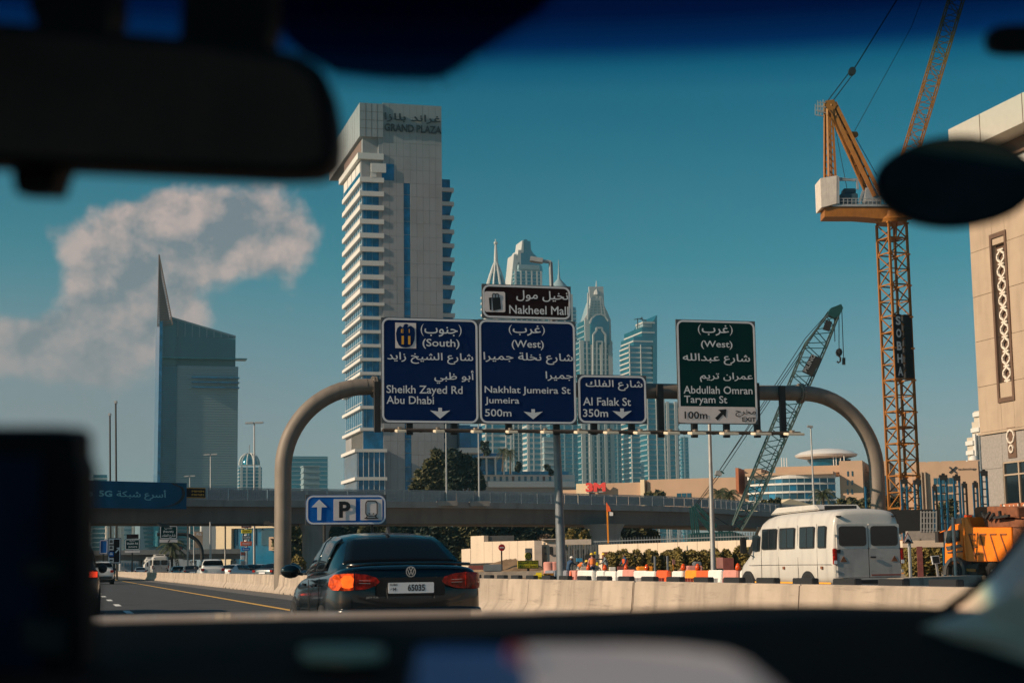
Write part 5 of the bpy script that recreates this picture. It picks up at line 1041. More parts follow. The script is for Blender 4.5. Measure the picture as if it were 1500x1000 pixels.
# ================================================================== lamp posts
def post(label, px0, pyb, px1, pyt, D, r0, r1, m='galv', arm=None, name='street_lamp', grp=None, foot=0):
    a = atD(px0, pyb, D); b = atD(px1, pyt, D); 
    o = thing(name, label, 'street lamp', (a.x, a.y, max(0, 0)), group=grp)
    k = (a.z)/(b.z-a.z); a0 = a-(b-a)*k
    MB().tube([a0, a0.lerp(b, .5), b], [r0, (r0+r1)/2, r1], 12).build('pole', M[m], o, smooth=True)
    if arm:
        for (dx0, dy0, dx1, dy1, w_, h_) in arm:
            p, q = atD(px1+dx0, pyt+dy0, D), atD(px1+dx1, pyt+dy1, D); MB().beam(p, q, w_, h_).build('lamp_head', M['galv'], o, bevel=.02)
    return o
post('tall tapered grey lamp post between the blue signs and the street, with one arm left over the mall sign', 822.5, 836, 806.5, 384, 75, .23, .09, 'poled', [(-30,-4.5,-11,-1.5,.42,.22),(-11,-1.5,1,0,.16,.14)])
bpy.data.objects['street_lamp.002']['label'] = 'tallest grey lamp post, its single arm showing above the brown mall sign'
post('pale lamp post standing right below the green sign in front of the hedge', 1045, 836, 1037.5, 560, 80, .13, .07)
post('thin lamp post with small head left of the right gantry column, behind the bus', 1193.5, 760, 1187.5, 625, 160, .12, .07, arm=[(-5,-1,3,0,.35,.2)])
for px, py, D, lab, w_ in ((372.5,619,200,'double armed lamp post nearest, in front of the dome tower', 13),(308.5,665.5,258,'double armed lamp post in front of the spire tower, middle one', 10),(278,697,325,'smallest double armed lamp post just over the bridge before the spire tower', 8)):
    post(lab, px, 829, px, py, D, .16, .09, arm=[(-w_,.6,-1,0,.5,.2),(1,0,w_,-.4,.5,.2)], grp='double armed lamp posts beyond the bridge')
post('taller dark lamp post at the left, right one of the close pair over the banner', 171, 829, 169.5, 589, 190, .13, .1, 'dark', [(-1.5,0,2,0,.5,.3)])
post('shorter dark lamp post at the left, left one of the close pair over the banner', 162, 829, 161, 607, 196, .13, .1, 'dark', [(-2,0,1.5,0,.5,.3)])

# ================================================================== vehicles
def lofted(stations, prof_fn, name, m, par, sub=1):
    mb = MB(); n = None
    for s_ in stations:
        P = prof_fn(*s_); n = len(P); mb.v += [Vector((x, s_[0], z)) for x, z in P]
    for i in range(len(stations)-1):
        for j in range(n): mb.f.append((i*n+j, i*n+(j+1) % n, (i+1)*n+(j+1) % n, (i+1)*n+j))
    mb.f.append(tuple(range(n))); mb.f.append(tuple((len(stations)-1)*n+j for j in reversed(range(n))))
    o = mb.build(name, m, par, local=True, smooth='all')
    if sub:
        md = o.modifiers.new('sub', 'SUBSURF'); md.levels = sub; md.render_levels = sub
    return o
def interp(tab, y):
    if y <= tab[0][0]: return tab[0][1:]
    for a, b in zip(tab, tab[1:]):
        if y <= b[0]:
            t = (y-a[0])/(b[0]-a[0]); return tuple(p+(q-p)*t for p, q in zip(a[1:], b[1:]))
    return tab[-1][1:]
KIND = {
 'sedan': dict(body=[(0,.60,.42,.74),(.03,.76,.34,.97),(.10,.84,.27,1.05),(.28,.875,.22,1.055),(.7,.885,.20,1.03),(1.3,.89,.18,1.0),(2.3,.89,.18,.97),(3.2,.89,.18,.95),(3.55,.88,.20,.92),(4.1,.86,.22,.84),(4.45,.80,.26,.74),(4.6,.66,.34,.64)],
               gh=[(.42,.70,1.02,.60,1.045),(.75,.76,1.0,.58,1.20),(1.05,.79,.99,.575,1.335),(1.35,.80,.98,.575,1.415),(1.8,.80,.97,.58,1.45),(2.3,.80,.97,.58,1.45),(2.75,.80,.96,.56,1.40),(3.1,.79,.95,.55,1.22),(3.5,.74,.93,.55,.95)],
               rw=(.50,1.20), sw=(1.30,3.05), L=4.64, wb=(.98,3.63), wr=.32),
 'suv': dict(body=[(0,.70,.55,1.05),(.04,.82,.42,1.16),(.12,.89,.36,1.18),(.5,.92,.32,1.16),(1.3,.93,.30,1.13),(2.6,.93,.30,1.10),(3.3,.93,.30,1.08),(3.7,.91,.32,1.04),(4.3,.88,.36,.96),(4.7,.82,.40,.88),(4.85,.68,.48,.78)],
               gh=[(.06,.80,1.14,.70,1.16),(.16,.81,1.13,.66,1.50),(.34,.82,1.13,.66,1.70),(.8,.83,1.13,.68,1.78),(1.8,.83,1.13,.68,1.80),(2.7,.82,1.11,.66,1.76),(3.2,.80,1.09,.62,1.45),(3.7,.76,1.05,.60,1.05)],
               rw=(.11,.31), sw=(.5,3.0), L=4.85, wb=(.95,3.85), wr=.37)}
def sgn_pow(v, p): return math.copysign(abs(v)**p, v)
def make_car(kind, paint, name, label, cat, group=None, detail=1, lit=False):
    K = KIND[kind]; o = thing(name, label, cat, group=group)
    def bp_(y, w, zb, zt):
        mid = zb+(zt-zb)*.62
        h = [(.0,zb),(w*.80,zb),(w*.97,zb+.06),(w,zb+.22),(w*1.0,mid),(w*.965,zt-.09),(w*.88,zt-.015),(w*.5,zt+.005),(0,zt+.012)]
        return h+[(-x, z) for x, z in reversed(h[1:-1])]
    lofted(K['body'], bp_, 'body', M[paint], o, 2 if detail else 1)
    def gprof(y, wb, zb, wr, zr):
        h = [(0,zb-.1),(wb,zb-.1),(wb,zb),(wb+(wr-wb)*.35,zb+(zr-zb)*.4),(wb+(wr-wb)*.75,zb+(zr-zb)*.8),(wr*.93,zr-.035*min(1,(zr-zb)*4)),(wr*.6,zr-.006),(0,zr)]
        return h+[(-x, z) for x, z in reversed(h[1:-1])]
    lofted(K['gh'], gprof, 'cabin_shell', M[paint], o, 2 if detail else 1)
    # glass patches slightly proud of the shell
    def pt(y, s):       # s 0..1 belt to roof centre on the right side
        wb, zb, wr, zr = interp(K['gh'], y); P = [(wb,zb),(wb+(wr-wb)*.35,zb+(zr-zb)*.4),(wb+(wr-wb)*.75,zb+(zr-zb)*.8),(wr*.93,zr-.035),(wr*.6,zr-.006),(0,zr)]
        u = abs(s)*5; i = min(int(u), 4); f = u-i; x = P[i][0]+(P[i+1][0]-P[i][0])*f; z = P[i][1]+(P[i+1][1]-P[i][1])*f
        return (math.copysign(x, s), z)
    a, b = K['rw']; mb = MB(); nx = 12; rows = 8
    for j in range(rows+1):
        y = a+(b-a)*j/rows; zr = interp(K['gh'], y)[3]; wr = interp(K['gh'], y)[2]; wbb = interp(K['gh'], y)[0]
        ww = (wbb*.93 if kind == 'suv' else .70)*(1-j/rows)+(wr*.92 if kind == 'suv' else .53)*j/rows
        for i in range(nx+1):
            x = -1+2*i/nx; mb.v.append(Vector((x*ww, y-.022 if kind == 'suv' else y-.008, zr+.006-(.02*x*x) if kind == 'sedan' else zr-(.015*x*x))))
    for j in range(rows):
        for i in range(nx): k = j*(nx+1)+i; mb.f.append((k, k+1, k+nx+2, k+nx+1))
    gl = mb.build('rear_window', mat('tinted_rear_glass', (.004,.005,.006), .12, var=0, spec=.12), o, local=True, smooth='all'); md = gl.modifiers.new('s', 'SOLIDIFY'); md.thickness = .01; md.offset = 1
    a, b = K['sw']
    for sd in (-1, 1):
        cuts = [(a, a+(b-a)*.42), (a+(b-a)*.44, b)] if kind == 'sedan' else [(a,a+.75),(a+.8,a+1.6),(a+1.65,b)]
        for (ya, yb) in cuts:
            mb = MB(); ns = 8
            for j in range(ns+1):
                y = ya+(yb-ya)*j/ns
                for q in range(4):
                    s_ = .03+.52*q/3; x, z = pt(y, s_); mb.v.append(Vector((sd*(x+.012), y, z)))
            for j in range(ns):
                for q in range(3): k = j*4+q; mb.f.append((k, k+1, k+5, k+4))
            w_ = mb.build('side_window', M['glassd'], o, local=True, smooth='all'); md = w_.modifiers.new('s', 'SOLIDIFY'); md.thickness = .01; md.offset = 1
    W_ = K['body'][4][1]; r = K['wr']
    t0 = None
    for y in K['wb']:
        for sd in (-1, 1):
            x = sd*(W_-.09)
            if t0 is None:
                t0 = MB().lathe((0,0,0), [(r*.6,-.1),(r*.93,-.105),(r,-.07),(r,.07),(r*.93,.105),(r*.6,.1)], 28, 'x').build('wheel', M['tyre'], o, local=True, smooth=True)
                t0.location = (x, y, r); rm = MB().lathe((0,0,0), [(r*.62,-.112),(r*.58,-.09),(r*.15,-.095),(r*.1,-.11)], 20, 'x').build('rim', M['rim'], t0, local=True, smooth=True)
                rm2 = MB().lathe((0,0,0), [(r*.1,.11),(r*.15,.095),(r*.58,.09),(r*.62,.112)], 20, 'x').build('rim', M['rim'], t0, local=True, smooth=True)
            else:
                t = share(t0, 'wheel', o, (x, y, r)); share(rm, 'rim', t); share(rm2, 'rim', t)
            MB().lathe((sd*(W_-.13),y,r), [(r*1.14,-.125),(r*1.14,.125)], 24, 'x').build('wheel_arch', M['rubber'], o, local=True)
    MB().box(-.6,.6,.3,K['L']-.3,.16,.3).build('underbody', M['rubber'], o, local=True)
    return o, K
# -- black saloon straight ahead
p = atS(603, 862, 17.1); jt, K = make_car('sedan', 'carblack', 'black_saloon', 'glossy black saloon car just ahead with plate 65035 and sun glowing in its left tail lamp', 'car')
p = atS(601, 862, 18.6); jt.scale = (1.0,1,1.05); jt.location = (p.x, 18.6, .0); jt.rotation_euler = (0,0,rad(-.6))
def rear_patch(pts, y0, name, m, par=None, k=.55, th=.02):
    mb = MB(); n = len(pts)
    mb.prism([(x, y0+k*max(0, abs(x)-.66)**1.5, z) for x, z in pts], (0,-th,0)); return mb.build(name, m, par or jt, local=True, smooth=True)
def subdiv(P, n=5):
    out = []
    for a, b in zip(P, P[1:]+P[:1]): out += [(a[0]+(b[0]-a[0])*k/n, a[1]+(b[1]-a[1])*k/n) for k in range(n)]
    return out
for sd in (-1, 1):
    zq = lambda P: [(x, .885+(z-.85)*.76) for x, z in P]
    P = zq(subdiv([(.36,.845),(.40,.905),(.52,.95),(.64,.965),(.64,.735),(.52,.745),(.41,.79)]))
    mb = MB(); mb.prism([(sd*x, -.012+.55*max(0, x-.58)**1.4, z) for x, z in P], (0,-.03,0)); mb.build('inner_tail_lamp', M['tail'], jt, local=True, smooth=True)
    P = [(.652,.966),(.76,.965),(.83,.955),(.865,.90),(.875,.80),(.85,.735),(.76,.725),(.652,.733)]
    ys_ = lambda x: -.012+1.05*max(0, x-.60)**1.55+(4.2*max(0, x-.80)**1.3)
    P = zq(subdiv(P, 4)); A_ = [(sd*x*(1.025 if x > .8 and sd < 0 else 1.005), ys_(x)-.02-(.035 if x > .8 and sd < 0 else .004), z) for x, z in P]; mb = MB(); n = len(P); c_ = (sd*.76, ys_(.76)-.05, .88)
    mb.add(A_+[(x, y+.12, z) for x, y, z in A_]+[c_], [(i, (i+1) % n, 2*n) for i in range(n)]+[(i, (i+1) % n, (i+1) % n+n, i+n) for i in range(n)])
    tl = mb.build('tail_lamp', M['tailo'] if sd < 0 else M['tail'], jt, local=True, smooth=True)  # left lens amber for the sun on it, right one red
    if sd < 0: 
        gm2 = mat('sun_glow_core', (1.0,.13,.012), .3, var=.7, scale=16, emit=.9); MB().prism([(sd*(.73+.07*math.copysign(abs(math.cos(rad(k*20)))**.7, math.cos(rad(k*20)))+.01*math.sin(k*2.1)), -.052+.03*abs(math.cos(rad(k*20))), .885+.070*math.copysign(abs(math.sin(rad(k*20)))**.7, math.sin(rad(k*20)))) for k in range(18)], (0,-.012,0)).build('lens_sun_glow', gm2, tl, local=True, smooth=True)  # sun's glow in the left lens, put in as an emissive patch
for sd in (-1, 1):
    for zz in (.865,.895): MB().beam((sd*.47,-.047,zz),(sd*.60,-.047,zz+.004),.012,.004).build('lamp_bar', M['chrome'], jt, local=True)
MB().box(-.40,.40,-.035,-.008,.725,.925).build('plate_recess', M['carblack'], jt, local=True, bevel=.01)
pl_ = MB(); plate(pl_, -.265,.265,.755,.870,-.055,.01,.012); plo = pl_.build('number_plate', M['white'], jt, local=True)
t_ = MB(); write(t_, '65035', (-.04,-.057,.778), (.20,0,0), (0,0,.072), .035); write(t_, 'DUBAI', (-.245,-.057,.838), (.085,0,0), (0,0,.020), .03); write(t_, 'M', (-.21,-.057,.78), (.035,0,0), (0,0,.035), .03); write(t_, 'دبي', (-.245,-.057,.79), (.028,0,0), (0,0,.022), .02); t_.build('characters', M['black'], plo, local=True)
ring_ = MB(); R1, R2 = .058, .049
vs = []; 
for r in (R1, R2):
    for k in range(28): vs.append((r*math.cos(2*math.pi*k/28), -.040, .985+r*math.sin(2*math.pi*k/28)))
ring_.add(vs+[(x, y+.02, z) for x, y, z in vs], [(k, (k+1) % 28, 28+(k+1) % 28, 28+k) for k in range(28)]+[(k, (k+1) % 28, 56+(k+1) % 28, 56+k) for k in range(28)])
for a, b in (((-.038,.025),(-.018,-.036)),((-.018,-.036),(.0,.004)),((0,.004),(.018,-.036)),((.018,-.036),(.038,.025)),((-.020,.044),(0,.004)),((0,.004),(.020,.044))): ring_.beam((a[0],-.04,.985+a[1]),(b[0],-.04,.985+b[1]),.010,.010)
ring_.build('maker_badge', M['chrome'], jt, local=True)
t_ = MB(); write(t_, 'JETTA', (-.52,-.03,.700), (.15,0,0), (0,0,.024), .03); t_.build('model_lettering', M['chrome'], jt, local=True)
MB().beam((-.55,-.036,.30),(.55,-.036,.30),.02,.015).build('bumper_trim', M['carblack'], jt, local=True)
MB().tube([(-.86,.20,.52),(-.80,.0,.56),(-.6,-.045,.57),(0,-.055,.57),(.6,-.045,.57),(.80,.0,.56),(.86,.20,.52)], .035, 8).build('bumper_lip', M['carblack'], jt, local=True, smooth='all')
MB().tube([(-.72,.08,1.06),(-.4,.045,1.072),(0,.035,1.075),(.4,.045,1.072),(.72,.08,1.06)], .018, 8).build('boot_lip', M['carblack'], jt, local=True, smooth='all')
MB().prism([(0,1.38,1.43),(0,1.62,1.45),(0,1.50,1.51)], (.03,0,0)).build('roof_aerial', M['rubber'], jt, local=True)
for sd in (-1, 1):
    mi = MB().lathe((0,0,0), [(.03,-.07),(.075,-.05),(.09,0),(.07,.05),(.03,.065)], 12, 'y'); o = mi.build('wing_mirror', M['carblack'], jt, local=True, smooth='all'); o.location = (sd*1.02, 2.85, 1.0); o.scale = (1.45, 1, .95)
    MB().beam((sd*.86,2.9,.96),(sd*.98,2.88,.98),.05,.03).build('mirror_arm', M['rubber'], jt, local=True)
    MB().tube([(sd*.893,y,z) for y, z in ((2.06,.90),(2.05,.5),(2.0,.28))], .006, 5).build('door_seam', M['black'], jt, local=True); MB().tube([(sd*.893,y,z) for y, z in ((1.1,.92),(1.18,.7),(1.35,.45))], .006, 5).build('door_seam', M['black'], jt, local=True)
    for y in (1.35, 2.3): MB().beam((sd*.90,y,.84),(sd*.90,y+.2,.845),.03,.03).build('door_handle', M['carblack'], jt, local=True)
tb_ = MB()
for sd in (-1, 1): tb_.beam((sd*.30,-.02,.93),(sd*.27,-.045,.70),.006,.006)
tb_.build('boot_seam', M['black'], jt, local=True)
# -- suv on the left and other traffic
def carlights(o, K, suv=True, m='tail'):
    for sd in (-1, 1):
        MB().box(min(sd*.62,sd*.86), max(sd*.62,sd*.86), -.02, .14, .90 if suv else .82, 1.10 if suv else .96).build('tail_lamp', M[m], o, local=True, bevel=.02)
    plate(MB(), -.26,.26,.72,.83,-.035,.01,.01).build('number_plate', M['white'], o, local=True)
    MB().box(-.75,.75,-.06,.06,.40,.62).build('rear_bumper', M['rubber'], o, local=True, bevel=.03)
    for sd in (-1, 1): mi = MB().lathe((0,0,0), [(.04,-.08),(.11,-.05),(.12,.03),(.06,.08)], 10, 'y').build('wing_mirror', M['rubber'], o, local=True, smooth='all'); mi.location = (sd*1.04, K['L']-1.85, 1.14 if suv else 1.0)
su, K1 = make_car('suv', 'greycar', 'dark_suv', 'dark grey SUV with red tail lamp half hidden behind the screen device', 'car')
carlights(su, K1)
lr = mat('lit_red_lamp', (1,.06,.02), .3, var=.3, scale=12, emit=1.5); MB().box(.64,.85,-.03,-.021,.93,1.07).build('lit_lamp', lr, su, local=True)
p = atS(147, 880, 42); su.location = (p.x-.93, 42, 0)
ws2, K2 = make_car('suv', 'whitecar', 'white_suv', 'white SUV far ahead in the left lane beside the dark one', 'car'); carlights(ws2, K2)
p = atS(155, 850, 90); ws2.location = (p.x+.05, 60, 0); ws2.location = (atS(149.5, 845, 132).x, 132, 0)
bw_, K3_ = make_car('suv', 'whitecar', 'white_suv', 'white estate SUV driving beyond the median, left of the gantry column', 'car', detail=0); carlights(bw_, K3_)
bw_.location = (atS(312, 828, 125).x, 125, 0); bw_.scale = (1.02,1,1.02)
se, K4 = make_car('sedan', 'silvercar', 'far_car', 'pale saloon roof just showing over the median beside the white SUV', 'car', detail=0, group='cars beyond the median'); carlights(se, K4, False)
se.location = (atS(262, 833, 185).x, 185, 0)
for px, S, lab in ((282,165,'dark saloon roof showing over the median left of the estate SUV'),(206,240,'small pale saloon far beyond the median right of the first small bus'),(190,300,'tiny saloon furthest beyond the median near the vanishing point')):
    c = copy_tree(se); c['label'] = lab; c.location = (atS(px, 833, S).x, S, 0)
    if 'dark' in lab:
        for ch in c.children:
            if ch.name.startswith(('body','cabin_shell')): ch.data = ch.data.copy(); ch.data.materials[0] = M['greycar']
dk_, K5 = make_car('sedan', 'greycar', 'dark_hatchback', 'dark car parked side on just left of the gantry column', 'car', detail=0, group='cars on the side street')
dk_.location = (atS(384, 832, 108).x, 108, 0); dk_.rotation_euler = (0,0,rad(-48)); carlights(dk_, K5, False)
for px, S, lab, m_, rz in ((325,235,'small white parked car under the bridge, left of the totem sign','whitecar',40),(338,245,'small dark parked car under the bridge beside the totem sign','greycar',60),(348,255,'tiny white parked car under the bridge right of the totem sign','whitecar',80)):
    c = copy_tree(dk_); c['label'] = lab; c.location = (atS(px, 832, S*.6).x, S*.6, 0); c.rotation_euler = (0,0,-rad(rz))
    for ch in c.children:
        if ch.name.startswith(('body','cabin_shell')): ch.data = ch.data.copy(); ch.data.materials[0] = M[m_]
# -- minibuses
def make_bus(name, label, paint='buswhite'):
    o = thing(name, label, 'minibus')
    def pf(y, w, zb, zt, k):
        h = [(0,zb),(w*.9,zb),(w,zb+.15),(w,zb+(zt-zb)*.45),(w*.985,zb+(zt-zb)*.62),(w*.93,zt-.32*k),(w*.86,zt-.10*k),(w*.70,zt-.01),(0,zt+.03*k)]
        return h+[(-x, z) for x, z in reversed(h[1:-1])]
    st = [(0.02,.90,.50,2.30,1),(.06,.95,.42,2.50,1),(.22,.965,.38,2.56,1),(1.2,.97,.36,2.57,1),(3.6,.97,.36,2.56,1),(4.6,.965,.36,2.50,1),(5.05,.95,.36,2.22,.9),(5.4,.94,.36,1.72,.7),(5.75,.93,.38,1.30,.4),(6.35,.90,.42,1.08,.3),(6.62,.78,.50,.88,.2)]
    lofted(st, pf, 'body', M[paint], o, 1)
    # rear doors
    for sd in (-1, 1):
        a, b = (0.012, .86) if sd > 0 else (-.86, -.012)
        plate(MB(), a,b,.62,1.42,-.035,.05,.03).build('rear_door', M['busgrey'], o, local=True)  # rear doors greyer than the body: rear shade put into the paint, plus stains
        plate(MB(), a,b,1.425,2.12,-.035,.05,.04).build('rear_door_top', M[paint], o, local=True)
        plate(MB(), a+.05,b-.05,1.50,2.06,-.05,.02,.09).build('rear_window', M['glassd'], o, local=True)
        l_ = MB().box(min(sd*.87,sd*.965),max(sd*.87,sd*.965),-.045,.05,.98,1.44).build('tail_lamp', M['tail'], o, local=True, bevel=.02)
        MB().box(min(sd*.88,sd*.96),max(sd*.88,sd*.96),-.055,-.046,1.0,1.1).build('reverse_lamp', M['white'], l_, local=True)
        MB().prism([(sd*.70-.09,-.045,1.06),(sd*.70+.09,-.045,1.06),(sd*.70,-.045,1.22)], (0,.008,0)).build('warning_triangle', M['truckd'], o, local=True)
        for z in (.75, 1.75): MB().box(min(sd*.87,sd*.93),max(sd*.87,sd*.93),-.055,-.04,z,z+.08).build('hinge', M[paint], o, local=True)
    MB().box(-.94,.94,-.12,.05,.40,.60).build('rear_bumper', M['busgrey'], o, local=True, bevel=.03)
    MB().box(-.30,.25,-.125,-.121,.44,.55).build('number_plate_recess', M['black'], o, local=True)
    MB().beam((.03,-.07,1.18),(.17,-.07,1.18),.03,.05).build('door_handle', M['rubber'], o, local=True)
    MB().box(.05,.84,-.045,-.036,.66,.70).build('reflector_strip', M['brick'], o, local=True); MB().box(-.86,-.78,-.045,-.036,1.30,1.41).build('sticker', M['black2'], o, local=True)
    for sd in (-1, 1): MB().box(min(sd*.70,sd*.82),max(sd*.70,sd*.82),.0,.07,2.32,2.36).build('marker_lamp', M['dark'], o, local=True)
    # sides
    for sd in (-1, 1):
        def side(y0, y1, z0, z1, name, m, x=.975, r=.05, off=.012):
            P = rrect(y0, y1, z0, z1, r); mb = MB()
            f = lambda z: x-.0-(max(0, z-1.45))**1.5*.055
            mb.prism([(sd*(f(z)), y, z) for y, z in P], (sd*off, 0, 0)); return mb.build(name, M[m], o, local=True)
        for (ya, yb) in ((.42,.84),(1.12,1.98),(2.35,3.30),(3.55,4.50)):
            wfr = side(ya-.03, yb+.03, 1.46, 2.09, 'window_frame', 'rubber', off=.010); w = side(ya, yb, 1.49, 2.06, 'window', 'glassd', off=.016)
            if yb-ya > .7: m2 = (ya+yb)/2; side(m2-.015, m2+.015, 1.49, 2.06, 'window_bar', 'rubber', r=.005, off=.022)
        side(4.72, 5.22, 1.42, 1.92, 'door_window', 'glassd', r=.08, off=.010)
        for y in (.95, 2.15, 3.42, 4.62): side(y-.006, y+.006, .5, 2.15, 'panel_seam', 'black', r=.002, off=.006)
        side(.1, 5.5, .985, .995, 'waist_seam', 'black', r=.002, off=.006)
        side(.15,1.05,.44,.49,'side_stripe','orangeline',r=.01,off=.008); side(2.1,5.1,.44,.49,'side_stripe','orangeline',r=.01,off=.008)
        for y in (.6, 3.0): side(y, y+.12, .86, .94, 'marker', 'truckd', r=.01, off=.02)
        MB().beam((sd*.98,5.15,1.25),(sd*1.22,5.25,1.45),.03).build('mirror_arm', M['rubber'], o, local=True)
        MB().box(min(sd*1.14,sd*1.32),max(sd*1.14,sd*1.32),5.2,5.3,1.35,1.85).build('wing_mirror', M['rubber'], o, local=True, bevel=.03)
        for y in (1.55, 5.62):
            MB().lathe((sd*.90,y,.36), [(.45,-.09),(.45,.075)], 26, 'x').build('wheel_arch', M['rubber'], o, local=True)
            t = MB().lathe((sd*.90,y,.36), [(.2,-.1),(.34,-.1),(.36,-.07),(.36,.07),(.34,.09),(.2,.09)], 24, 'x').build('wheel', M['tyre'], o, local=True, smooth=True)
            MB().lathe((sd*.90,y,.36), [(.2,-.094),(.2,.094)], 16, 'x').build('rim', M['galv'], t, local=True)
    # windscreen + roof unit
    MB().prism([(-.86,5.02,2.18),(.86,5.02,2.18),(.90,5.72,1.34),(-.90,5.72,1.34)], (0,.03,.03)).build('windscreen', M['glassd'], o, local=True)
    MB().prism([(-.62,1.5,2.58),(-.62,1.75,2.74),(-.62,4.3,2.74),(-.62,4.75,2.54)], (1.24,0,0)).build('roof_air_unit', M[paint], o, local=True, bevel=.03)
    MB().box(-.45,.45,1.48,1.52,2.59,2.70).build('grille', M['rubber'], o, local=True)
    return o
def join_check(): pass
bs_ = make_bus('white_minibus', 'white high roof minibus with roof air unit seen from behind beyond the median')
p = atS(1274, 860, 42.0/1.0); zz = atD(1275, 760, 43)
bs_.location = (p.x, p.y, .0); bs_.scale = (1.12,1.06,.985)
b2_ = make_bus('white_minibus', 'small distant white minibus under the overpass, between the two green signs'); b2_.location = (atS(235, 828, 216).x, 216, 0); b2_.scale = (1.1,1,1.1)
b3_ = copy_tree(b2_); b3_['label'] = 'distant white minibus facing away just behind the nearer one under the overpass'; b3_.location = (atS(222, 828, 262).x, 262, 0)

# -- dumper truck (side on, nose to the left)
TX = atD(1440, 829, 80).x; HX_ = Vector((1,0,0)); T3 = lambda px, py, o=0: atX(px, py, TX)+HX_*o
tk = thing('dumper_truck', 'bright orange dumper truck facing left with dusty tipper body and ribbed side', 'dumper truck', (T3(1440,845).x, T3(1440,845).y, 0))
def tp(name, m, pts, o0, o1, par=tk, bev=0): return MB().prism([T3(a, b, o0) for a, b in pts], HX_*(o1-o0)).build(name, M[m], par, bevel=bev)
tp('bed_side', 'truck', [(1411,757),(1416,757),(1422,772),(1481,772),(1483,800),(1483,810),(1478,818),(1470,822),(1417,821.5)], 0, .12, bev=.02)
tp('bed_front', 'truck', [(1408,758),(1412,757),(1418,821),(1415,821)], 0, 2.4)
tp('bed_rear', 'truckd', [(1484,772),(1502,777),(1496,815),(1484,818)], .0, 2.4); tp('bed_floor', 'truckd', [(1417,818),(1478,818),(1478,821),(1417,821)], .12, 2.4)
tp('far_side', 'truckd', [(1411,757),(1500,764),(1500,775),(1483,818),(1417,821)], 2.3, 2.4)
tp('inner_panel', 'truckd', [(1416.5,760),(1486,761),(1487,771.6),(1421,771.6)], .9, .95)
tp('canopy_plate', 'truckd', [(1403,745),(1407,742),(1460,741),(1466,743),(1467,757),(1404,758)], .9, 2.6, bev=.03)
rb = MB()
for a, b in (((1420,782),(1431,820)),((1436,782),(1446,821)),((1451,782),(1463,821)),((1466,782),(1477,813))):
    rb.beam(T3(a[0],a[1],-.02), T3(b[0],b[1],-.02), .06); rb.beam(T3(a[0],a[1],-.02), T3(a[0]+9,a[1],-.02), .06)
for k in range(3): rb.beam(T3(1422+k*2.6,791+k*9.7,-.02), T3(1430+k*2.6,791+k*9.7,-.02), .05)
rb.build('side_ribs', M['truckd'], tk)
ld = MB()
for a, b in (((1428,759),(1434,750)),((1434,760),(1440,752)),((1421,749),(1427,758)),((1448,748),(1449,756)),((1440,758),(1462,755))): ld.beam(T3(*a,.6), T3(*b,.6), .12)
ld.build('load', M['dark'], tk)
cabp = [(1381,826),(1381,798),(1385,775),(1389,769),(1405,766),(1408,768),(1409,826)]
tp('cab', 'truck', cabp, .1, 2.2, bev=.05)
cw = tp('cab_window', 'glassd', [(1384,795),(1387,777),(1394.5,775.5),(1394.5,794)], .03, .09); tp('cab_window', 'glassd', [(1397.5,793),(1398,776),(1403,775.5),(1403.5,792)], .03, .09)
tp('door_stripe', 'signback', [(1384,800),(1404,797),(1408,800),(1386,806)], .05, .09); tp('door_stripe', 'signback', [(1386,808),(1408,806),(1408,808),(1386,810)], .05, .09)
tp('bumper', 'dark', [(1380,828),(1389,827),(1389,841),(1381,840)], 0, 2.3); tp('wing_mirror', 'dark', [(1374.5,778),(1379,778),(1380,794),(1375,794)], -.2, .1); tp('mirror_arm', 'truck', [(1379,779),(1386,776),(1386,777),(1379,780)], -.1, 0)
tp('roof_deflector', 'dark', [(1386,768),(1389,760),(1405,757),(1407,766)], .3, 2.0); bl3 = tp('beacon', 'tailo', [(1396,760),(1397,754),(1400,754),(1401,760)], .6, .9)
MB().tube([T3(1402.5,757,-.25), T3(1407,846,-.25)], .085, 10).build('exhaust_stack', M['galv'], tk, smooth=True)
fa = MB(); c = T3(1399,840); 
arc = [T3(1399+16*math.cos(rad(t)), 838-23*math.sin(rad(t)), -.05) for t in range(-10,191,20)]; arc2 = [T3(1399+12*math.cos(rad(t)), 838-18*math.sin(rad(t)), -.05) for t in range(-10,191,20)]
fa.add(arc+arc2+[p+HX_*.6 for p in arc]+[p+HX_*.6 for p in arc2], [(i,i+1,i+12,i+11) for i in range(10)]+[(i,i+22,i+23,i+1) for i in range(10)]+[(i+11,i+12,i+34,i+33) for i in range(10)]); fa.build('mudguard', M['signback'], tk)
def wheel_at(px, py, o, R, par, name='wheel'):
    c = T3(px, py, o); t = MB(); ax = HX_
    a = Vector((0,-1,0)); pr = [(R*.55,0),(R*.9,0),(R,.05),(R,.27),(R*.9,.32)]; vs = []; n = 24
    for r, h in pr:
        for k in range(n): th_ = 2*math.pi*k/n; vs.append(c+a*r*math.cos(th_)+Vector((0,0,r*math.sin(th_)))+ax*h)
    t.add(vs, [(i*n+k, i*n+(k+1) % n, (i+1)*n+(k+1) % n, (i+1)*n+k) for i in range(len(pr)-1) for k in range(n)]+[tuple(range(n))]); w = t.build(name, M['tyre'], par, smooth=True)
    t = MB(); vs = []
    for r, h in ((R*.54,-.01),(R*.5,.06),(R*.2,.02),(R*.1,-.02)):
        for k in range(n): th_ = 2*math.pi*k/n; vs.append(c+a*r*math.cos(th_)+Vector((0,0,r*math.sin(th_)))+ax*h)
    t.add(vs, [(i*n+k, i*n+(k+1) % n, (i+1)*n+(k+1) % n, (i+1)*n+k) for i in range(3) for k in range(n)]+[tuple(range(3*n, 4*n))]); t.build('rim', M['rim'], w, smooth=True); return w
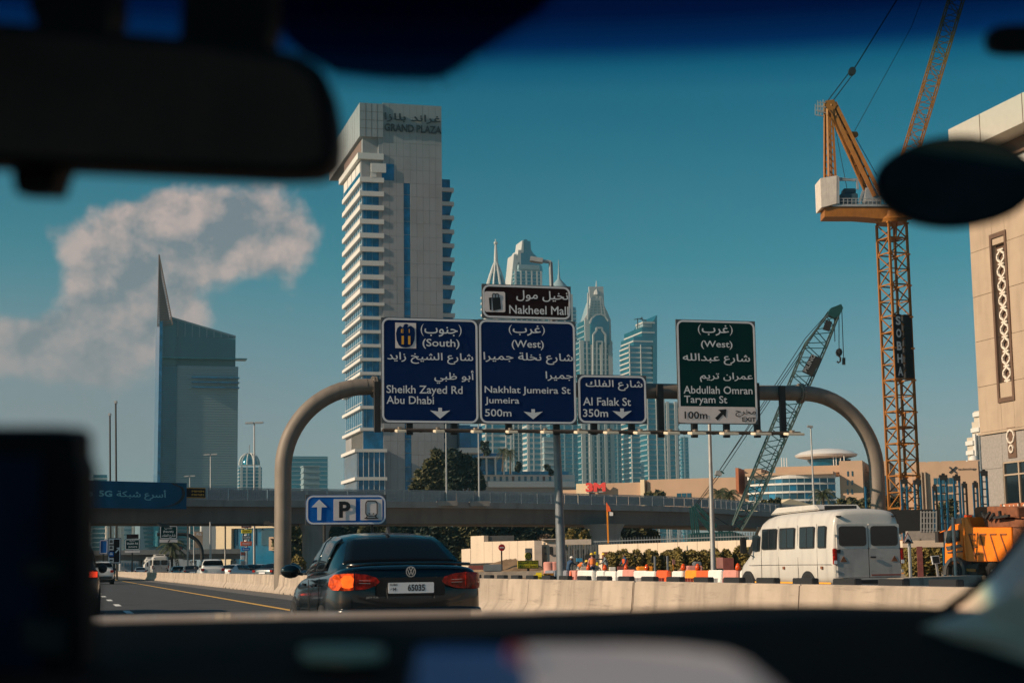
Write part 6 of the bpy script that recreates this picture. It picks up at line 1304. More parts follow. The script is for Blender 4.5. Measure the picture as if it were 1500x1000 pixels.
wheel_at(1399, 836, .1, .50, tk); wheel_at(1450, 836, .1, .52, tk); wheel_at(1484, 836, .1, .52, tk); wheel_at(1399, 836, 1.9, .50, tk); wheel_at(1450, 836, 1.9, .52, tk)
tp('chassis', 'dark', [(1408,823),(1490,823),(1490,833),(1408,835)], .5, 1.9); tp('side_guard', 'yellow', [(1411,832),(1428,833),(1428,837),(1411,836)], .02, .06); tp('tank', 'dark', [(1412,826),(1430,826),(1430,842),(1414,842)], .1, .6, bev=.05)

# ================================================================== construction site
site = MB(); site.box(36,44,150,420,0,1.0); 
def pxbox(name, m, pl, pt, pr, pbm, D, dep, par=None, bev=0, skew=0):
    a, b = atD(pl, (pt+pbm)/2, D), atD(pr, (pt+pbm)/2, D+skew); zt_, zb_ = atD((pl+pr)/2, pt, D+skew/2).z, atD((pl+pr)/2, pbm, D+skew/2).z
    d = b-a; d.z = 0; nv = Vector((-d.y, d.x, 0)).normalized()*dep
    return MB().prism([(a.x,a.y,zb_),(b.x,b.y,zb_),(b.x,b.y,zt_),(a.x,a.y,zt_)], nv).build(name, M[m], par, bevel=bev)
em = MB(); em.prism([(24.2,86,0),(25.4,86,.75),(26.4,86,.95),(26.4,86,0)], (0,38,0)); struct(em.build('soil_bank', M['dirt']))
w1 = thing('site_wall', 'cream panelled site wall with a taller left block under the overpass', 'wall', atD(735,829,105)*1.0); w1.location.z = 0
def xpanel(name, m, pl, ptl, pr, ptr, X, par, dep=.3, z0=0, pbm=None):
    a, b = atX(pl, ptl, X), atX(pr, ptr, X); zb_ = z0 if pbm is None else atX((pl+pr)/2, pbm, X).z
    return MB().prism([(X,a.y,zb_),(X,b.y,zb_),(X,b.y,b.z),(X,a.y,a.z)], (dep,0,0)).build(name, M[m], par)
for k in range(6): xpanel('wall_panel', 'wallc', 709+k*12.3, 793-k*.3, 721+k*12.3, 793-k*.3-.3, 26.5, w1)
xpanel('wall_panel', 'wallc', 689.5, 785, 708.6, 784, 26.5, w1); pxbox('roof_box', 'signback', 709.5, 784, 753, 792, 108, 3, w1); xpanel('low_panel', 'wallc', 676, 804, 689, 803, 26.5, w1); pxbox('end_panel', 'hut', 783, 791.5, 794, 850, 93, .3, w1); xpanel('base_kerb', 'dark', 684, 825, 760, 822.5, 26.3, w1, .15, pbm=827)
w2 = thing('long_site_wall', 'long low cream boundary wall with blue railing running behind the hedge', 'wall', atD(990,829,170)); w2.location.z = 0
for k in range(8): xpanel('wall_panel', 'wallc', 876.5+k*29, 797.5-k*.95, 905+k*29, 796.5-k*.95, 52, w2)
rm_ = MB()
for k in range(60): p = atX(872+k*4, 798-k*.13, 52.3); rm_.beam(p, p+Vector((0,0,.62)), .06)
rm_.beam(atX(870,793.0,52.3), atX(1108,784.5,52.3), .1); rm_.build('railing', M['poled'], w2)
hu = thing('guard_hut', 'small cream guard hut with one window beside the tall grey lamp post', 'hut', atD(806,829,99)); hu.location.z = 0
xh = atD(801.4,800,96.6).x; xpanel('side_wall', 'wallc', 793, 791.5, 801.4, 791, xh, hu, .15); pxbox('front_wall', 'hut', 801.6, 791, 818, 850, 96.6, .2, hu); pxbox('roof', 'hut', 793, 788.6, 818, 791, 96.4, 2.5, hu, bev=.05); pxbox('window', 'glassd', 805,800,810,812, 96.5, .06, hu); pxbox('window', 'granite', 810.6,800,815.5,812, 96.5, .06, hu)
for k, y in enumerate((794,800,809)): xpanel('notice', 'poled', 796+k*.7, y, 798+k, y, xh-.05, hu, .04, pbm=y+3)
fc_ = thing('corrugated_fence', 'grey corrugated sheet fence between the guard hut and the long cream wall', 'fence', atD(850,829,130)); fc_.location.z = 0
for k in range(13): pxbox('sheet', 'corr', 824+k*4.0, 797.5, 827.2+k*4.0, 838, 150+.4*(k % 2), .06, fc_)
pxbox('upper_band', 'hut', 824, 789.5, 866, 797.3, 153, .3, fc_)
dkb = pxbox('dark_gate', 'corr', 769.5,802.5,780,836, 92, .1); tag(dkb, 'dark sheet gate behind the round yellow 20 sign', 'gate')
pxb = pxbox('dark_gate', 'dark', 781,801,791.5,828, 112, .1); tag(pxb, 'dark gate opening just left of the cream guard hut', 'gate')
# signs on the site
ys_s = thing('roadworks_sign', 'small yellow Reduce Speed board with Arabic above the English, beside the guard hut', 'road sign', atS(773,840,62)); ys_s.location.z = 0
x0,x1,z0,z1 = bx(758.5,820.3,789,832.3,62); plate(MB(),x0,x1,z0,z1,62,.03,.03).build('face', M['signy'], ys_s)
t_ = MB(); wpx(t_, 'خفف السرعة', 760.5,822,787,826.3,62,.01,.02); wpx(t_, 'Reduce Speed', 761.5,827.3,786.5,831.5,62,.01,.03); 
for p, q in (((759.3,821),(788.3,821)),((759.3,831.7),(788.3,831.7)),((759.3,821),(759.3,831.7)),((788.3,821),(788.3,831.7))): t_.beam(atS(*p,61.99), atS(*q,61.99), .02)
t_.build('lettering', M['black'], ys_s); MB().beam((atS(773.5,820,62.1).x,62.1,0),(atS(773.5,820,62.1).x,62.1,z1),.08).build('post', M['dark'], ys_s)
rs_ = thing('speed_limit_sign', 'round yellow 20 sign standing above the yellow Reduce Speed board', 'road sign', atS(774.5,840,62.6)); rs_.location.z = 0
c = atS(774.5,814,62.5); R0 = atS(779.8,814,62.5).x-c.x; MB().lathe((c.x,c.z*0+62.55,c.z), [(R0,-.02),(R0,.02)], 24, 'y').build('face', M['signy'], rs_); t_ = MB(); wpx(t_, '20', 770.8,811,778.3,817,62.5,.03,.02)
for k in range(24): a_, b_ = rad(k*15), rad(k*15+15); t_.beam((c.x+R0*.88*math.cos(a_),62.52,c.z+R0*.88*math.sin(a_)),(c.x+R0*.88*math.cos(b_),62.52,c.z+R0*.88*math.sin(b_)),.03)
t_.build('lettering', M['black'], rs_); MB().beam((c.x,62.62,0),(c.x,62.62,c.z),.06).build('post', M['dark'], rs_)
ne = thing('no_entry_sign', 'small red no entry sign on a thin pole before the cream site wall', 'road sign', atS(735,840,88)); ne.location.z = 0
c = atS(735,801.5,88); R0 = .125*2.0; MB().lathe((c.x,88,c.z), [(.19,-.02),(.19,.02)], 20, 'y').build('face', M['red'], ne); MB().box(c.x-.12,c.x+.12,87.96,87.975,c.z-.03,c.z+.03).build('bar', M['white'], ne); MB().beam((c.x,88.04,0),(c.x,88.04,c.z),.06).build('pole', M['dark'], ne)
wt = thing('warning_sign', 'red edged triangular speed hump sign right of the white minibus', 'road sign', atS(1330,845,48)); wt.location.z = 0
A_ = [atS(*p, 48) for p in ((1322.3,795.3),(1338.3,795.3),(1329.5,779))]; c = sum(A_, Vector())/3
MB().prism(A_, (0,.02,0)).build('border', M['brick'], wt); MB().prism([c+(p-c)*.72-Vector((0,.012,0)) for p in A_], (0,.01,0)).build('face', M['pale'], wt); hmp = MB(); hmp.prism([tuple(atS(a,b,47.98)) for a, b in ((1325.5,793.5),(1335.5,793.5),(1333,791.3),(1331.5,789),(1329,789),(1327.5,791.3))], (0,-.006,0)); hmp.build('hump_symbol', M['black'], wt)
pp_ = atS(1331.5,790,48.06); MB().tube([(pp_.x,48.06,0),(pp_.x,48.06,pp_.z+.1)], .055, 8).build('pole', M['galv'], wt)
sol = thing('solar_panel_sign', 'small tilted dark panel in white frame on a pole before the dumper truck', 'panel', atS(1372,845,70)); sol.location.z = 0
P = [atS(*p, 70) for p in ((1364,814),(1375.5,813),(1377.5,824.5),(1366.5,826))]; MB().prism(P, (0,.06,0)).build('frame', M['white'], sol); c = sum(P, Vector())/4; MB().prism([c+(p-c)*.82-Vector((0,.02,0)) for p in P], (0,.01,0)).build('cell', M['black2'], sol)
MB().beam(atS(1371.5,825,70.1), Vector((atS(1375,845,70.1).x,70.1,0)), .09).build('pole', M['galv'], sol)
for px, py0, py1, w_, lab in ((958,814,824,3.6,'small dark sign seen from behind, left of a pair before the hedge'),(976.5,813.5,820,3.6,'smaller dark sign seen from behind, right of a pair before the hedge')):
    o = thing('small_sign', lab, 'road sign', atS(px,840,75)); o.location.z = 0; x0,x1,z0,z1 = bx(px-w_,py0,px+w_,py1,75); MB().box(x0,x1,75,75.03,z0,z1).build('plate', M['black2'], o); MB().beam(((x0+x1)/2,74.9,0),((x0+x1)/2,74.9,z1),.07).build('pole', M['galv'], o)
pb_ = thing('pink_sign', 'tiny pink post sign against the hedge', 'sign', atS(987,840,75)); pb_.location.z = 0; x0,x1,z0,z1 = bx(985.4,819,989,826,75); MB().box(x0,x1,75,75.05,z0,z1).build('plate', M['pinkb'], pb_); MB().beam(((x0+x1)/2,75.1,0),((x0+x1)/2,75.1,z0),.06).build('post', M['orangeb'], pb_)
# skips, boards and heaps behind the barriers
def item(name, m, px4, D, dep, label, cat, bev=0, skew=0): o = pxbox(name, m, *px4, D, dep, bev=bev, skew=skew); return tag(o, label, cat)
item('pink_board', 'pinkb', (1050,816,1059,832), 74, .1, 'pale pink upright board beside the pale lamp post', 'board'); item('red_board', 'brick', (1059.5,816.5,1075,846), 75, .1, 'dark red sheet standing right of the pink board', 'board')
item('orange_skip', 'orangeb', (934.5,829,957,842), 90, 1.5, 'low orange skip behind the white plastic barriers', 'skip', .05)
item('brown_crate', 'brick', (883,808,895,835), 142, 1.2, 'brown upright crate behind the workers', 'crate'); item('dark_machine', 'dark', (857,811,871,826), 142, 2, 'dark box shaped machine behind the worker with his back turned', 'machine', .1); item('yellow_hood', 'signy', (869,807.5,875,811), 139, .8, 'yellow hood of a machine among the workers', 'machine part', .1); item('black_heap', 'black2', (872,811,885,826), 140, 2, 'rounded black tarpaulin heap behind the workers', 'heap', .4); item('dark_pile', 'dark', (896,816,906,830), 136, 1.5, 'dark pile beside the brown crate in front of the hedge', 'pile', .2); item('dark_drum_row', 'black2', (921,829,934,840), 100, 1, 'black covered stack left of the orange skip', 'stack', .1)
item('blue_sheet', 'tarp', (845,817,853,822), 120, 1.5, 'blue tarpaulin behind the bending worker', 'tarpaulin'); item('white_box', 'whiteb', (893,830,902,836), 110, .8, 'white box on the ground between two workers', 'box', .03); item('yellow_can', 'signy', (873,823,877,832), 118, .4, 'yellow canister in the middle of the workers', 'canister', .05)
item('rust_container', 'brick', (686,828,708,834), 84, 1, 'low rust red container beside the black car roof', 'container'); item('steel_trough', 'poled', (708,826,736,837), 82, 1.2, 'grey steel trough with white spots before the cream wall', 'trough', .05)
item('low_kerb', 'conc', (694,836.5,792,846), 62, .5, 'long low concrete kerb right behind the median', 'kerb'); item('yellow_marker', 'signy', (782,838,797,848), 58, .5, 'yellow plastic end marker at the start of the barrier row', 'marker', .08); 
ch = thing('chevron_board', 'orange and black chevron board beside the yellow end marker', 'board', atS(804,845,60)); ch.location.z = 0; x0,x1,z0,z1 = bx(797.5,839,811,848,60); MB().box(x0,x1,60,60.1,0,z1).build('panel', M['orangeb'], ch); cc_ = MB(); zc_ = (z0+z1)/2; xm = (x0+x1)/2; cc_.beam((xm-.14,59.98,zc_-.08),(xm,59.98,zc_+.06),.03,.05); cc_.beam((xm,59.98,zc_+.06),(xm+.14,59.98,zc_-.08),.03,.05); cc_.build('chevron', M['black'], ch)
for k, px in enumerate((805,813.5)): c = atD(px,838,80); tag(MB().lathe((c.x,c.y,0), [(.28,0),(.3,.5),(.28,.55),(.3,1.15),(.25,1.2)], 14).build('plastic_drum', M['pinkb'], smooth=True), ('pink plastic drum, left one of two before the guard hut','pink plastic drum, right one of two beside the tall grey post')[k], 'drum', 'pink drums')
for k in range(2): pass
dh = MB(); c = atD(752,832,92); random.seed(3)
for rr, hh in ((1,0),(.8,.5),(.45,.95),(.1,1.25)): 
    for j in range(14): a_ = 2*math.pi*j/14; q_ = random.uniform(.85,1.15); dh.v.append(Vector((c.x+3.2*rr*q_*math.cos(a_), c.y+2*rr*q_*math.sin(a_), hh*q_)))
for i in range(3):
    for j in range(14): dh.f.append((i*14+j, i*14+(j+1) % 14, (i+1)*14+(j+1) % 14, (i+1)*14+j))
dh.f.append(tuple(range(42,56))); tag(dh.build('soil_heap', M['dirt'], smooth='all'), 'heap of brown soil in front of the cream site wall', 'soil heap')
# water filled plastic barriers
wbp = MB(); wp = [(-.24,0),(-.22,.12),(-.10,.45),(-.08,.80),(.08,.80),(.10,.45),(.22,.12),(.24,0)]
wbp.prism([(x,.02,z) for x, z in wp], (0,1.06,0))
seq = [('greyb','grey'),('greyb','grey'),('greyb','bluish grey'),('pinkb','faded pink'),('pale','dusty pinkish'),('whiteb','clean white'),('whiteb','white'),('whiteb','white'),('whiteb','white'),('pinkb','dull pink'),('pale','dusty pink with arrow'),('whiteb','ribbed cream'),('redb','orange'),('whiteb','ribbed cream'),('orangeb','light orange'),('redb','bright red orange'),('whiteb','white'),('pinkb','faded pink'),('whiteb','white')]  # first three units are grey and bluish grey plastic
wb0 = None; XB = 22.0
y = atX(800, 845, XB).y; ypos = []; yend = atX(1105, 845, XB).y; step = (y-yend)/len(seq)
pos_words = ['leftmost beside the chevron board','second from the chevron board','third from the chevron board by the grey post','just right of the grey lamp post','under the bending worker','under the worker with his back turned','first of the white run','second of the white run','last of the white run','right of the white run','carrying an orange lamp, under the pair of sign backs','right of the arrow barrier','between two cream ones','left of the light orange one','right of the second cream one','left of the pale lamp post foot','right of the pale lamp post foot','under the dark red sheet','last before the minibus']
for i, (m_, w_) in enumerate(seq):
    y -= step
    if m_ not in [k for k in MATS if 0]: pass
    o = thing('plastic_barrier', '%s plastic barrier %s' % (w_, pos_words[i]), 'plastic barrier', (XB+random.uniform(-.12,.12), y, 0), rad(random.uniform(-4,4)), 'plastic barriers along the works')
    if wb0 is None: wb0 = {}
    if m_ not in wb0:
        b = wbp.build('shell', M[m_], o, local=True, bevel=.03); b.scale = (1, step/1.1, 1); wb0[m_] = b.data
        for k in range(3): 
            s_ = MB().box(-.205,-.07,.27+k*.25,.35+k*.25,.18,.52).build('slot', M['black2'] if m_ == 'greyb' else M['brick'] if m_ in ('redb','pinkb','orangeb') else M['galv'], b, local=True)
            wb0.setdefault(m_+'s', []).append(s_.data)
    else:
        b = bpy.data.objects.new('shell', wb0[m_]); COL.objects.link(b); b.parent = o; b.scale = (1, step/1.1, random.uniform(.96,1.04))
        for dd in wb0[m_+'s']: s_ = bpy.data.objects.new('slot', dd); COL.objects.link(s_); s_.parent = b
    if i in (4,6,8,10,13,14,17): MB().lathe((0,.1,.80), [(.09,0),(.11,.08),(.07,.2),(.02,.24)], 8).build('hazard_lamp', M['tailo'], o, local=True, smooth='all')
item('board_pile', 'pinkb', (1008,828,1030,838), 66, 1.2, 'low pile of faded pink boards behind the barriers beside the light post', 'pile', .05); item('timber_pile', 'dirt', (996,832,1010,840), 68, 1.0, 'small brown timber pile left of the pink boards', 'pile', .05)
item('grey_generator', 'poled', (1018,822,1028,829), 84, 1.4, 'small grey generator behind the pink board pile', 'generator', .05); item('tool_chest', 'brick', (905,829,914,836), 104, .8, 'rust red tool chest left of the lone worker', 'chest', .03); item('cement_bags', 'hut', (850,829,861,837), 104, .8, 'pale cement bags beside the bending worker', 'bags', .08)
for k, (px, lab) in enumerate(((836,'orange cone right of the tall grey lamp post'),(926,'orange cone between the lone worker and the orange skip'),(1001,'orange cone by the brown timber pile'))):
    c = atD(px, 838, 72); tag(MB().lathe((c.x,c.y,0), [(.22,0),(.22,.04),(.15,.05),(.09,.42),(.03,.78)], 12).build('traffic_cone', M['redb']), lab, 'traffic cone', 'orange cones in the works')
# right hand low wall, hoardings and rigs
item('low_white_wall', 'conc', (1325,844,1440,876), 43, .5, 'low pale concrete wall right of the minibus in front of the truck', 'wall', .03, 5)
item('black_hoarding', 'black2', (1298,746,1380,780), 108, .2, 'tall black hoarding below the crane mast', 'hoarding'); item('rubble_wall', 'granite', (1330,777,1392,792), 104, .6, 'grey rubble wall under the black hoarding', 'wall'); item('sand_bank', 'wallc', (1322,791,1382,801), 92, 2, 'pale sand bank behind the triangular sign', 'bank'); item('red_fence_panel', 'brick', (1344,800,1352,845), 62, .05, 'narrow rust red panel by the hedge right of the triangular sign', 'panel')
cgx = MB()
for k in range(6): cgx.beam(atD(1349+k*4.5,748,104), atD(1349+k*4.5,779,104), .07)
for y in (750,758,766,774): cgx.beam(atD(1349,y,104), atD(1372,y,104), .06)
tag(cgx.build('rebar_cage', M['galv']), 'thin steel mesh cage leaning on the black hoarding', 'rebar cage')
RIG = [(1266,1279,707,752,118,'leftmost blue rig column pair, half behind the gantry column'),(1319,1329,703,752,112,'dark blue rig column pair in front of the crane mast foot, left one'),(1338,1349,704,752,112,'dark blue rig column pair in front of the crane mast foot, right one'),(1366,1372,713,756,106,'short bright blue rig column left of the tall one'),(1376,1387,697,790,100,'tallest bright blue rig column reaching down past the hoarding'),(1396,1406,698,752,106,'dark rig column pair in front of the technology office'),(1409,1416,709,750,104,'short teal blue rig column by the technology office'),(1425,1432,708,750,102,'blue rig column near the stone building, shorter one'),(1436,1446,691,750,100,'blue rig column touching the stone building edge')]
for i, (a, b, t, bt_, D, lab) in enumerate(RIG):
    o = thing('rig_column', lab, 'rig', atD((a+b)/2, 829, D), group='blue piling rig columns'); o.location.z = 0; w_ = (b-a)*.23
    for u in (a+w_/2, b-w_/2):
        p = atD(u, t+2, D); MB().beam((p.x,p.y,0), p, w_*D/FP, .12).build('column', M['rigblue'] if (i % 3 or u < (a+b)/2) else M['black2'], o)
    m_ = MB(); n = int((bt_-t)/11)
    for k in range(n): m_.beam(atD(a+1,t+3+k*11,D), atD(b-1,t+3+k*11,D), .07)
    m_.beam(atD((a+b)/2,t+2,D), atD((a+b)/2,t-4,D), .16); m_.beam(atD(a,t+2,D), atD(b,t+2,D), .3); m_.build('rungs', M['black2'], o)

# ---- flag on the bridge
fl = thing('flag_on_pole', 'drooping red, white and black flag on an orange stick before the bridge girder', 'flag', atD(888,829,140)); fl.location.z = 0
MB().beam(atD(891,795,140), atD(889,737,140), .12).build('stick', M['orangeb'], fl)
MB().prism([atD(*p,139.8) for p in ((888,735),(893,742),(895,748),(889,749))], HD*.1).build('red_part', M['redb'], fl); MB().prism([atD(*p,139.9) for p in ((893,744),(900,750),(902,754),(897,753))], HD*.1).build('black_part', M['black2'], fl); MB().prism([atD(*p,139.7) for p in ((893,749),(898,750),(898,755),(893,755))], HD*.1).build('white_part', M['white'], fl)

# ================================================================== trees, palms, hedges
def leaves(mb, c, rx, ry, rz, n, size, rnd, flat=.0):
    for _ in range(n):
        while True:
            v = Vector((rnd.uniform(-1,1), rnd.uniform(-1,1), rnd.uniform(-1,1)))
            if .15 < v.length < 1: break
        v *= (v.length**-.35)*.92
        p = Vector(c)+Vector((v.x*rx, v.y*ry, v.z*rz)); a = Vector((rnd.gauss(0,1), rnd.gauss(0,1), rnd.gauss(0,.6))).normalized(); b = a.orthogonal().normalized()*size*rnd.uniform(.4,.8); a = a*size*rnd.uniform(.6,1.3)
        mb.add([p-a, p+b, p+a, p-b], [(0,1,2,3)])
def tree(label, px, pyb, D, blobs, m, trunk=.25, size=.35, n=260, group=None, seed=1, name='tree', zb=0, kindw='tree'):
    rnd = random.Random(seed); b = atD(px, pyb, D); b.z = zb; o = thing(name, label, kindw, b, group=group)
    mb = MB(); tk_ = MB(); top = None; k_ = D/FP
    for (bx_, by_, rw, rh) in blobs:
        c = atD(bx_, by_, D); rx, rz = rw*k_, rh*k_; leaves(mb, c, rx, rx*.8, rz, int(n*(rx*rz/4)**.5)+40, size, rnd)
        for _ in range(5):
            q = c+Vector((rnd.uniform(-.8,.8)*rx, rnd.uniform(-.6,.6)*rx, rnd.uniform(-.6,.9)*rz)); leaves(mb, q, rx*.38, rx*.38, rz*.34, int(n*.25)+10, size*.9, rnd)
        tk_.tube([b+Vector((rnd.uniform(-.1,.1),0,0)), b.lerp(c, .5)+Vector((0,0,-.1)), c], [trunk, trunk*.6, trunk*.2], 6)
    tk_.build('trunk', M['bark'], o); mb.build('crown', M[m], o); return o
tree('bushy dark conifer like tree left of a pair in front of the hotel', 632, 720, 300, [(620,705,14,14),(634,690,16,20),(612,712,10,7),(645,675,12,14),(640,705,16,14),(650,700,14,18)], 'leaf', .4, .75, 420, seed=2)
tree('taller dark tree with rounded top in front of the hotel, right of the lamp post', 672, 720, 296, [(668,676,16,16),(672,700,20,18),(690,695,14,20),(700,706,10,12),(664,695,12,22),(684,678,10,12)], 'leafk', .5, .75, 420, seed=3)
tree('small tree on the hotel roof terrace left of the palms', 709, 668, 412, [(710,655,7,8),(713,662,6,5)], 'leafk', .15, .5, 90, seed=5, zb=atD(709,668,412).z)
tree('tiny terrace tree right of the tall palm', 760, 692, 412, [(760,682,5,6),(758,688,4,3)], 'leafk', .12, .4, 70, seed=6, zb=atD(760,692,412).z); tree('small terrace tree at the right end of the podium', 806, 697, 412, [(802,685,5,5),(808,692,4,4)], 'leafk', .12, .4, 60, seed=7, zb=atD(806,697,412).z)
rt_ = random.Random(11)
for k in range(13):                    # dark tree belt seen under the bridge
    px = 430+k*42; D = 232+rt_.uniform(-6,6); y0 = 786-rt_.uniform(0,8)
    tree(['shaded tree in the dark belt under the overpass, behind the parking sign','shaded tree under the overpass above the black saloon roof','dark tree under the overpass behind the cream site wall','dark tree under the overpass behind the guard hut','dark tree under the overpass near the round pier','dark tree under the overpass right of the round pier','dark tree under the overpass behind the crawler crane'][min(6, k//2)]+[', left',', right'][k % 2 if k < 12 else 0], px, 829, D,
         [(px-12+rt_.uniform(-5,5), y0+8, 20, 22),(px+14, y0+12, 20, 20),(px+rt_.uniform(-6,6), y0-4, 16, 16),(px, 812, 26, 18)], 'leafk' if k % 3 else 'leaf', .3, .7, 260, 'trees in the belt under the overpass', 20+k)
def hedge(label, pl, pr, pt, D, m='leafb', seed=1, rz=None, name='hedge'):
    rnd = random.Random(seed); mb = MB(); n = int((pr-pl)/9)+1
    for i in range(n):
        px = pl+(pr-pl)*(i+.5)/n; c = atD(px, pt+12+rnd.uniform(-3,3), D); k_ = D/FP; h = (c.z+1.0)/2
        leaves(mb, (c.x+rnd.uniform(-.4,.4), c.y, 1.0), 9*k_, 1.1, 1.1+rnd.uniform(-.15,.3), 950, .13, rnd)
    tag(mb.build(name, M[m]), label, 'hedge'); return mb
hedge('long olive green hedge in front of the cream boundary wall, left stretch', 896, 990, 806, 132, seed=4); hedge('long olive green hedge beside the pale lamp post, right stretch', 985, 1100, 804, 122, seed=5)
hedge('olive bushes behind the triangular sign right of the minibus', 1322, 1384, 799, 104, seed=6); hedge('small yellowish bush beside the gantry column', 424, 446, 812, 118, seed=8)
for px, D, y0, lab, sd in ((1128,255,735,'green shrubs behind the bridge railing under the crawler boom',31),(1283,200,733,'shrub left of the rigs behind the gantry column',32),(1390,250,738,'bush in front of the technology office',33),(1258,236,736,'bush in front of the stair tower of the curved office',34),(1162,345,728,'low shrubs before the reddish building',35),(960,300,722,'shrub row at the foot of the reddish letter building',36),(1240,238,735,'rounded bush right of the palm by the curved office',37),(1310,210,732,'bush at the foot of the crane mast',38)):
    tree(lab, px, 829, D, [(px-8,y0+6,9,9),(px+6,y0+4,10,10),(px,y0+14,14,10)], 'leaf', .15, .45, 120, seed=sd, name='bush', kindw='bush')
tree('leafy tree right of the tall grey lamp post under the bridge', 838, 829, 190, [(836,790,8,12),(841,782,7,8)], 'leafb', .15, .4, 200, seed=41); tree('sunlit leafy shrub left of the round pier', 857, 829, 188, [(856,786,6,10),(858,794,6,8)], 'leafb', .12, .4, 160, seed=42); tree('dry brush beside the guard hut roof', 797, 829, 150, [(797,787,7,4)], 'bark', .08, .25, 90, seed=43, name='bush', kindw='bush')
def palm(label, px, pyb, pyt, D, R, seed, zb=None, group=None, m='palm'):
    rnd = random.Random(seed); b = atD(px, pyb, D); b.z = b.z if zb is None else zb; t = atD(px+rnd.uniform(-1,1), pyt, D); o = thing('palm_tree', label, 'palm tree', b, group=group)
    MB().tube([b, b.lerp(t, .5), t], [R*.09, R*.06, R*.07], 8).build('trunk', M['bark'], o); mb = MB()
    for k in range(26):
        a = rad(k*137.5); e0 = rad(75-100*(k/26)); n = 7; P = []
        for j in range(n+1):
            s_ = j/n; r = R*s_*math.cos(e0*.7)*(.9+.1*math.sin(k)); z = R*(math.sin(e0)*s_-.75*s_*s_); P.append(t+Vector((r*math.cos(a), r*math.sin(a), z)))
        sd = Vector((-math.sin(a), math.cos(a), 0))
        for j in range(n):
            mb.beam(P[j], P[j+1], R*.02)
            for q in (-1, 1):
                for h in (0, .5): p = P[j].lerp(P[j+1], h); tip_ = p+sd*q*R*.24*(1-.6*j/n)+(P[j+1]-P[j])*.9-Vector((0,0,R*.09)); mb.add([p, p+(P[j+1]-P[j])*.35, tip_], [(0,1,2)])
    mb.build('fronds', M[m], o); return o
palm('taller dark palm on the hotel terrace, right one of the two', 747.5, 694, 662, 408, 2.3, 51); palm('palm on the hotel terrace, left one partly behind its neighbour', 736, 690, 660, 411, 2.3, 52)
palm('palm standing under the small green sign beyond the median', 252, 832, 800, 215, 2.6, 53, 0); palm('palm left of the curved office behind the bridge rail', 1053, 829, 722, 250, 2.6, 54, 0); palm('palm beside the crawler crane boom behind the bridge rail', 1069, 829, 724, 246, 2.4, 55, 0); palm('palm in front of the curved glass office behind the minibus roof', 1205, 829, 724, 250, 2.8, 56, 0); palm('palm on the left behind the blue and brown signs', 208, 832, 815, 300, 2.4, 57, 0)

# ================================================================== workers
def worker(label, px, S, rz, joints, top='navy', leg='navy', hat='helmet', vest=None):
    p = atS(px, 829, S); p.z = 0; o = thing('person', label, 'person', p, rz)
    V = []; E_ = []; R_2 = []; idx = {}
    for nme, (x, y, z, r) in joints.items(): idx[nme] = len(V); V.append((x, y, z)); R_2.append(r)
    for a, b in (('pelvis','chest'),('chest','neck'),('neck','head'),('pelvis','hipL'),('pelvis','hipR'),('hipL','kneeL'),('kneeL','footL'),('footL','toeL'),('hipR','kneeR'),('kneeR','footR'),('footR','toeR'),('chest','shL'),('shL','elL'),('elL','haL'),('chest','shR'),('shR','elR'),('elR','haR')): E_.append((idx[a], idx[b]))
    me = bpy.data.meshes.new('body'); me.from_pydata(V, E_, []); b = bpy.data.objects.new('body', me); COL.objects.link(b)
    md = b.modifiers.new('s', 'SKIN'); me.skin_vertices[0].data[idx['pelvis']].use_root = True
    for i, r in enumerate(R_2): me.skin_vertices[0].data[i].radius = (r, r)
    b.modifiers.new('d', 'SUBSURF').levels = 1; bpy.context.view_layer.update()
    m2 = bpy.data.meshes.new_from_object(b.evaluated_get(bpy.context.evaluated_depsgraph_get())); bpy.data.objects.remove(b)
    m2.materials.append(M[top]); m2.materials.append(M[leg]); m2.materials.append(M['skin'])
    hz_ = joints['pelvis'][2]; nk = Vector(joints['neck'][:3]); hd = Vector(joints['head'][:3])
    for f in m2.polygons:
        c = f.center; f.use_smooth = True
        f.material_index = 2 if (c-hd).length < .15 or min((c-Vector(joints['haL'][:3])).length, (c-Vector(joints['haR'][:3])).length) < .09 else (1 if c.z < hz_-.02 and min((c-Vector(joints[k][:3])).length for k in ('kneeL','kneeR','footL','footR','hipL','hipR')) < .42 else 0)
    bo_ = bpy.data.objects.new('body', m2); COL.objects.link(bo_); bo_.parent = o
    if hat: MB().lathe(hd+Vector((0,.01,.04)), [(.155,-.01),(.15,.005),(.125,.02),(.115,.07),(.07,.115),(.02,.125)], 14).build('hard_hat', M[hat], o, local=True, smooth=True)
    if vest:
        ch_, pe = Vector(joints['chest'][:3]), Vector(joints['pelvis'][:3]); u = (ch_-pe); MB().tube([pe+u*.25, pe+u*.7, ch_+u*.12], [.185,.20,.185], 12).build('safety_vest', M[vest], o, local=True, smooth=True)
    return o
